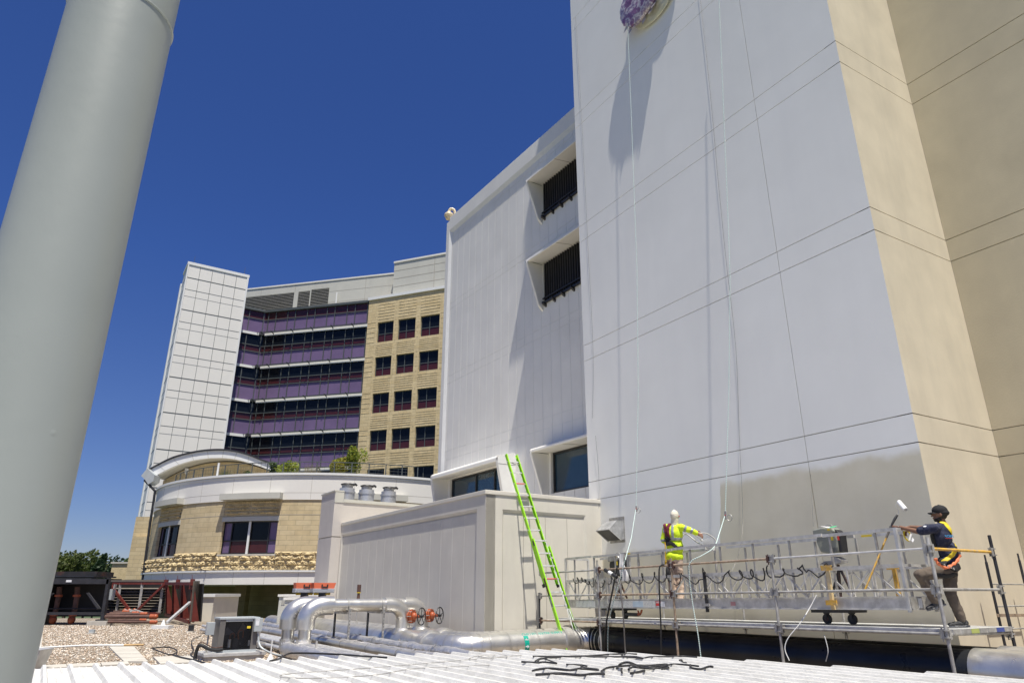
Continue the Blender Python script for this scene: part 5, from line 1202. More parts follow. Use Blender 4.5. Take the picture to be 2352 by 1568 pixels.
# angled screen with red triangular fins, closer
s2 = thing('finned_screen', A3(2150, 850, 33), 'angled screen wall with red triangular fins and a bronze end panel', 'screen')
Pn = lambda f, top: (A3(1890+(2250-1890)*f, (345 if top else 760+(860-760)*f), 38-4.3*f))
a0, a1 = A3(1885, 345, 38), A3(2250, 345, 33.6); g0, g1 = A3(1890, 760, 38), A3(2210, 860, 33.6)
b = MB(); off = Vector((.30, .42, 0)); b.add([a0+off, a1+off, g1+off, g0+off, a0+off*1.15, a1+off*1.15, g1+off*1.15, g0+off*1.15], [(0,1,2,3),(4,5,6,7),(0,1,5,4),(1,2,6,5),(2,3,7,6),(3,0,4,7)]); b.build('corrugated_skin', M['black'], s2)
for f in (0.0, .28, .62, .97):
    t_ = a0.lerp(a1, f); g_ = g0.lerp(g1, f); b = MB(); b.prism([t_, t_+off*.22, g_+off*.95, g_], (a1-a0).normalized()*.07); b.build('red_fin', M['redoxide'], s2)
for f in (.12, .45, .8):
    t_ = a0.lerp(a1, f); g_ = g0.lerp(g1, f); b = MB(); b.prism([t_+off*.55, t_+off*.7, g_+off*.95, g_+off*.5], (a1-a0).normalized()*.05); b.build('red_gusset', M['redoxide'], s2)
b = MB(); b.bar(a0, a1, .14, .14); b.bar(g0, g1, .12, .14); b.build('red_rail', M['redoxide'], s2)
b = MB(); c0, c1, c2, c3 = A3(2262, 308, 33.4), A3(2338, 308, 34.4), A3(2262, 870, 34.4), A3(2208, 850, 33.4); b.add([c0, c1, c2, c3, c0+Vector((0,.12,0)), c1+Vector((0,.12,0)), c2+Vector((0,.12,0)), c3+Vector((0,.12,0))], [(0,1,2,3),(4,5,6,7),(0,1,5,4),(1,2,6,5),(2,3,7,6),(3,0,4,7)]); b.build('end_panel', M['bronze'], s2)
b = MB()
for (x, y0, y1, Y) in ((1893, 250, 345, 37.9), (2053, 235, 345, 36), (2247, 222, 345, 33.7)): p = A3(x, y1, Y); b.cyl(p, A3(x, y0, Y), .018, .01, 5); b.box(p.x-.09, p.x+.09, p.y-.05, p.y+.05, p.z-.25, p.z+.2)
b.build('air_terminal', M['redoxide'], s2)
pr = thing('prop_strut', A3(1840, 880, 31), 'pale diagonal prop on a white splashed foot, bracing the finned screen', 'brace')
b = MB(); b.bar(A3(2215, 598, 33.4), A3(1905, 870, 31), .10, .10); b.build('strut', M['galvlight'], pr)
c = A3(1840, 895, 30.8); b = MB(); b.box(c.x-.36, c.x+.36, c.y-.15, c.y+.3, ZG, ZG+.14); b.cyl((c.x,c.y+.1,ZG+.13), (c.x,c.y+.1,ZG+.36), .10, .03, 8); b.build('foot', M['whitetrim'], pr)
# ---------------------------------------------------------------- scaffold in front of the tower
def SZ(t): return -.013*t            # the levels drop a little to the far left
std = [(-.97, 2.1), (1.87, 2.1), (4.42, 2.1), (6.93, 2.1), (9.2, 2.3)]
sf = thing('scaffold', TW(4, 1.2, ZG), 'galvanised tube scaffold along the foot of the tower, one top rail painted yellow', 'scaffold')
def S(t, p, z): return TW(t, p, z+SZ(t))
ringz = [.58, .02, -.57]
tops = [.74, .62, .72, .70, .1]
mats = ['galv', 'galv', 'rusty', 'galv', 'darksteel']
def rosette(b, t, p, z, F=S):
    c = F(t, p, z)
    for dz in (-.045, .05): b.cyl(c+UP*(dz-.008), c+UP*(dz+.008), .047, .047, 12)
for i, (t, p) in enumerate(std):
    b = MB(); b.cyl(TW(t, p, ZG), S(t, p, tops[i]), .0245, .0245, 14); o = b.build('standard', M[mats[i]], sf, smooth=True)
    if i == 3:
        pass
    b = MB()
    for z in ringz:
        if z < tops[i]: rosette(b, t, p, z)
    b.build('ring', M['galv'], o)
    b = MB(); c = TW(t, p, ZG); b.box(c.x-.08, c.x+.08, c.y-.08, c.y+.08, ZG, ZG+.012); b.build('base_plate', M['galv'], o)
for (t, p, ztp) in ((-.95, .28, .84), (6.74, .28, -.30), (4.24, .28, -.30), (1.87, .28, -.12)):
    b = MB(); b.cyl(TW(t, p, ZG), S(t, p, ztp), .0245, .0245, 12); o = b.build('standard', M['darksteel' if ztp > 0 else 'galv'], sf, smooth=True)
    b = MB()
    for z in ringz:
        if z < ztp: rosette(b, t, p, z)
    b.build('ring', M['galv'], o)
def clamp(b, c, d):
    """wedge end of a ledger: a U-shaped head with a wedge pin"""
    s_ = d.cross(UP)
    for k in (-1, 1): b.obox(c-d*.085+s_*(.022*k-.003)-UP*.065, d*.06, s_*.006, UP*.13)
    b.obox(c-d*.045-s_*.02-UP*.06, d*.02, s_*.04, UP*.12); b.obox(c-d*.07-s_*.005-UP*.10, d*.02, s_*.01, UP*.18)
def ledger(a, c, m, name='ledger'):
    d = (c-a).normalized(); b = MB(); b.cyl(a+d*.05, c-d*.05, .0215, .0215, 12); o = b.build(name, M[m], sf, smooth=True)
    for cc, dd, w in ((a, -d, 0), (c, d, 1)):
        b = MB(); clamp(b, cc, dd); b.build('wedge_clamp', M['rustpipe'] if (m == 'rusty') else M['galv'], o)
LM = {0: ['galvlight', 'galv', 'galv'], 1: ['rusty', 'galv', 'galv'], 2: ['rusty', 'rusty', 'galv'], 3: ['galv', 'galv', 'rusty']}
for i in range(4):
    for j, z in enumerate(ringz):
        (ta, pa), (tb, pb_) = std[i], std[i+1]
        za = z
        ledger(S(ta, pa, z), S(tb, pb_, z if not (i == 3 and j == 0) else z), LM[i][j])
ledger(S(-.97, 2.1, .58), S(-.95, .28, .58), 'yellowtube'); ledger(S(-.97, 2.1, .02), S(-.95, .28, .02), 'galv'); ledger(S(-.97, 2.1, -.57), S(-.95, .28, -.60), 'galv')
for t in (1.87, 4.42, 6.93): ledger(S(t, 2.1, -.57), S(t, .28, -.57), 'galv', 'transom')
ledger(S(9.2, 2.3, -.57), S(8.9, .5, -.57), 'galv', 'transom')
for i in range(3):
    ledger(S([-.95, 1.87, 4.24, 6.74][i], .28, -.60), S([-.95, 1.87, 4.24, 6.74][i+1], .28, -.60), 'galv')
# perforated steel planks
def plank_mat():
    m, nt, b, N, L = _nt('perforated_plank'); v = coords(nt, 'wall', F=TW); sp = N.new('ShaderNodeSeparateXYZ'); L.new(v, sp.inputs[0])
    def cell(s_, per): return math_n(nt, 'SUBTRACT', math_n(nt, 'FRACT', math_n(nt, 'DIVIDE', s_, per)), .5)
    x = math_n(nt, 'MULTIPLY', cell(sp.outputs['X'], .055), .055); y = math_n(nt, 'MULTIPLY', cell(sp.outputs['Z'], .058), .058)
    r2 = math_n(nt, 'ADD', math_n(nt, 'MULTIPLY', x, x), math_n(nt, 'MULTIPLY', y, y)); hole = math_n(nt, 'LESS_THAN', r2, .0062**2)
    g = N.new('ShaderNodeNewGeometry'); sn = N.new('ShaderNodeSeparateXYZ'); L.new(g.outputs['True Normal'], sn.inputs[0])
    flat = math_n(nt, 'GREATER_THAN', math_n(nt, 'ABSOLUTE', sn.outputs['Z']), .9)
    tr = N.new('ShaderNodeBsdfTransparent'); ms = N.new('ShaderNodeMixShader'); L.new(math_n(nt, 'MULTIPLY', hole, flat), ms.inputs[0]); L.new(b.outputs[0], ms.inputs[1]); L.new(tr.outputs[0], ms.inputs[2]); L.new(ms.outputs[0], N['Material Output'].inputs[0])
    col = ramp(nt, noise_n(nt, v, 7, 5), [(.3, (.46,.46,.45)), (.7, (.72,.72,.70))]); L.new(col, b.inputs['Base Color']); b.inputs['Metallic'].default_value = .35; b.inputs['Roughness'].default_value = .55
    return m
M['plank'] = plank_mat()
pt = ['nearest the camera', 'second from the front', 'third from the front', 'fourth from the front, in the middle', 'third from the wall', 'second from the wall', 'nearest the tower wall']
bays = [(-1.0, 1.84, 'rightmost'), (1.86, 4.40, 'middle right'), (4.43, 6.91, 'middle left'), (6.94, 8.85, 'leftmost')]
paint = {2: 'yellow', 5: 'blue'}
for (t0, t1, bn) in bays:
    for k in range(7):
        p0 = 1.98-.236*k; p1 = p0-.226
        b = MB(); n = 1
        # C channel: top sheet and two lips
        za, zb2 = SZ(t0), SZ(t1)
        def q(t, p, z): return TW(t, p, z+SZ(t))
        for (pa, pb__, z0, z1) in ((p0, p1, -.512, -.508), (p0, p0-.003, -.575, -.512), (p1+.003, p1, -.575, -.512)):
            o_ = q(t0, pa, z0); b.obox(o_, q(t1, pa, z0)-o_, TW.n*(pb__-pa), UP*(z1-z0))
        # raised serrated edges
        tt = t0+.02
        o = b.build('scaffold_plank', M['plank'])
        tag(o, f'perforated steel plank {pt[k]}, in the {bn} scaffold bay', 'plank', 'perforated steel planks on the scaffold')
        if bn == 'rightmost':
            b = MB(); o_ = q(t0, p0-.004, -.573); b.obox(o_-TW.d*.002, TW.n*-.218, UP*.06, TW.d*.012)
            b.build('end_cap', M['galv'] if k not in (2, 5) else mat('painted_plank_end', (.38,.42,.12) if k == 2 else (.06,.09,.30), .6, bs=0), o)
# ladder-like frames beyond the right end
def lframe(x, y0, y1, lab):
    pass
fb = MB(); LFp = .15
ff = thing('frame_section', RT(.4, .25, ZG), 'upright scaffold ladder frame standing beyond the yellow-railed end', 'scaffold frame')
R0f = Frame((7.4, 12.3, 0), 59.2, True)
def rf(x, y, p=.28): return RT.hit(x, y, p)
for (x0, y0, x1, y1) in ((2265, 1290, 2337, 1500), (2341, 1286, 2412, 1500)):
    a = rf(x0, y0); c = Vector((a.x, a.y, ZG)); b = MB(); b.cyl(c, a, .022, .022, 10); o = b.build('upright', M['darksteel'], ff, smooth=True)
    b = MB(); b.cyl(a-UP*.01, a+UP*.12, .015, .015, 8); b.build('spigot', M['darksteel'], o)
ax0, ax1 = rf(2265, 1290), rf(2341, 1286)
for z in (ax0.z-.36, ax0.z-.72, ax0.z-1.08, ax0.z-1.44):
    b = MB(); b.cyl(Vector((ax0.x, ax0.y, z)), Vector((ax1.x, ax1.y, z)), .012, .012, 8); b.build('rung', M['galv'], ff)
b = MB(); z = ax0.z-.86; b.bar(Vector((ax0.x-.05, ax0.y-.05, z)), Vector((ax1.x+.3, ax1.y+.15, z-.02)), .006, .05); b.build('cross_strap', M['rusty'], ff)

# ---------------------------------------------------------------- suspended work platform parked on the planks
st = thing('work_platform', TW(4, 1.4, -.5), 'long scuffed aluminium suspended work platform on casters, standing on the scaffold planks', 'work platform')
def Q(t, p, z): return TW(t, p, z - .014*t)
PF, PB, TL, TR = 1.75, 1.02, 8.75, -.30
zt_, zb_, zm_, zr_ = -.065, -.265, .385, .95
def sect(b, t0, t1, p, z0, z1, w): o_ = Q(t0, p-w/2, z0); b.obox(o_, Q(t1, p-w/2, z0)-o_, TW.n*w, UP*(z1-z0))
for p, lab in ((PF, 'front'), (PB, 'rear')):
    b = MB(); sect(b, TR, TL, p, zb_, zt_, .02); sect(b, TR, TL, p, zt_-.02, zt_, .05); sect(b, TR, TL, p, zb_, zb_+.015, .05); b.build('toe_board', M['stagealu'], st)
    b = MB(); sect(b, TR, TL, p, zm_-.035, zm_+.025, .035); b.build('mid_rail', M['stagealu'], st)
    segs = [(TR-.02, 1.0), (1.02, 4.72), (4.74, 7.55), (7.62, TL)] if p == PF else [(TR-.02, .62), (.9, 3.85), (4.2, 8.2)]
    for i, (a, c) in enumerate(segs):
        b = MB(); zz_ = zr_ + (.012 if i % 2 else 0); sect(b, a, c, p, zz_-.05, zz_, .04); b.build('top_rail', M['stagealu'], st)
    b = MB(); t = TR+.35; k = 0
    while t < TL-.1:
        sect(b, t-.017, t+.017, p, zt_, zr_-.05, .03); t += .83
    b.build('rail_posts', M['galv'], st)['kind'] = 'stuff'
    b = MB(); t = TR+.1; k = 0
    while t+.42 < TL:
        a0 = (zt_, zm_-.03) if k % 2 == 0 else (zm_-.03, zt_)
        b.bar(Q(t, p, a0[0]), Q(t+.42, p, a0[1]), .028, .028)
        b.bar(Q(t+.42, p+.01, zt_), Q(t+.42, p+.01, zm_-.03), .026, .026)
        t += .42; k += 1
    b.build('truss_web', M['stagealu'], st)['kind'] = 'stuff'
b = MB(); sect(b, TR, TL, (PF+PB)/2, zb_+.02, zb_+.04, PF-PB-.06); b.build('deck', M['stagealu'], st)
# end gates
for t in (TR, TL):
    for p in (PB, PF): b = MB(); b.bar(Q(t, p, zb_-.03), Q(t, p, zr_+.0), .045, .045); b.build('end_post', M['galvlight'], st)
    b = MB()
    for z in (zb_+.02, zm_, zr_-.02): b.bar(Q(t, PB, z), Q(t, PF, z), .035, .04)
    b.build('end_rail', M['galvlight'], st)
b = MB(); a = Q(TR-.02, PB+.0, zb_); b.obox(a, TW.n*(PF-PB), TW.d*-.02, UP*.19); b.build('end_plate', M['galv'], st)
b = MB(); q = Q(TR-.045, PF-.28, zb_+.03); b.obox(q, TW.n*.1, TW.d*-.003, UP*.14); b.build('end_label', M['whitelabel'], st)
for t in (3.82, 7.0):
    b = MB(); b.bar(Q(t, PF+.035, zb_-.06), Q(t, PF+.035, zm_+.05), .06, .04); jo = b.build('splice_post', M['darksteel' if t < 5 else 'galv'], st)
    b = MB(); b.obox(Q(t-.1, PF+.05, zb_+.05), TW.d*.2, TW.n*.03, UP*.05); b.build('latch', M['galv'], jo)
# labels on the toe board
lab = MB()
for t0, t1 in ((5.35, 7.1), (7.5, 8.3)): sect(lab, t0, t1, PF+.027, zb_+.02, zt_-.035, .003)
lb_ = lab.build('label_strip', mat('faded_label', (.62,.63,.60), .6, var=.2, scale=40, bs=0), st)
b = MB(); sect(b, 5.05, 5.32, PF+.028, zb_+.035, zt_-.06, .003); b.build('label_strip', M['whitelabel'], st)
b = MB(); sect(b, 5.22, 5.33, PF+.0315, zb_+.055, zt_-.09, .003); b.build('red_sticker', M['red'], st)
b = MB(); sect(b, 5.75, 6.1, PF+.0295, zb_+.03, zt_-.05, .003); b.build('blue_sticker', mat('pale_blue_label', (.50,.62,.70), .6, bs=0), st)
text('safety_lettering', 'WARNING', .035, Q(5.33, PF+.034, zt_-.075), -TW.d, UP, M['red'], st, .0005)
b = MB(); sect(b, 3.1, 3.22, PF+.013, zb_+.06, zt_-.07, .003); b.build('faded_sticker', mat('faded_red_label', (.55,.28,.27), .7, bs=0), st)
b = MB(); sect(b, .55, .75, PB+.022, zr_-.042, zr_-.008, .003); sect(b, 6.1, 6.2, PF+.022, zr_-.04, zr_-.012, .003); b.build('yellow_sticker', M['yellow'], st)
# yellow brackets
for (t, p, w) in ((.97, PF+.05, 1), (.25, PB+.05, 1)):
    b = MB(); b.bar(Q(t, p, zb_-.0), Q(t, p, zm_+.06), .055, .05); br = b.build('yellow_bracket', mat('cream_yellow_steel', (.62,.47,.24), .5, bs=0, dirt=(.7,.66,.55)) if p > 1.5 else M['yellowtube'], st)
    b = MB(); sect(b, t-.10, t+.10, p+.03, zm_-.03, zm_+.05, .03); 
    if p > 1.5: sect(b, t-.10, t+.10, p+.03, zb_+.07, zb_+.15, .03)
    b.build('clamp_plate', M['yellowtube'], br)
# coiled cable on the mid rail
def coil(t0, t1, p, z, R, turns, r, name='cable_coil'):
    P = []; n = turns*14
    for i in range(n+1):
        f = i/n; a = 2*PI*turns*f + 1.6*noise.noise(Vector((f*7, t0, 9))); rr = R*(.95+1.0*noise.noise(Vector((f*6, t0, 1))))
        P.append(Q(t0+(t1-t0)*f + .8*R*math.sin(a), p+.03*math.cos(a), z+.09*noise.noise(Vector((f*5, t0, 4)))-R*.35 + rr*math.cos(a)))
    b = MB(); b.tube(P, r, 6); return b.build(name, M['blackrubber'], cc_, smooth=True)
cc_ = thing('power_cable', Q(4, PF, zm_), 'black power cable wound loosely along the platform mid rail', 'cable')
coil(8.3, 7.5, PF+.05, zm_, .07, 5, .011); coil(7.4, 6.1, PF+.05, zm_, .08, 4, .011); coil(6.1, 4.5, PF+.05, zm_, .10, 4, .011); coil(4.4, 3.2, PF+.05, zm_, .11, 2, .012); coil(3.1, 2.3, PF+.05, zm_, .10, 3, .013); coil(2.2, 1.5, PF+.05, zm_, .12, 2, .013); coil(1.5, .9, PF+.05, zm_, .08, 1, .013)
# caster trolleys
for i, (t, lab) in enumerate(((7.05, 'caster trolley at the left end of the platform'), (1.15, 'caster trolley with black wheels at the right end of the platform'))):
    ct = thing('caster_trolley', Q(t, 1.4, -.49), lab, 'trolley', 'caster trolleys under the platform')
    b = MB(); sect(b, t-.36, t+.36, 1.42, zb_-.05, zb_-.002, .5); b.build('frame', M['black'], ct)
    for dt in (-.24, .24):
        for p in (1.42,):
            c = Q(t+dt, p, -.505+.085); w = MB(); w.cyl(c-TW.n*.02, c+TW.n*.02, .082, .082, 20); wo_ = w.build('wheel', M['blackrubber'], ct, smooth=True)
            w = MB(); w.cyl(c-TW.n*.024, c+TW.n*.024, .04, .04, 12); w.build('hub', M['rustpipe'] if dt > 0 else M['black'], wo_)
            w = MB()
            for k in (-1, 1): w.prism([c+TW.n*.028*k+TW.d*.03+UP*.10, c+TW.n*.028*k-TW.d*.03+UP*.10, c+TW.n*.028*k-TW.d*.012-UP*.01, c+TW.n*.028*k+TW.d*.012-UP*.01], TW.n*.006*k)
            w.obox(c-TW.d*.04-TW.n*.036+UP*.085, TW.d*.08, TW.n*.072, UP*.02); w.cyl(c+UP*.09, c+UP*.15, .02, .02, 8); w.build('fork', M['black'], ct)
# hoists
def hoist(t, p, z0, z1, body, lab, kind):
    h = thing('hoist_motor', Q(t, p, z0), lab, 'hoist', 'platform hoist motors')
    H = z1-z0
    b = MB(); c = Q(t, p, z0)
    prof = [(-.16, .06), (.14, .0), (.20, .06), (.22, H*.55), (.19, H*.78), (-.17, H*.78), (-.22, H*.5)]
    b.prism([c+TW.d*-x+UP*z-TW.n*.11 for x, z in prof], TW.n*.22); b.build('motor_housing', M[body], h, bevel=.03)
    b = MB(); b.prism([c+TW.d*-x+UP*z-TW.n*.12 for x, z in [(-.26, H*.66), (.12, H*.68), (.2, H*.8), (.14, H*.93), (-.05, H*.97), (-.25, H*.92)]], TW.n*.24); b.build('motor_cover', M[body if kind else 'galv'], h, bevel=.025)
    b = MB(); b.prism([c+TW.d*-x+UP*z-TW.n*.09 for x, z in [(.20, .05), (.26, .05), (.27, H*.7), (.2, H*.85), (.14, H*.9), (.16, H*.75), (.22, H*.6)]], TW.n*.18); b.build('side_guard', M['black'], h, bevel=.01)
    b = MB(); b.tube(spline([c+TW.d*.05+UP*(H*.95), c+TW.d*.04+UP*(H*1.04), c-TW.d*.06+UP*(H*1.05), c-TW.d*.09+UP*(H*.93)], 4), .012, 6); b.build('lifting_handle', M['galv'], h, smooth=True)
    b = MB(); f = TW.n*.125
    b.obox(c+f-TW.d*.10+UP*H*.50, TW.d*-.05, TW.n*.003, UP*.09); b.obox(c+f-TW.d*.06+UP*H*.84, TW.d*-.05, TW.n*.003, UP*.03); b.build('yellow_sticker', M['yellow'], h)
    b = MB(); b.obox(c+TW.n*.095-TW.d*.21+UP*H*.5, TW.d*-.04, TW.n*.003, UP*.09); b.build('red_sticker', M['red'], h)
    b = MB(); b.prism([c+TW.d*-x+UP*z-TW.n*.10 for x, z in [(-.22, -.14), (-.1, -.09), (.05, -.09), (.06, -.02), (.10, -.02), (.22, -.08), (.21, -.13), (.0, -.16)]], TW.n*.20); b.build('bracket', M['galv'], h)
    b = MB(); b.bar(c-TW.d*.08-UP*.15, Q(t-.02, p, -.20), .05, .03); b.bar(c-TW.d*.10-UP*.20, Q(t-.28, p, -.05), .035, .03); b.bar(c-TW.d*.10-UP*.20, Q(t+.14, p, -.05), .035, .03); b.build('stirrup', M['rustdark'], h)
    b = MB(); 
    for k in range(6): b.obox(c+TW.n*.112-TW.d*(.10+.02*k)+UP*.05, TW.d*-.008, TW.n*.002, UP*.08)
    b.build('vent_slots', M['joint_dark'], h); return h
M['hoistgrey'] = mat('grey_green_moulded_plastic', (.27,.28,.235), .5, 0, var=.12, scale=6, bs=.1, dirt=(.17,.17,.14), dirt_amt=.5, dirt_scale=6)
h1 = hoist(1.22, 1.25, .62, 1.12, 'hoistgrey', 'grey-green hoist motor near the right end, with a white and green tag on top', 1)
b = MB(); c = Q(1.22, 1.38, 1.12); b.add([c, c-TW.d*.2-UP*.03, c-TW.d*.2+TW.n*.1-UP*.05, c+TW.n*.1], [(0,1,2,3)]); b.build('paper_tag', M['whitelabel'], h1)
b = MB(); c = Q(1.06, 1.38, 1.10); b.add([c, c-TW.d*.12+UP*.01, c-TW.d*.12+TW.n*.1-UP*.02, c+TW.n*.1-UP*.02], [(0,1,2,3)]); b.build('green_tag', mat('green_tag', (.05,.6,.25), .6, bs=0), h1)
h2 = hoist(7.15, 1.3, .45, .98, 'black', 'black-bodied hoist motor with a grey cover near the left end of the platform', 0)
b = MB(); q = Q(6.75, 1.3, .2); b.obox(q, TW.d*-.10, TW.n*.05, UP*.72); b.build('hanger_bar', M['galv'], h2)
tag_cloth = thing('white_rag', Q(6.35, PF+.03, .6), 'white rag hanging from the platform top rail', 'rag')
b = MB(); n = 14; V = []
for j in range(12):
    for i in range(n):
        f = i/(n-1); z = zr_-.02-j*.055; V.append(Q(6.45-.20*f*(1-.25*math.sin(j*.5)), PF+.05+.03*math.sin(f*14+j*.3), z))
b.add(V, [(j*n+i, j*n+i+1, (j+1)*n+i+1, (j+1)*n+i) for j in range(11) for i in range(n-1)])
b.build('cloth', M['whitetrim'], tag_cloth, smooth=True, sangle=180)
b = MB(); sect(b, 6.22, 6.46, PF, zr_-.0, zr_+.01, .08); b.build('fold', M['whitetrim'], tag_cloth)
# tool tray with orange trigger handles on the planks
tt_ = thing('caulking_gun', TW(6.1, 1.5, -.5), 'black caulking gun with orange trigger handles lying on the planks', 'tool')
c = Q(6.15, 1.6, -.40); b = MB(); b.cyl(c, c+TW.d*.42, .035, .035, 10); b.build('barrel', M['black'], tt_, smooth=True)
b = MB(); b.tube(spline([c, c-TW.d*.08+UP*.02, c-TW.d*.14+UP*.10], 4), [.03]*4+[.022]*5, 8); b.tube([c-TW.d*.04, c-TW.d*.0+UP*.09], [.025, .015], 8); b.build('trigger_handle', M['orange'], tt_, smooth=True)

# ---------------------------------------------------------------- green extension ladder leaning on the annex parapet
la = thing('extension_ladder', AR(1.5, 1.6, ZG), 'lime green extension ladder with silver rungs, leaning on the annex parapet', 'ladder')
def an_hit(x, y, p): return AR.hit(x, y, p)
LB_, RB_ = an_hit(1295, 1490, 1.52), an_hit(1334, 1490, 1.52)
LT_, RT_ = an_hit(1161, 1041, -.32), an_hit(1191, 1043, -.32)
dl_, dr_ = (LT_-LB_).normalized(), (RT_-RB_).normalized()
LB0 = LB_ - dl_*((LB_.z-ZG)/dl_.z); RB0 = RB_ - dr_*((RB_.z-ZG)/dr_.z)
lad_out = (RB0-LB0).normalized().cross(dl_).normalized(); 
if lad_out.y > 0: lad_out = -lad_out
def rail(b, a, c, w, inner, flange=.028, depth=.085, up=None):
    """channel section rail: web plus two flanges turned to the inner side"""
    d = c-a; s_ = inner.normalized()
    b.obox(a-lad_out*depth/2, s_*.006, lad_out*depth, d)
    for k in (-1, 1): b.obox(a+lad_out*(k*depth/2-.003)+s_*.006, s_*flange, lad_out*.006, d)
inn = (RB0-LB0)
fl_top = .56
for nm, a, c, s_ in (('L', LB0, LT_, 1), ('R', RB0, RT_, -1)):
    mid = a.lerp(c, fl_top)
    b = MB(); rail(b, a+lad_out*.05, a.lerp(c, .535 if nm == 'L' else .50)+lad_out*.05, 0, inn*s_); b.build('base_rail', M['lime'], la)
    b = MB(); rail(b, a.lerp(c, .32)-lad_out*.045+inn.normalized()*.03*s_, c-lad_out*.045+inn.normalized()*.03*s_, 0, inn*s_); b.build('fly_rail', M['lime'], la)
    b = MB(); q = a.lerp(c, .32)-lad_out*.045+inn.normalized()*.02*s_; b.bar(q-dl_*.05, q+dl_*.03, .05, .10); b.build('rail_guide', M['blackrubber'], la)
nr = 16
for k in range(nr):
    f = (k+.55)/nr*.985; top = f > .33; a, c = LB0.lerp(LT_, f), RB0.lerp(RT_, f); off = lad_out*(-.045 if f > .55 else .05)
    b = MB(); b.bar(a+off+inn.normalized()*.02, c+off-inn.normalized()*.02, .034, .03, up=lad_out); o = b.build('rung', M['galvlight'], la)
    if k in (5, 13):
        b = MB(); m0, m1 = a.lerp(c, .15)+off*1.0+lad_out*.018, a.lerp(c, .8)+lad_out*.018+off; b.bar(m0, m1, .022, .004, up=lad_out); b.build('red_sticker', M['red'], o)
def ladder_plate(f0, f1, nm, m, side=0, w=.05):
    a = (LB0 if side == 0 else RB0).lerp(LT_ if side == 0 else RT_, f0); c = (LB0 if side == 0 else RB0).lerp(LT_ if side == 0 else RT_, f1)
    b = MB(); n_ = -inn.normalized() if side == 0 else inn.normalized(); 
    b.obox(a+lad_out*(.05-w/2)+n_*.002, n_*.0015, lad_out*w, c-a); return b.build(nm, M[m], la)
ladder_plate(.215, .345, 'black_label', 'black'); ladder_plate(.50, .525, 'black_label', 'black')
text('brand_lettering', 'LITTLE GIANT', .062, LB0.lerp(LT_, .343)+lad_out*.035-inn.normalized()*.0045, -dl_, lad_out, M['orange'], la, .0006)
text('model_lettering', 'HYPERLITE', .06, LB0.lerp(LT_, .262)+lad_out*.035-inn.normalized()*.0045, -dl_, lad_out, M['whitelabel'], la, .0006)
for f0, f1 in ((.62, .66), (.565, .605)):
    a, c = RB0.lerp(RT_, f0), RB0.lerp(RT_, f1); b = MB(); b.obox(a+lad_out*.06-inn.normalized()*.03-lad_out*.1, inn.normalized()*-.002, lad_out*.05, c-a); b.build('grey_label', M['condgrey'], la)
# top strap/V-rung
b = MB(); a, c = LB0.lerp(LT_, .955), RB0.lerp(RT_, .945); b.tube(spline([a-lad_out*.04, a.lerp(c, .3)-lad_out*.06+UP*.02, a.lerp(c, .6)-lad_out*.06-UP*.01, c-lad_out*.04], 4), .014, 6); b.build('top_bracket', M['galv'], la, smooth=True)
# rope and pulley
rp_ = thing('ladder_rope', RB0, 'white rope bundled and hanging down the right rail of the green ladder', 'rope')
P = [RB0.lerp(RT_, f)+lad_out*.09-inn.normalized()*.10 for f in (.60, .55, .5, .45, .4, .36)]
b = MB(); b.tube(spline(P, 4), .006, 6); b.build('line', M['whitetrim'], rp_, smooth=True)
for k in range(3):
    P = [RB0.lerp(RT_, f)+lad_out*(.1+.02*k)-inn.normalized()*(.10+.025*k+.02*math.sin(f*60+k*2)) for f in (.37, .32, .27, .22, .17, .13-.02*k)]
    b = MB(); b.tube(spline(P, 4), .006, 6); b.build('bundle', M['whitetrim'], rp_, smooth=True)
b = MB(); P = [RB0.lerp(RT_, f)+lad_out*.13-inn.normalized()*s_ for f, s_ in ((.2, .10), (.13, .03), (.09, -.03), (.08, .03), (.14, .07), (.2, .06))]; b.tube(spline(P, 4), .008, 6); b.build('loose_loop', M['whitetrim'], rp_, smooth=True)
b = MB(); q = RB0.lerp(RT_, .44)+lad_out*.08-inn.normalized()*.06; b.cyl(q-lad_out*.02, q+lad_out*.02, .03, .03, 10); b.build('pulley', M['galv'], rp_)

# ---------------------------------------------------------------- wall vent box, wrapped sign, ropes and wires on the tower
vb = thing('wall_vent_hood', TW(8.75, .1, 1.4), 'galvanised scoop vent on the painted tower wall, right of the annex corner', 'vent')
b = MB(); t0, t1 = 9.02, 8.36; b.fbox(TW, t1, t0-.0, 0, .012, 1.28, 1.97); b.build('flange', M['galv'], vb)
b = MB(); ta, tb = 8.98, 8.40
A_ = [TW(tb, .01, 1.90), TW(tb, .35, 1.93), TW(tb, .62, 1.62), TW(tb, .35, 1.30), TW(tb, .01, 1.38)]
prof = [(.01, 1.88), (.22, 1.86), (.52, 1.60), (.12, 1.33), (.01, 1.36)]
for tq in (ta, tb): b.prism([TW(tq, p, z) for p, z in prof], TW.d*(-.01 if tq == ta else .01))
b.prism([TW(tb, .01, 1.88), TW(tb, .22, 1.86), TW(tb, .22, 1.85), TW(tb, .01, 1.87)], TW.d*(ta-tb)); b.prism([TW(tb, .22, 1.86), TW(tb, .52, 1.60), TW(tb, .515, 1.59), TW(tb, .215, 1.85)], TW.d*(ta-tb))
b.build('scoop', mat('paint_smeared_galvanised', (.42,.42,.41), .5, .5, var=.25, scale=6, bs=.1, dirt=(.68,.68,.67), dirt_amt=.7, dirt_scale=7), vb)
b = MB(); b.prism([TW(tb+.02, .50, 1.59), TW(tb+.02, .12, 1.34), TW(tb+.02, .12, 1.36), TW(tb+.02, .49, 1.61)], TW.d*(ta-tb-.04)); b.build('screen', M['black'], vb)
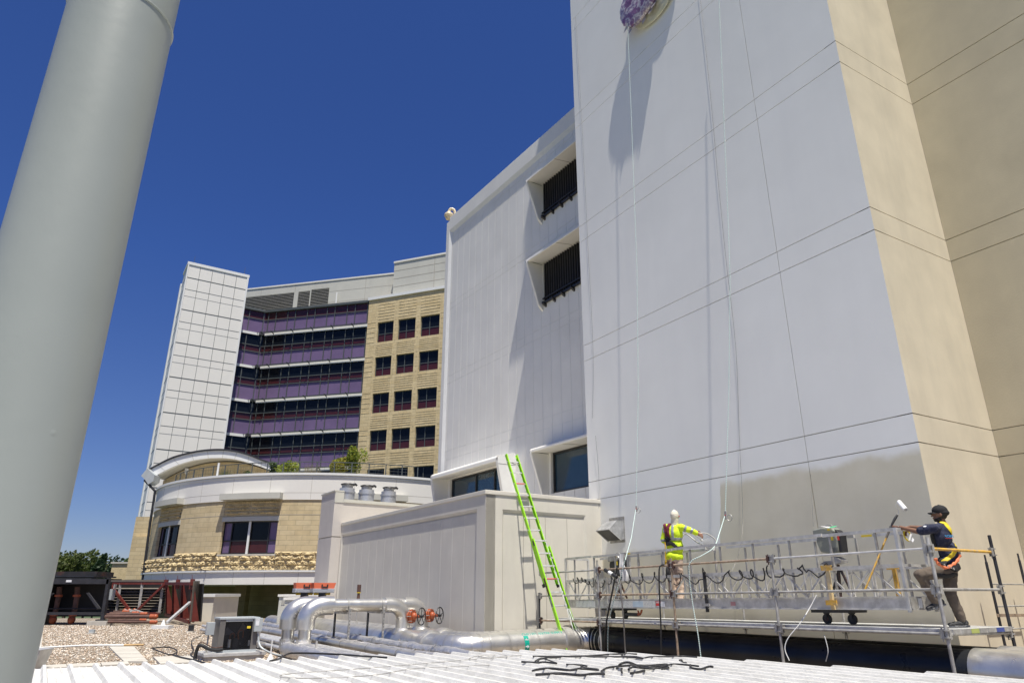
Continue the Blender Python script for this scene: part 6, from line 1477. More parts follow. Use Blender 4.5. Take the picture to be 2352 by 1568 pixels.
b = MB(); b.bar(TW(tb, .52, 1.60), TW(ta, .52, 1.60), .02, .02); b.bar(TW(tb, .52, 1.6), TW(tb, .12, 1.33), .02, .02); b.bar(TW(ta, .52, 1.6), TW(ta, .12, 1.33), .02, .02); b.build('rim', M['galvlight'], vb)

sg = thing('wrapped_sign', TW(5.6, .3, 18), 'round wall sign wrapped in shiny purple plastic film, at the top of the tower face', 'sign')
def crumple(c, R, th, n=64, m=26, seed=0):
    V = []; F_ = []
    for j in range(m+1):
        ph = PI*j/m
        for i in range(n):
            a = 2*PI*i/n; rr = math.sin(ph)**.55 if 0 < j < m else 0; out = math.cos(ph)
            d = Vector((math.cos(a)*rr, math.sin(a)*rr, out))
            q = noise.noise(Vector((d.x*2, d.y*2, seed)))*.07+noise.noise(d*4+Vector((seed,0,0)))*.04 + abs(noise.noise(d*7))*.03
            s_ = 1+q
            V.append(c + TW.d*(-math.cos(a)*rr*R*s_) + UP*(math.sin(a)*rr*R*s_) + TW.n*(th*(out*(1+2.2*q))))
    F_ = [(j*n+i, j*n+(i+1) % n, (j+1)*n+(i+1) % n, (j+1)*n+i) for j in range(m) for i in range(n)]
    b = MB(); b.add(V, F_); return b
def film_mat():
    m, nt, b, N, L = _nt('purple_film'); v = coords(nt, 'pos'); n = noise_n(nt, v, 2.6, 3)
    L.new(ramp(nt, n, [(.3,(.17,.05,.12)),(.47,(.26,.14,.24)),(.53,(.66,.60,.62)),(.60,(.24,.16,.26)),(.72,(.70,.66,.68))]), b.inputs['Base Color'])
    b.inputs['Roughness'].default_value = .18; b.inputs['Coat Weight'].default_value = .6; bump(nt, b, noise_n(nt, v, 7, 5, .6), .8, .06); return m
crumple(TW(5.80, .30, 18.28), .95, .14).build('film_wrap', film_mat(), sg, smooth=True, sangle=180)
crumple(TW(5.42, .09, 18.22), 1.13, .09, seed=4).build('backing_wrap', mat('yellowish_plastic_wrap', (.62,.60,.46), .3, var=.1, bs=.7, bscale=9, bdist=.03), sg, smooth=True, sangle=180)
b = MB()
for k, (t, w, p, z) in enumerate(((6.55, .10, .40, 17.45), (6.35, .10, .34, 17.3), (6.05, .16, .43, 17.25), (5.75, .12, .30, 17.2), (5.35, .13, .40, 17.2), (5.2, .12, .42, 17.3))):
    b.prism([TW(t-w, .22, z+.3), TW(t+w, .22, z+.3), TW(t+w*.6, p*.8, z+.05), TW(t+.01, p, z-.10), TW(t-w*.6, p*.8, z+.05)], TW.n*.008)
b.build('film_tail', mat('film_tail', (.4,.36,.38), .3, bs=0), sg)
def rope(pts, r, label, name='safety_rope', m='ropegreen'):
    o = thing(name, pts[0], label, 'rope', None)
    P = []
    for a, c in zip(pts, pts[1:]):
        n = max(2, int((c-a).length/.12))
        for i in range(n): P.append(a.lerp(c, i/n))
    P.append(pts[-1]); b = MB(); b.tube(P, r, 8); b.build('strand', M[m], o, smooth=True); return o
def rope_mat():
    m, nt, b, N, L = _nt('green_white_rope'); v = coords(nt, 'pos'); w = N.new('ShaderNodeTexWave'); w.wave_type = 'BANDS'; w.bands_direction = 'DIAGONAL'; w.inputs['Scale'].default_value = 16; w.inputs['Distortion'].default_value = .5; L.new(v, w.inputs['Vector'])
    L.new(ramp(nt, w.outputs['Fac'], [(.25,(.30,.52,.45)),(.45,(.72,.78,.75))]), b.inputs['Base Color']); b.inputs['Roughness'].default_value = .8; bump(nt, b, w.outputs['Fac'], .5, .01); return m
M['ropegreen'] = rope_mat()
def T_(x, y, p): return TW.hit(x, y, p)
r1 = rope([T_(1437, -60, .35), T_(1452, 320, .42), T_(1463, 620, .48), T_(1466, 900, .55), T_(1461, 1165, .7), T_(1450, 1235, 1.3), T_(1436, 1285, 2.15)] + spline([T_(1436, 1285, 2.15), T_(1420, 1345, 2.2), T_(1404, 1400, 2.25), T_(1397, 1440, 2.2), T_(1396, 1497, 2.1)], 4)[1:], .009, 'pale green twisted safety rope hanging left of the painter')
r2 = rope([T_(1649, -60, .35), T_(1672, 500, .45), T_(1677, 640, .5), T_(1674, 900, .6), T_(1666, 1180, .8)] + spline([T_(1666, 1180, .8), T_(1652, 1225, 1.2), T_(1640, 1256, 1.8), T_(1612, 1275, 2.1), T_(1586, 1290, 2.25), T_(1583, 1320, 2.25), T_(1590, 1380, 2.2), T_(1603, 1455, 2.2), T_(1610, 1509, 2.2)], 5)[1:], .010, 'pale green twisted safety rope hanging right of the painter and looping over the rails')
for (x, y, p, lab, s_) in ((1461, 1168, .72, 'small steel rope grab on the left safety rope', 1), (1665, 1183, .82, 'steel rope grab with ring on the right safety rope', 1.25)):
    o = thing('rope_grab', T_(x, y, p), lab, 'rope grab', 'rope grabs'); c = T_(x, y, p)
    b = MB(); b.obox(c-TW.d*-.0-UP*.07*s_-TW.n*.01, TW.d*-.05*s_, UP*.14*s_, TW.n*.03); b.build('body', M['galv'], o, bevel=.006)
    b = MB(); b.ring(c-TW.d*.10*s_-UP*.05*s_, TW.n, .055*s_, .009, 18, 6); b.build('ring', M['galv'], o, smooth=True)
    b = MB(); q = c-TW.d*.03+TW.n*.022; b.cyl(q, q+TW.n*.008, .014, .014, 8); b.build('red_button', M['red'], o)
for i, (pts, lab) in enumerate((([(1322, 40, .03), (1337, 300, .03), (1350, 560, .03), (1362, 800, .03), (1361, 960, .03)], 'thin crooked caulk line running down the left edge of the tower'), ([(1368, 1000, .05), (1376, 1120, .04), (1370, 1310, .1)], 'thin dark wire hanging down where annex and tower meet'), ([(1605, -30, .03), (1630, 200, .03), (1650, 420, .03), (1668, 600, .03), (1690, 800, .03), (1698, 1000, .03), (1706, 1200, .2), (1690, 1290, 1.2), (1655, 1350, 1.6)], 'thin grey steel wire hanging down the middle of the tower face'), ([(1862, 1090, .05), (1868, 1208, 1.2)], 'thin dark hoist wire above the grey-green motor'))):
    P = [T_(*q) for q in pts]; b = MB(); b.tube(spline(P, 5), .004, 5); o = b.build('hoist_wire', M['condgrey'] if i != 1 else M['black'], smooth=True); tag(o, lab, 'wire', 'thin wires on the tower face')
# ---------------------------------------------------------------- cables lying on the white roof
def zr5(x, y): return ((2150+x/3.136)/1.7415, (2350+y/3.136)/1.7415)
def zr3(x, y): return ((2000+x/2.138)/1.7415, (2000+y/2.138)/1.7415)
def zr2(x, y): return ((1000+x/2.138)/1.7415, (2200+y/2.138)/1.7415)
def rcable(pts, conv, r, lab, m='blackrubber', lift=None, cat='cable', grp='black cables lying on the white roof'):
    P = []
    for i, (x, y) in enumerate(pts):
        h = lift[i] if lift else 0
        P.append(atZ(*conv(x, y), ZR+.012+r+h))
    P = spline(P, 8); b = MB(); b.tube(P, r, 8); return tag(b.build('roof_cable', M[m], smooth=True), lab, cat, grp)
rcable([(-60,858),(200,858),(480,858),(700,860),(950,862),(1200,860),(1320,880)], zr5, .013, 'long straight black cable nearest the pipes, behind the ladder foot')
rcable([(0,925),(40,890),(200,872),(420,855),(650,850),(900,832),(1080,825),(1250,828)], zr5, .012, 'black cable curving from the left behind the scaffold post foot')
rcable([(1050,835),(1100,862),(1230,872),(1330,880),(1420,862),(1700,858),(1850,856),(2000,866)], zr5, .012, 'black cable running right along the roof edge')
rcable([(300,1372),(360,1350),(480,1388),(0,1332)][:3], zr3, .010, 'short black cable end with a sharp bend, left on the roof')
rcable([(-200,925),(0,935),(80,928),(240,945)], zr5, .013, 'short bent black cable left of the others')
rcable([(360,958),(540,966),(620,978)], zr5, .011, 'tiny piece of black cable crossing one rib')
rcable([(545,968),(580,1000),(760,1024),(560,1010),(400,1028),(150,1008),(0,1022),(-60,1040)], zr5, .015, 'black cable doubling back in a hairpin on the left')
rcable([(-20,1086),(150,1076),(300,1072),(540,1092),(700,1075),(835,1076)], zr5, .016, 'thick black cable nearest the camera')
rcable([(835,1078),(805,1045),(880,1000),(1000,985),(1180,970),(1400,972),(1600,958),(1610,968),(1430,990),(1350,985)], zr5, .014, 'black cable bundle winding through the middle of the roof')
rcable([(995,1010),(1040,955),(1130,932),(1220,960),(1290,995),(1400,1005)], zr5, .015, 'black cable arching above the roof like a handle', lift=[0,.04,.10,.06,0,0])
rcable([(1140,1022),(1200,990),(1300,1000),(1480,1010),(1600,985),(1645,1000),(1560,1020)], zr5, .013, 'black cable end with a small hook')
rcable([(1060,1060),(1050,1020),(1060,1010)], zr5, .012, 'short upright stub of black cable')
rcable([(1170,1070),(1260,1055),(1340,1036)], zr5, .016, 'straight black cable end in front of the bundle')
rcable([(1620,970),(1700,955),(1850,962),(2020,980)], zr5, .012, 'black cable right of the bundle')
rcable([(1780,905),(1810,902),(1820,930),(1870,940)], zr5, .011, 'small hooked black cable near the roof edge')
rcable([(1918,965),(1930,1000),(2050,1016),(2150,985),(2200,988)], zr5, .015, 'rightmost black cable with a lifted end')
rcable([(2050,978),(1800,990),(1400,1010),(1100,1060),(800,1082),(500,1092),(300,1085),(258,1078),(290,1060),(500,1040),(800,1020),(1200,990),(1500,965),(1900,930),(2200,905),(2330,895)], zr2, .006, 'long thin grey wire rope looped across the white roof', m='galv', cat='wire')
rcable([(1870,930),(1900,912),(2000,893),(2150,893),(2200,905),(2100,918),(1980,912),(1960,905),(2100,900)], zr2, .006, 'thin grey wire coil beside the ladder foot', m='galv', cat='wire')
rcable([(170,945),(250,925),(330,882),(420,876),(700,885),(1000,905),(1170,915)], zr2, .014, 'black cable draped over the pipes behind the white roof', lift=[0]*7)
# black hoses hanging from the rails
for i, (pts, lab) in enumerate((([(1417,1303,2.2),(1410,1340,2.2),(1398,1400,2.2),(1392,1436,2.2),(1388,1500,2.1)], 'thick black hose hanging straight from the top scaffold rail'), ([(1412,1322,2.3),(1424,1350,2.4),(1432,1420,2.4),(1436,1490,2.35),(1440,1504,2.35)], 'grey flexible hose hanging from a black and white plug'), ([(1527,1296,2.1),(1519,1297,2.15),(1514,1310,2.2),(1515,1370,2.2),(1518,1440,2.2),(1519,1502,2.2)], 'black hose hooked over the rail left of the painter'), ([(1876,1365,1.8),(1860,1395,1.9),(1838,1430,2.1),(1810,1465,2.25),(1803,1490,2.3),(1813,1516,2.3)], 'white cord sagging from the platform down past the planks'), ([(1893,1458,2.1),(1897,1470,2.15),(1902,1495,2.2),(1897,1518,2.2)], 'thin grey cord hanging below the planks on the right'))):
    P = spline([T_(*q) for q in pts], 6); r = (.020, .016, .016, .008, .007)[i]; b = MB(); b.tube(P, r, 8); o = b.build('hanging_hose', M[('blackrubber','condgrey','blackrubber','whitetrim','galvlight')[i]], smooth=True); tag(o, lab, 'hose', 'hoses and cords hanging from the scaffold')
pg = thing('power_plug', T_(1400, 1315, 2.3), 'large black and white power plug tied to the scaffold rail', 'plug')
a, c = T_(1390, 1308, 2.3), T_(1417, 1325, 2.35); b = MB(); b.cyl(a, a.lerp(c, .35), .045, .045, 12); b.cyl(a.lerp(c, .65), c, .045, .035, 12); b.build('body', M['blackrubber'], pg, smooth=True); b = MB(); b.cyl(a.lerp(c, .35), a.lerp(c, .65), .043, .043, 12); b.build('white_band', M['whitetrim'], pg, smooth=True)
# ---------------------------------------------------------------- people
def projV(p):
    d = p[1]*cT + p[2]*sT; return CX + FP*p[0]/d, CY - FP*(p[2]*cT - p[1]*sT)/d
def solid(shapes, voxel, name, m, parent, smooth_it=6, wr=0, wf=6, seed=0, keep=False):
    """union of tapered limbs and ellipsoids fused into one continuous skin"""
    b = MB()
    for s_ in shapes:
        if s_[0] == 'c':
            _, a, c, r0, r1 = s_; b.cyl(a, c, r0, r1, 20); b.ball(a, r0*.999, 20, 12); b.ball(c, r1*.999, 20, 12)
        elif s_[0] == 'e':                         # ellipsoid: centre, radii, axes
            _, c, r, ax = s_; k = len(b.v); b.ball((0,0,0), 1, 22, 14)
            X, Y, Z = ax
            for i in range(k, len(b.v)): v = b.v[i]; q = Vector(c) + X*v[0]*r[0] + Y*v[1]*r[1] + Z*v[2]*r[2]; b.v[i] = (q.x, q.y, q.z)
        elif s_[0] == 'x': b.prism(s_[1], s_[2])
    o = b.build(name, m, parent, smooth=True, sangle=180)
    md = o.modifiers.new('r', 'REMESH'); md.mode = 'VOXEL'; md.voxel_size = voxel; md.use_smooth_shade = True
    ms = o.modifiers.new('s', 'SMOOTH'); ms.iterations = smooth_it; ms.factor = .5
    bpy.context.view_layer.update(); dg = bpy.context.evaluated_depsgraph_get()
    me = bpy.data.meshes.new_from_object(o.evaluated_get(dg)); o.modifiers.clear(); old = o.data; o.data = me; bpy.data.meshes.remove(old)
    me.materials.clear(); me.materials.append(m)
    if wr:
        NN_ = [v.normal.copy() for v in me.vertices]
        for v, vn in zip(me.vertices, NN_):
            q = v.co*wf + Vector((seed, 0, 0)); w = noise.noise(Vector((q.x, q.y, q.z*1.7)))+.5*noise.noise(q*2.3); v.co += vn*w*wr
    me.polygons.foreach_set('use_smooth', [True]*len(me.polygons))
    return o
def patch(src, pred, off, name, m, parent, thick=None):
    me = src.data; O = ORIG[src.name] if src.parent is None else ORIG[src.parent.name]
    idx = {}; V = []; F_ = []
    for p in me.polygons:
        c = p.center + O
        if pred(c, p.normal):
            f = []
            for i in p.vertices:
                if i not in idx: idx[i] = len(V); v = me.vertices[i]; V.append(tuple(v.co + O + v.normal*off))
                f.append(idx[i])
            F_.append(f)
    if not F_: print('empty patch', name); return None
    b = MB(); b.add(V, F_); o = b.build(name, m, parent, smooth=True, sangle=180)
    sd_ = o.modifiers.new('t', 'SOLIDIFY'); sd_.thickness = off*.9; sd_.offset = -1
    return o
def near_line(pts, w, facing=True):
    def f(c, n):
        if facing and n.dot(c) > 0: return False
        x, y = projV(c)
        for (ax, ay), (bx, by) in zip(pts, pts[1:]):
            L = (bx-ax)**2+(by-ay)**2; t = max(0, min(1, ((x-ax)*(bx-ax)+(y-ay)*(by-ay))/L)); 
            if math.hypot(x-ax-t*(bx-ax), y-ay-t*(by-ay)) < w: return True
        return False
    return f
def hand_shapes(w, palm_dir, up, side, curl, s=1.0):
    """w wrist, palm_dir along the hand, side across (thumb side), curl direction fingers bend towards"""
    P = palm_dir.normalized(); sd = side.normalized(); cu = curl.normalized(); sh = [('e', w+P*.045*s, (.048*s, .038*s, .016*s), (P, sd, cu))]
    for k, (o_, L, sp) in enumerate(((.030, .040, .10), (.010, .045, .03), (-.010, .042, -.03), (-.029, .033, -.1))):
        a = w+P*.082*s+sd*o_*s; d = (P+sd*sp).normalized(); b1 = a+d*L*s*.9+cu*.008*s; c1 = b1+(d*.55+cu*.8).normalized()*L*.75*s; e1 = c1+(cu*.95-d*.1).normalized()*L*.55*s
        sh += [('c', a, b1, .0095*s, .0088*s), ('c', b1, c1, .0088*s, .008*s), ('c', c1, e1, .008*s, .007*s)]
    a = w+P*.02*s+sd*.03*s; b1 = a+(P*.6+sd*.7).normalized()*.042*s+cu*.01*s; c1 = b1+(P*.85+cu*.5).normalized()*.034*s
    sh += [('c', a, b1, .0125*s, .0105*s), ('c', b1, c1, .0105*s, .009*s)]
    return sh
M['skin'] = mat('tanned_skin', (.21,.105,.062), .55, var=.08, scale=8, bs=.05)
M['skin_light'] = mat('light_skin', (.42,.22,.14), .55, var=.08, scale=8, bs=.05)
# ---- man at the right end of the platform: navy shirt, black cap, brown trousers, harness
def J(x, y, Y): return atY(x, y, Y)
fo = 10.95
man = thing('person', J(2200, 1438, 11.0), 'man in navy shirt, black cap and brown trousers with a yellow harness, one knee raised', 'person')
hc = J(2157, 1180, fo+.02); nk = J(2166, 1200, fo+.02)
f_ = Vector((-.86, .50, 0)).normalized(); s_l = Vector((-f_.y, f_.x, 0)) ; s_l = Vector((-.50, -.86, 0)); upv = UP
LS, RS = J(2146, 1214, fo-.16), J(2166, 1212, fo+.20)
LE, RE = J(2108, 1220, fo+.02), J(2122, 1212.5, fo+.28)
LW, RW = J(2068, 1210.5, fo+.28), J(2091, 1209.5, fo+.42)
LH_, RH_ = J(2176, 1308, fo-.10), J(2180, 1306, fo+.09)
LK, RK = J(2114, 1320, fo-.08), J(2184, 1365, fo+.10)
LA, RA = J(2147, 1381, fo-.02), J(2209, 1424, fo+.12)
chest = (LS+RS)/2 - UP*.13 - f_*.01; waist = J(2180, 1272, fo); pelv = (LH_+RH_)/2 + UP*.04
body = [('c', LS, LE, .047, .040), ('c', LE, LW, .040, .027), ('c', RS, RE, .047, .040), ('c', RE, RW, .040, .027),
        ('e', chest, (.19, .12, .2), (s_l, f_, UP)), ('e', waist, (.15, .105, .16), (s_l, f_, UP)), ('e', pelv, (.165, .12, .12), (s_l, f_, UP)),
        ('c', nk-UP*.06, hc-UP*.05, .06, .055), ('c', LH_, LK, .085, .06), ('c', LK, LA, .058, .038), ('c', RH_, RK, .085, .06), ('c', RK, RA, .058, .038)]
# head with face in profile, looking along the platform
hf = Vector((-.93, .36, 0)).normalized(); hs = Vector((-hf.y, hf.x, 0))
body += [('e', hc+UP*.015-hf*.012, (.098, .077, .108), (hf, hs, UP)), ('e', hc-UP*.058+hf*.028, (.062, .052, .058), (hf, hs, UP)),
         ('e', hc-UP*.092+hf*.062, (.022, .026, .02), (hf, hs, UP)), ('c', hc+hf*.082+UP*.008, hc+hf*.108-UP*.028, .009, .014), ('e', hc+hf*.084-UP*.055, (.018, .026, .009), (hf, hs, UP)), ('e', hc+hf*.083-UP*.068, (.016, .024, .008), (hf, hs, UP)),
         ('e', hc+hf*.076+UP*.022, (.014, .055, .010), (hf, hs, UP)),
         ('e', hc+hs*.078-UP*.012-hf*.008, (.019, .008, .031), (hf, hs, UP)), ('e', hc-hs*.078-UP*.012-hf*.008, (.019, .008, .031), (hf, hs, UP))]
body += hand_shapes(LW, (J(2051, 1206, fo+.38)-LW), UP, (UP*.9+hf*.2), (-UP+hf*.2)*1.0, 1.05) if False else hand_shapes(LW, (J(2049, 1207.5, fo+.40)-LW), UP, Vector((-.3,.8,.35)), -UP, 1.1)
body += hand_shapes(RW, (J(2080, 1218, fo+.45)-RW), UP, Vector((-.6,-.3,.4)), -UP*.6+Vector((.3,0,0)), 1.05)
bo = solid(body, .006, 'body', M['skin'], man, 3)
# beard, cap, hair
M['hair'] = mat('black_hair', (.012,.010,.009), .7, bs=.5, bscale=120)
patch(bo, lambda c, n: (c-hc).length < .16 and (c-hc).z < -.052 - .35*max(0, (c-hc).dot(hf)-.02) + .25*max(0, .03-(c-hc).dot(hf)) and (c-hc).z > -.125 and (c-hc).dot(hf) > -.01 and (c-hc).dot(hf) < .098 and abs((c-hc-hf*.084+UP*.055).length) > .018, .0035, 'beard', M['hair'], man)
cap_c = hc+UP*.052-hf*.018
M['capblack'] = mat('black_cotton', (.012,.012,.014), .85, var=.2, bs=.3, bscale=80)
co = solid([('e', cap_c, (.112, .092, .088), (hf, hs, UP)), ('e', cap_c-UP*.035-hf*.02, (.108, .09, .06), (hf, hs, UP)), ('e', cap_c+UP*.088, (.012,.012,.008), (hf, hs, UP))], .006, 'cap', M['capblack'], man, 3)
bm_ = MB(); 
b = MB(); V = []; 
for i in range(9):
    a = (i/8-.5)*1.9; r0, r1 = .095, .175-.012*abs(a)*1.5
    for r_, dz in ((r0, 0), (r1, -.012)): V += [cap_c+hf*math.cos(a)*r_+hs*math.sin(a)*r_*.85+UP*(-.022+dz-.02*abs(a)), cap_c+hf*math.cos(a)*r_+hs*math.sin(a)*r_*.85+UP*(-.016+dz-.02*abs(a))]
for i in range(8): k = i*4; b.f += [(k, k+2, k+6, k+4), (k+1, k+5, k+7, k+3), (k+2, k+3, k+7, k+6), (k, k+4, k+5, k+1)]
b.v = [tuple(v) for v in V]; b.build('cap_brim', M['capblack'], man)
patch(bo, lambda c, n: (c-hc).length < .15 and (c-hc).dot(hf) < -.012 and -.075 < (c-hc).z < .03 and abs((c-hc).dot(hs)) < .08, .006, 'hair', M['hair'], man)
# shirt
M['navy'] = mat('navy_cotton', (.016,.020,.048), .9, var=.25, scale=9, bs=.5, bscale=30, bdist=.01, dirt=(.30,.31,.36), dirt_amt=.12, dirt_scale=30)
lsl = LS.lerp(LE, .82); rsl = RS.lerp(RE, .82)
sh = [('e', chest, (.215, .143, .205), (s_l, f_, UP)), ('e', waist+UP*.02, (.175, .13, .20), (s_l, f_, UP)), ('e', pelv+UP*.06, (.182, .138, .09), (s_l, f_, UP)), ('c', LS+UP*.005, lsl, .068, .066), ('c', RS+UP*.005, rsl, .068, .066), ('c', LS, nk-UP*.045, .062, .066), ('c', RS, nk-UP*.045, .062, .066), ('e', chest-f_*.05+UP*.08, (.17,.10,.12), (s_l, f_, UP))]
shirt = solid(sh, .008, 'shirt', M['navy'], man, 5, wr=.007, wf=11, seed=3)
# trousers
M['brown'] = mat('brown_work_trousers', (.125,.098,.075), .9, var=.2, scale=6, bs=.5, bscale=30, bdist=.01)
tr = [('e', pelv-UP*.01, (.185, .138, .13), (s_l, f_, UP)), ('c', LH_, LK, .112, .082), ('c', LK, LA+UP*.02, .080, .062), ('c', RH_, RK, .112, .080), ('c', RK, RA+UP*.03, .078, .070), ('e', LK, (.088,.088,.088), (s_l, f_, UP))]
trs = solid(tr, .009, 'trousers', M['brown'], man, 5, wr=.010, wf=9, seed=8)
# shoes
M['shoe'] = mat('black_trainer', (.022,.022,.025), .7, bs=.2, dirt=(.35,.34,.32), dirt_amt=.3, dirt_scale=30)
def shoe(ankle, toe, heel, nm='shoe'):
    d = (toe-heel).normalized(); sd = d.cross(UP).normalized(); nn_ = sd.cross(d)
    m_ = (toe+heel)/2; L = (toe-heel).length
    o = solid([('e', heel+d*.05+nn_*.045, (.06, .038, .05), (d, sd, nn_)), ('e', heel.lerp(toe, .5)+nn_*.035, (L*.36, .043, .036), (d, sd, nn_)), ('e', toe-d*.06+nn_*.026, (.065, .046, .028), (d, sd, nn_)), ('c', ankle-UP*.02, heel.lerp(toe, .32)+nn_*.05, .042, .040)], .006, nm, M['shoe'], man, 3)
    b = MB(); P = [heel-d*.008, heel+sd*.036, heel.lerp(toe, .45)+sd*.038, toe-d*.07+sd*.048, toe+d*.004, toe-d*.07-sd*.046, heel.lerp(toe, .45)-sd*.034, heel-sd*.036]
    b.prism([p-nn_*.012 for p in P], nn_*.026); b.build('sole', mat('speckled_sole', (.12,.12,.12), .8, bs=0, dirt=(.5,.5,.48), dirt_amt=.8, dirt_scale=40), o, bevel=.004)
zpl = S(-.95, 1.3, -.508).z
toeR, heelR = J(2180, 1437, fo+.02), J(2224, 1438, fo+.16); toeR.z = heelR.z = zpl+.014
shoe(RA, toeR, heelR); shoe(LA, J(2129, 1401, fo-.02), J(2170, 1387, fo+.02))
# harness and belt
M['webyellow'] = mat('yellow_webbing', (.62,.48,.02), .7, bs=.2, bscale=100)
M['weborange'] = mat('orange_webbing_pack', (.75,.20,.08), .7, var=.15, scale=20, bs=.4)
def zm(x, y): return ((3500+x/2.613)/1.7415, (1950+y/2.613)/1.7415)
patch(shirt, near_line([zm(690,352), zm(730,365), zm(770,415), zm(815,475), zm(835,540), zm(855,600)], 4.0), .008, 'harness_strap', M['webyellow'], man)
patch(shirt, near_line([zm(830,655), zm(815,690), zm(770,735), zm(715,775)], 4.6), .010, 'harness_strap', M['webyellow'], man)
patch(shirt, near_line([zm(600,500), zm(625,600), zm(660,700), zm(690,760)], 4.2), .009, 'harness_strap', M['capblack'], man)
patch(trs, near_line([zm(690,780), zm(760,815), zm(830,845), zm(890,800)], 5.5), .030, 'tool_belt', M['capblack'], man)
patch(trs, near_line([zm(640,905), zm(710,915), zm(770,925), zm(830,905)], 4.5), .012, 'leg_strap', M['capblack'], man)
b = MB(); P = spline([J(*zm(628,735), fo-.30), J(*zm(660,790), fo-.30), J(*zm(740,835), fo-.28), J(*zm(800,810), fo-.22), J(*zm(850,770), fo-.16), J(*zm(885,705), fo-.12)], 6)
b.tube(P, [.022+.007*math.sin(i*1.3) for i in range(len(P))], 8); b.build('shock_pack', M['weborange'], man, smooth=True)
b = MB(); c = J(*zm(880,672), fo-.10); b.obox(c-Vector((.035,0,.04)), (.06,0,.01), (0,.03,0), (.005,0,.075)); b.build('snap_hook', M['galv'], man, bevel=.008)
b = MB()
for (x, y) in ((728,805), (763,820), (797,832), (825,845)): c = J(*zm(x, y), fo-.335+.04*(x-728)/100); b.ring(c, Vector((.3,-1,0)), .012, .004, 12, 5)
b.build('belt_eyelets', M['galv'], man)
# lettering on the shirt back and sleeve
bx = Vector((.80, .60, 0)).normalized() ; 
O_ = ORIG[man.name]
def surf(x, y, src, par):
    r = ray(x, y).normalized(); O0 = ORIG[par.name]; ok, loc, nn, i = src.ray_cast(-O0, r) if False else src.ray_cast(Vector((0,0,0))-O0, r)
    return (loc+O0, nn) if ok else (None, None)
loc, nn = surf(*zm(775, 505), shirt, man)
if loc is not None:
    l2, n2_ = surf(*zm(812, 505), shirt, man); xd = (l2-loc).normalized() if l2 is not None else Vector((1,0,0)); yd = UP
    nrm_ = xd.cross(yd)
    xd = Vector((.97, -.1, 0)).normalized(); text('shirt_lettering', 'ROER', .052, loc - xd*.085 - UP*.018 - Vector((-.3,1,0))*.022, xd, UP, mat('blue_print', (.08,.35,.65), .7, bs=0), man, .004)
    b = MB(); q = loc - xd*.08 - UP*.034 - Vector((-.3,1,0))*.022; b.obox(q, xd*.10, UP*.006, (0,-.004,0)); b.build('print_underline', M['red'], man)
loc, nn = surf(*zm(525, 405), shirt, man)
if loc is not None: b = MB(); b.ball(loc, (.035,.012,.016), 10, 6); b.build('sleeve_print', M['whitelabel'], man)
# ---- roller held in his hand
ro = thing('paint_roller', J(2051, 1205, 11.4), 'clean white paint roller with black grip on a worn yellow extension pole', 'paint roller')
def R_(x, y, Y=11.36): return J(x, y, Y)
b = MB(); b.cyl(R_(1986, 1356, 11.5), R_(2041, 1222, 11.38), .0145, .0145, 10); b.build('pole', M['yellowtube'], ro, smooth=True)
b = MB(); b.cyl(R_(2036, 1234, 11.39), R_(2046, 1208, 11.36), .0185, .0185, 10); b.build('pole_lock', M['condgrey'], ro, smooth=True)
b = MB(); b.tube([R_(2047, 1209), R_(2050, 1201), R_(2056, 1190), R_(2061, 1182)], [.015, .018, .021, .016], 10); b.build('grip', M['blackrubber'], ro, smooth=True)
b = MB(); b.tube(spline([R_(2061, 1182), R_(2064, 1175), R_(2062, 1169), R_(2057, 1163), R_(2059, 1156), R_(2064, 1153)], 5), .0035, 6); b.build('wire_frame', M['galvlight'], ro, smooth=True)
b = MB(); b.cyl(R_(2064.5, 1152), R_(2080, 1170, 11.2), .036, .036, 20); rc = b.build('roller_sleeve', mat('white_nap', (.82,.82,.80), .95, bs=.4, bscale=150), ro, smooth=True)
b = MB(); a, c = R_(2064.5, 1152), R_(2080, 1170, 11.2); d = (c-a).normalized(); b.cyl(c, c+d*.006, .022, .022, 16); b.build('end_cap', M['galvlight'], ro)
# ring tool / self-retracting strap beside the far hand
tg = thing('lanyard_reel', J(2086, 1228, 11.3), 'yellow webbing lanyard and white strip roll hanging below the far hand', 'lanyard')
b = MB(); P = spline([J(x, y, 11.32) for x, y in [(2079,1216),(2076,1222),(2077,1230),(2082,1238),(2088,1241),(2091,1234),(2090,1225),(2085,1219)]], 4); b.tube(P, [.012]*len(P), 6); b.build('webbing', M['webyellow'], tg, smooth=True)
b = MB(); a, c = J(2093, 1226, 11.25), J(2089, 1241, 11.25); b.cyl(a, c, .018, .018, 12); b.build('roll', M['whitetrim'], tg, smooth=True)
b = MB(); b.prism([J(2094, 1232, 11.26), J(2100, 1238, 11.24), J(2097, 1245, 11.24), J(2091, 1238, 11.26)], Vector((0,.004,0))); b.build('loose_strip', M['whitelabel'], tg)

# ---- spray painter in the middle of the platform, seen from behind
def K(x, y, p=1.35): return TW.hit(x, y, p)
pa = thing('person', K(1549, 1395), 'spray painter in hi-vis yellow jacket and cream hood, seen from behind on the platform', 'person')
fw = Vector((.80, .60, 0)).normalized(); fw = Vector((.55, .83, 0)).normalized(); sr = Vector((fw.y, -fw.x, 0))     # facing away, to the wall
hc = K(1549.5, 1185); nk = K(1549, 1203)
deck = Q(4.6, 1.4, zb_+.045).z
RS, LS = K(1564, 1210, 1.30), K(1530, 1210, 1.42)
RE, LE = K(1583, 1216, 1.25), K(1524, 1240, 1.45)
RW, LW = K(1600, 1224, 1.15), K(1545, 1250, 1.1)
RH_, LH_ = K(1558, 1284, 1.33), K(1541, 1284, 1.40)
RK, LK = K(1561, 1330, 1.30), K(1543, 1330, 1.42)
RA = K(1563, 1376, 1.36); LA = K(1545, 1376, 1.44); RA.z = LA.z = deck+.09
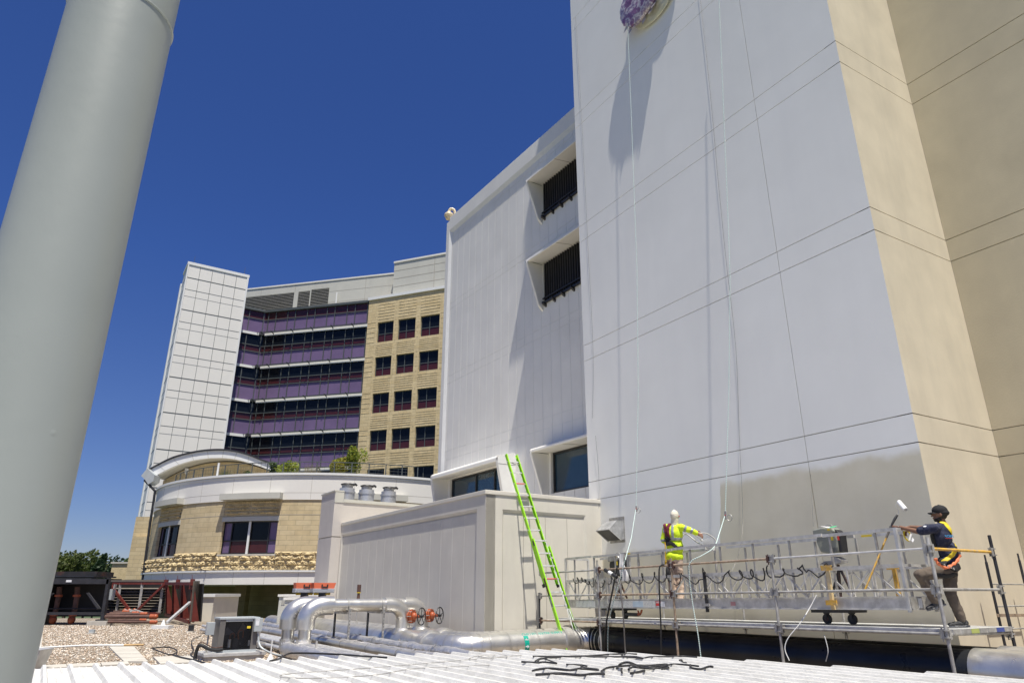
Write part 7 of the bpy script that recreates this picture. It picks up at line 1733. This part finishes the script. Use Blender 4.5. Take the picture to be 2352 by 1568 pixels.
chest = (LS+RS)/2-UP*.14; waist = K(1550, 1255); pelv = (LH_+RH_)/2+UP*.03
body = [('c', LS, LE, .05, .042), ('c', LE, LW, .042, .028), ('c', RS, RE, .05, .042), ('c', RE, RW, .042, .028),
        ('e', chest, (.18, .12, .2), (sr, fw, UP)), ('e', waist, (.15, .11, .16), (sr, fw, UP)), ('e', pelv, (.16, .12, .11), (sr, fw, UP)), ('c', nk-UP*.05, hc-UP*.05, .055, .055),
        ('c', RH_, RK, .08, .058), ('c', RK, RA, .056, .038), ('c', LH_, LK, .08, .058), ('c', LK, LA, .056, .038),
        ('e', hc+UP*.01, (.078, .096, .112), (sr, fw, UP)), ('e', hc-UP*.05+fw*.03, (.055, .06, .06), (sr, fw, UP)), ('c', hc+fw*.09, hc+fw*.115-UP*.03, .008, .013)]
body += hand_shapes(RW, (K(1611, 1229, 1.1)-RW), UP, UP, Vector((-.1, .9, -.2)), 1.15)
body += hand_shapes(LW, (K(1560, 1246, 1.0)-LW), UP, UP, Vector((.3,.6,-.4)), 1.0)
bo = solid(body, .0065, 'body', M['skin_light'], pa, 3)
M['hood'] = mat('cream_cotton_hood', (.66,.61,.50), .9, var=.06, scale=12, bs=.5, bscale=40, bdist=.01)
solid([('e', hc+UP*.012, (.093, .112, .128), (sr, fw, UP)), ('c', hc+UP*.10, hc+UP*.155-fw*.01, .03, .008), ('c', hc-UP*.07, nk-UP*.025, .082, .09), ('e', hc-UP*.04+fw*.03, (.08,.085,.09), (sr, fw, UP))], .008, 'hood', M['hood'], pa, 3, wr=.004, wf=18)
b = MB(); b.tube(spline([hc+sr*.094+UP*.0+fw*.0, hc+sr*.09+fw*.06, hc+sr*.06+fw*.11-UP*.01], 4), .010, 6); b.build('glasses', M['red'], pa, smooth=True)
M['hivis'] = mat('hi_vis_yellow', (.62,.80,.02), .75, var=.06, scale=6, bs=.3, bscale=30, bdist=.01)
jk = [('e', chest, (.205, .15, .215), (sr, fw, UP)), ('e', waist, (.19, .15, .24), (sr, fw, UP)), ('e', pelv+UP*.03, (.205, .16, .15), (sr, fw, UP)), ('c', LS, LE, .076, .07), ('c', LE, LE.lerp(LW, .8), .07, .052), ('c', RS, RE, .076, .07), ('c', RE, RE.lerp(RW, .92), .068, .055), ('c', LS, nk-UP*.06, .07, .075), ('c', RS, nk-UP*.06, .07, .075)]
jak = solid(jk, .009, 'jacket', M['hivis'], pa, 5, wr=.009, wf=9, seed=2)
def zp(x, y): return ((2550+x/3.92)/1.7415, (2000+y/3.92)/1.7415)
M['reflect'] = mat('grey_reflective_tape', (.33,.35,.38), .4, .3, bs=0)
for pts in ([zp(555,350), zp(545,450), zp(550,540), zp(560,600)], [zp(525,605), zp(600,605), zp(675,603)], [zp(765,395), zp(745,450), zp(735,500)], [zp(865,425), zp(855,470), zp(840,505)], [zp(415,450), zp(420,490)], [zp(385,628), zp(425,628)], [zp(425,690), zp(455,700)]):
    patch(jak, near_line(pts, 2.7), .006, 'reflective_stripe', M['reflect'], pa)
M['harnred'] = mat('dark_red_harness', (.16,.02,.035), .7, bs=.3, bscale=60)
patch(jak, near_line([zp(570,335), zp(520,355), zp(490,400), zp(470,460), zp(480,540), zp(500,600)], 3.3), .013, 'harness_strap', M['harnred'], pa)
patch(jak, near_line([zp(430,390), zp(440,460), zp(455,530), zp(460,610)], 3.2), .013, 'harness_strap', M['harnred'], pa)
patch(jak, near_line([zp(470,640), zp(500,660), zp(560,690), zp(620,750), zp(690,740)], 3.6), .013, 'harness_belt', M['capblack'], pa)
patch(jak, near_line([zp(480,600), zp(470,640), zp(490,680)], 5), .018, 'harness_pad', M['capblack'], pa)
M['camo'] = mat('tan_camouflage_trousers', (.50,.38,.29), .9, var=.2, scale=6, bs=.5, bscale=25, bdist=.01, dirt=(.17,.10,.07), dirt_amt=.9, dirt_scale=5)
solid([('e', pelv-UP*.02, (.18, .14, .12), (sr, fw, UP)), ('c', RH_, RK, .10, .085), ('c', RK, RA+UP*.01, .085, .08), ('c', LH_, LK, .10, .085), ('c', LK, LA+UP*.01, .085, .08)], .01, 'trousers', M['camo'], pa, 4, wr=.013, wf=9, seed=5)
for A_ in (RA, LA):
    solid([('e', A_-UP*.045+fw*.05, (.05, .125, .045), (sr, fw, UP)), ('c', A_, A_-UP*.03, .05, .05)], .009, 'boot', M['shoe'], pa, 2)
b = MB(); b.tube(spline([K(*zp(430,655), 1.55), K(*zp(438,760), 1.56), K(*zp(436,870), 1.56), K(*zp(445,940), 1.55), K(*zp(440,1000), 1.54)], 5), [.012]*16+[.022]*5, 7); b.build('yellow_lanyard', mat('amber_webbing', (.60,.36,.02), .7, bs=0), pa, smooth=True)
b = MB(); b.tube(spline([K(*zp(470,1010), 1.5), K(*zp(480,1120), 1.54), K(*zp(505,1250), 1.52), K(*zp(530,1310), 1.5)], 5), [.01,.02,.035,.045,.05,.055,.055,.05,.05,.045,.04,.035,.03,.025,.02,.015], 8); b.build('tool_pouch', M['capblack'], pa, smooth=True)
# spray gun, its hose, and the fan of paint
gun = thing('spray_gun', K(1612, 1232, 1.05), 'airless spray gun held out by the painter, pointing at the wall', 'spray gun')
b = MB(); b.cyl(K(*zp(880,530), 1.08), K(*zp(1000,615), .85), .012, .010, 8); b.cyl(K(*zp(990,610), .85), K(*zp(1015,640), .83), .026, .02, 10); b.bar(K(*zp(915,530), 1.05), K(*zp(995,555), 1.02), .02, .02); b.build('body', M['galvlight'], gun, smooth=True)
b = MB(); b.tube([K(*zp(1000,615), .83), K(*zp(1030,640), .78)], [.03, .012], 10); b.build('nozzle', M['whitelabel'], gun, smooth=True)
ho = thing('paint_hose', K(1640, 1250, .95), 'grey paint hose looping from the spray gun down behind the rail', 'hose')
b = MB(); b.tube(spline([K(*zp(960,520), 1.05), K(*zp(1060,515), .95), K(*zp(1140,550), .9), K(*zp(1215,610), .9), K(*zp(1238,670), .95), K(*zp(1215,720), 1.1), K(*zp(1190,790), 1.3)], 6), .014, 8); b.build('gun_end', M['galv'], ho, smooth=True)
b = MB(); b.tube(spline([K(*zp(680,640), 1.1), K(*zp(710,560), 1.05), K(*zp(755,527), 1.0), K(*zp(830,570), 1.0), K(*zp(940,660), 1.0), K(*zp(1040,712), 1.05), K(*zp(1080,780), 1.2)], 6), .013, 8); b.build('pump_end', M['galv'], ho, smooth=True)
m, nt, bb, N, L = _nt('paint_mist'); N.remove(bb); vs_ = N.new('ShaderNodeVolumePrincipled'); vs_.inputs['Color'].default_value = (.95,.96,.97,1); vs_.inputs['Density'].default_value = 5.0; L.new(vs_.outputs[0], N['Material Output'].inputs['Volume'])
b = MB(); a = K(*zp(1030,640), .78); c = K(*zp(1125,690), .30); d = (c-a).normalized(); b.cyl(a, a+d*.62, .015, .16, 16); o = b.build('paint_mist', m, smooth=True); tag(o, 'white fan of paint mist leaving the spray gun', 'mist', kind='stuff')
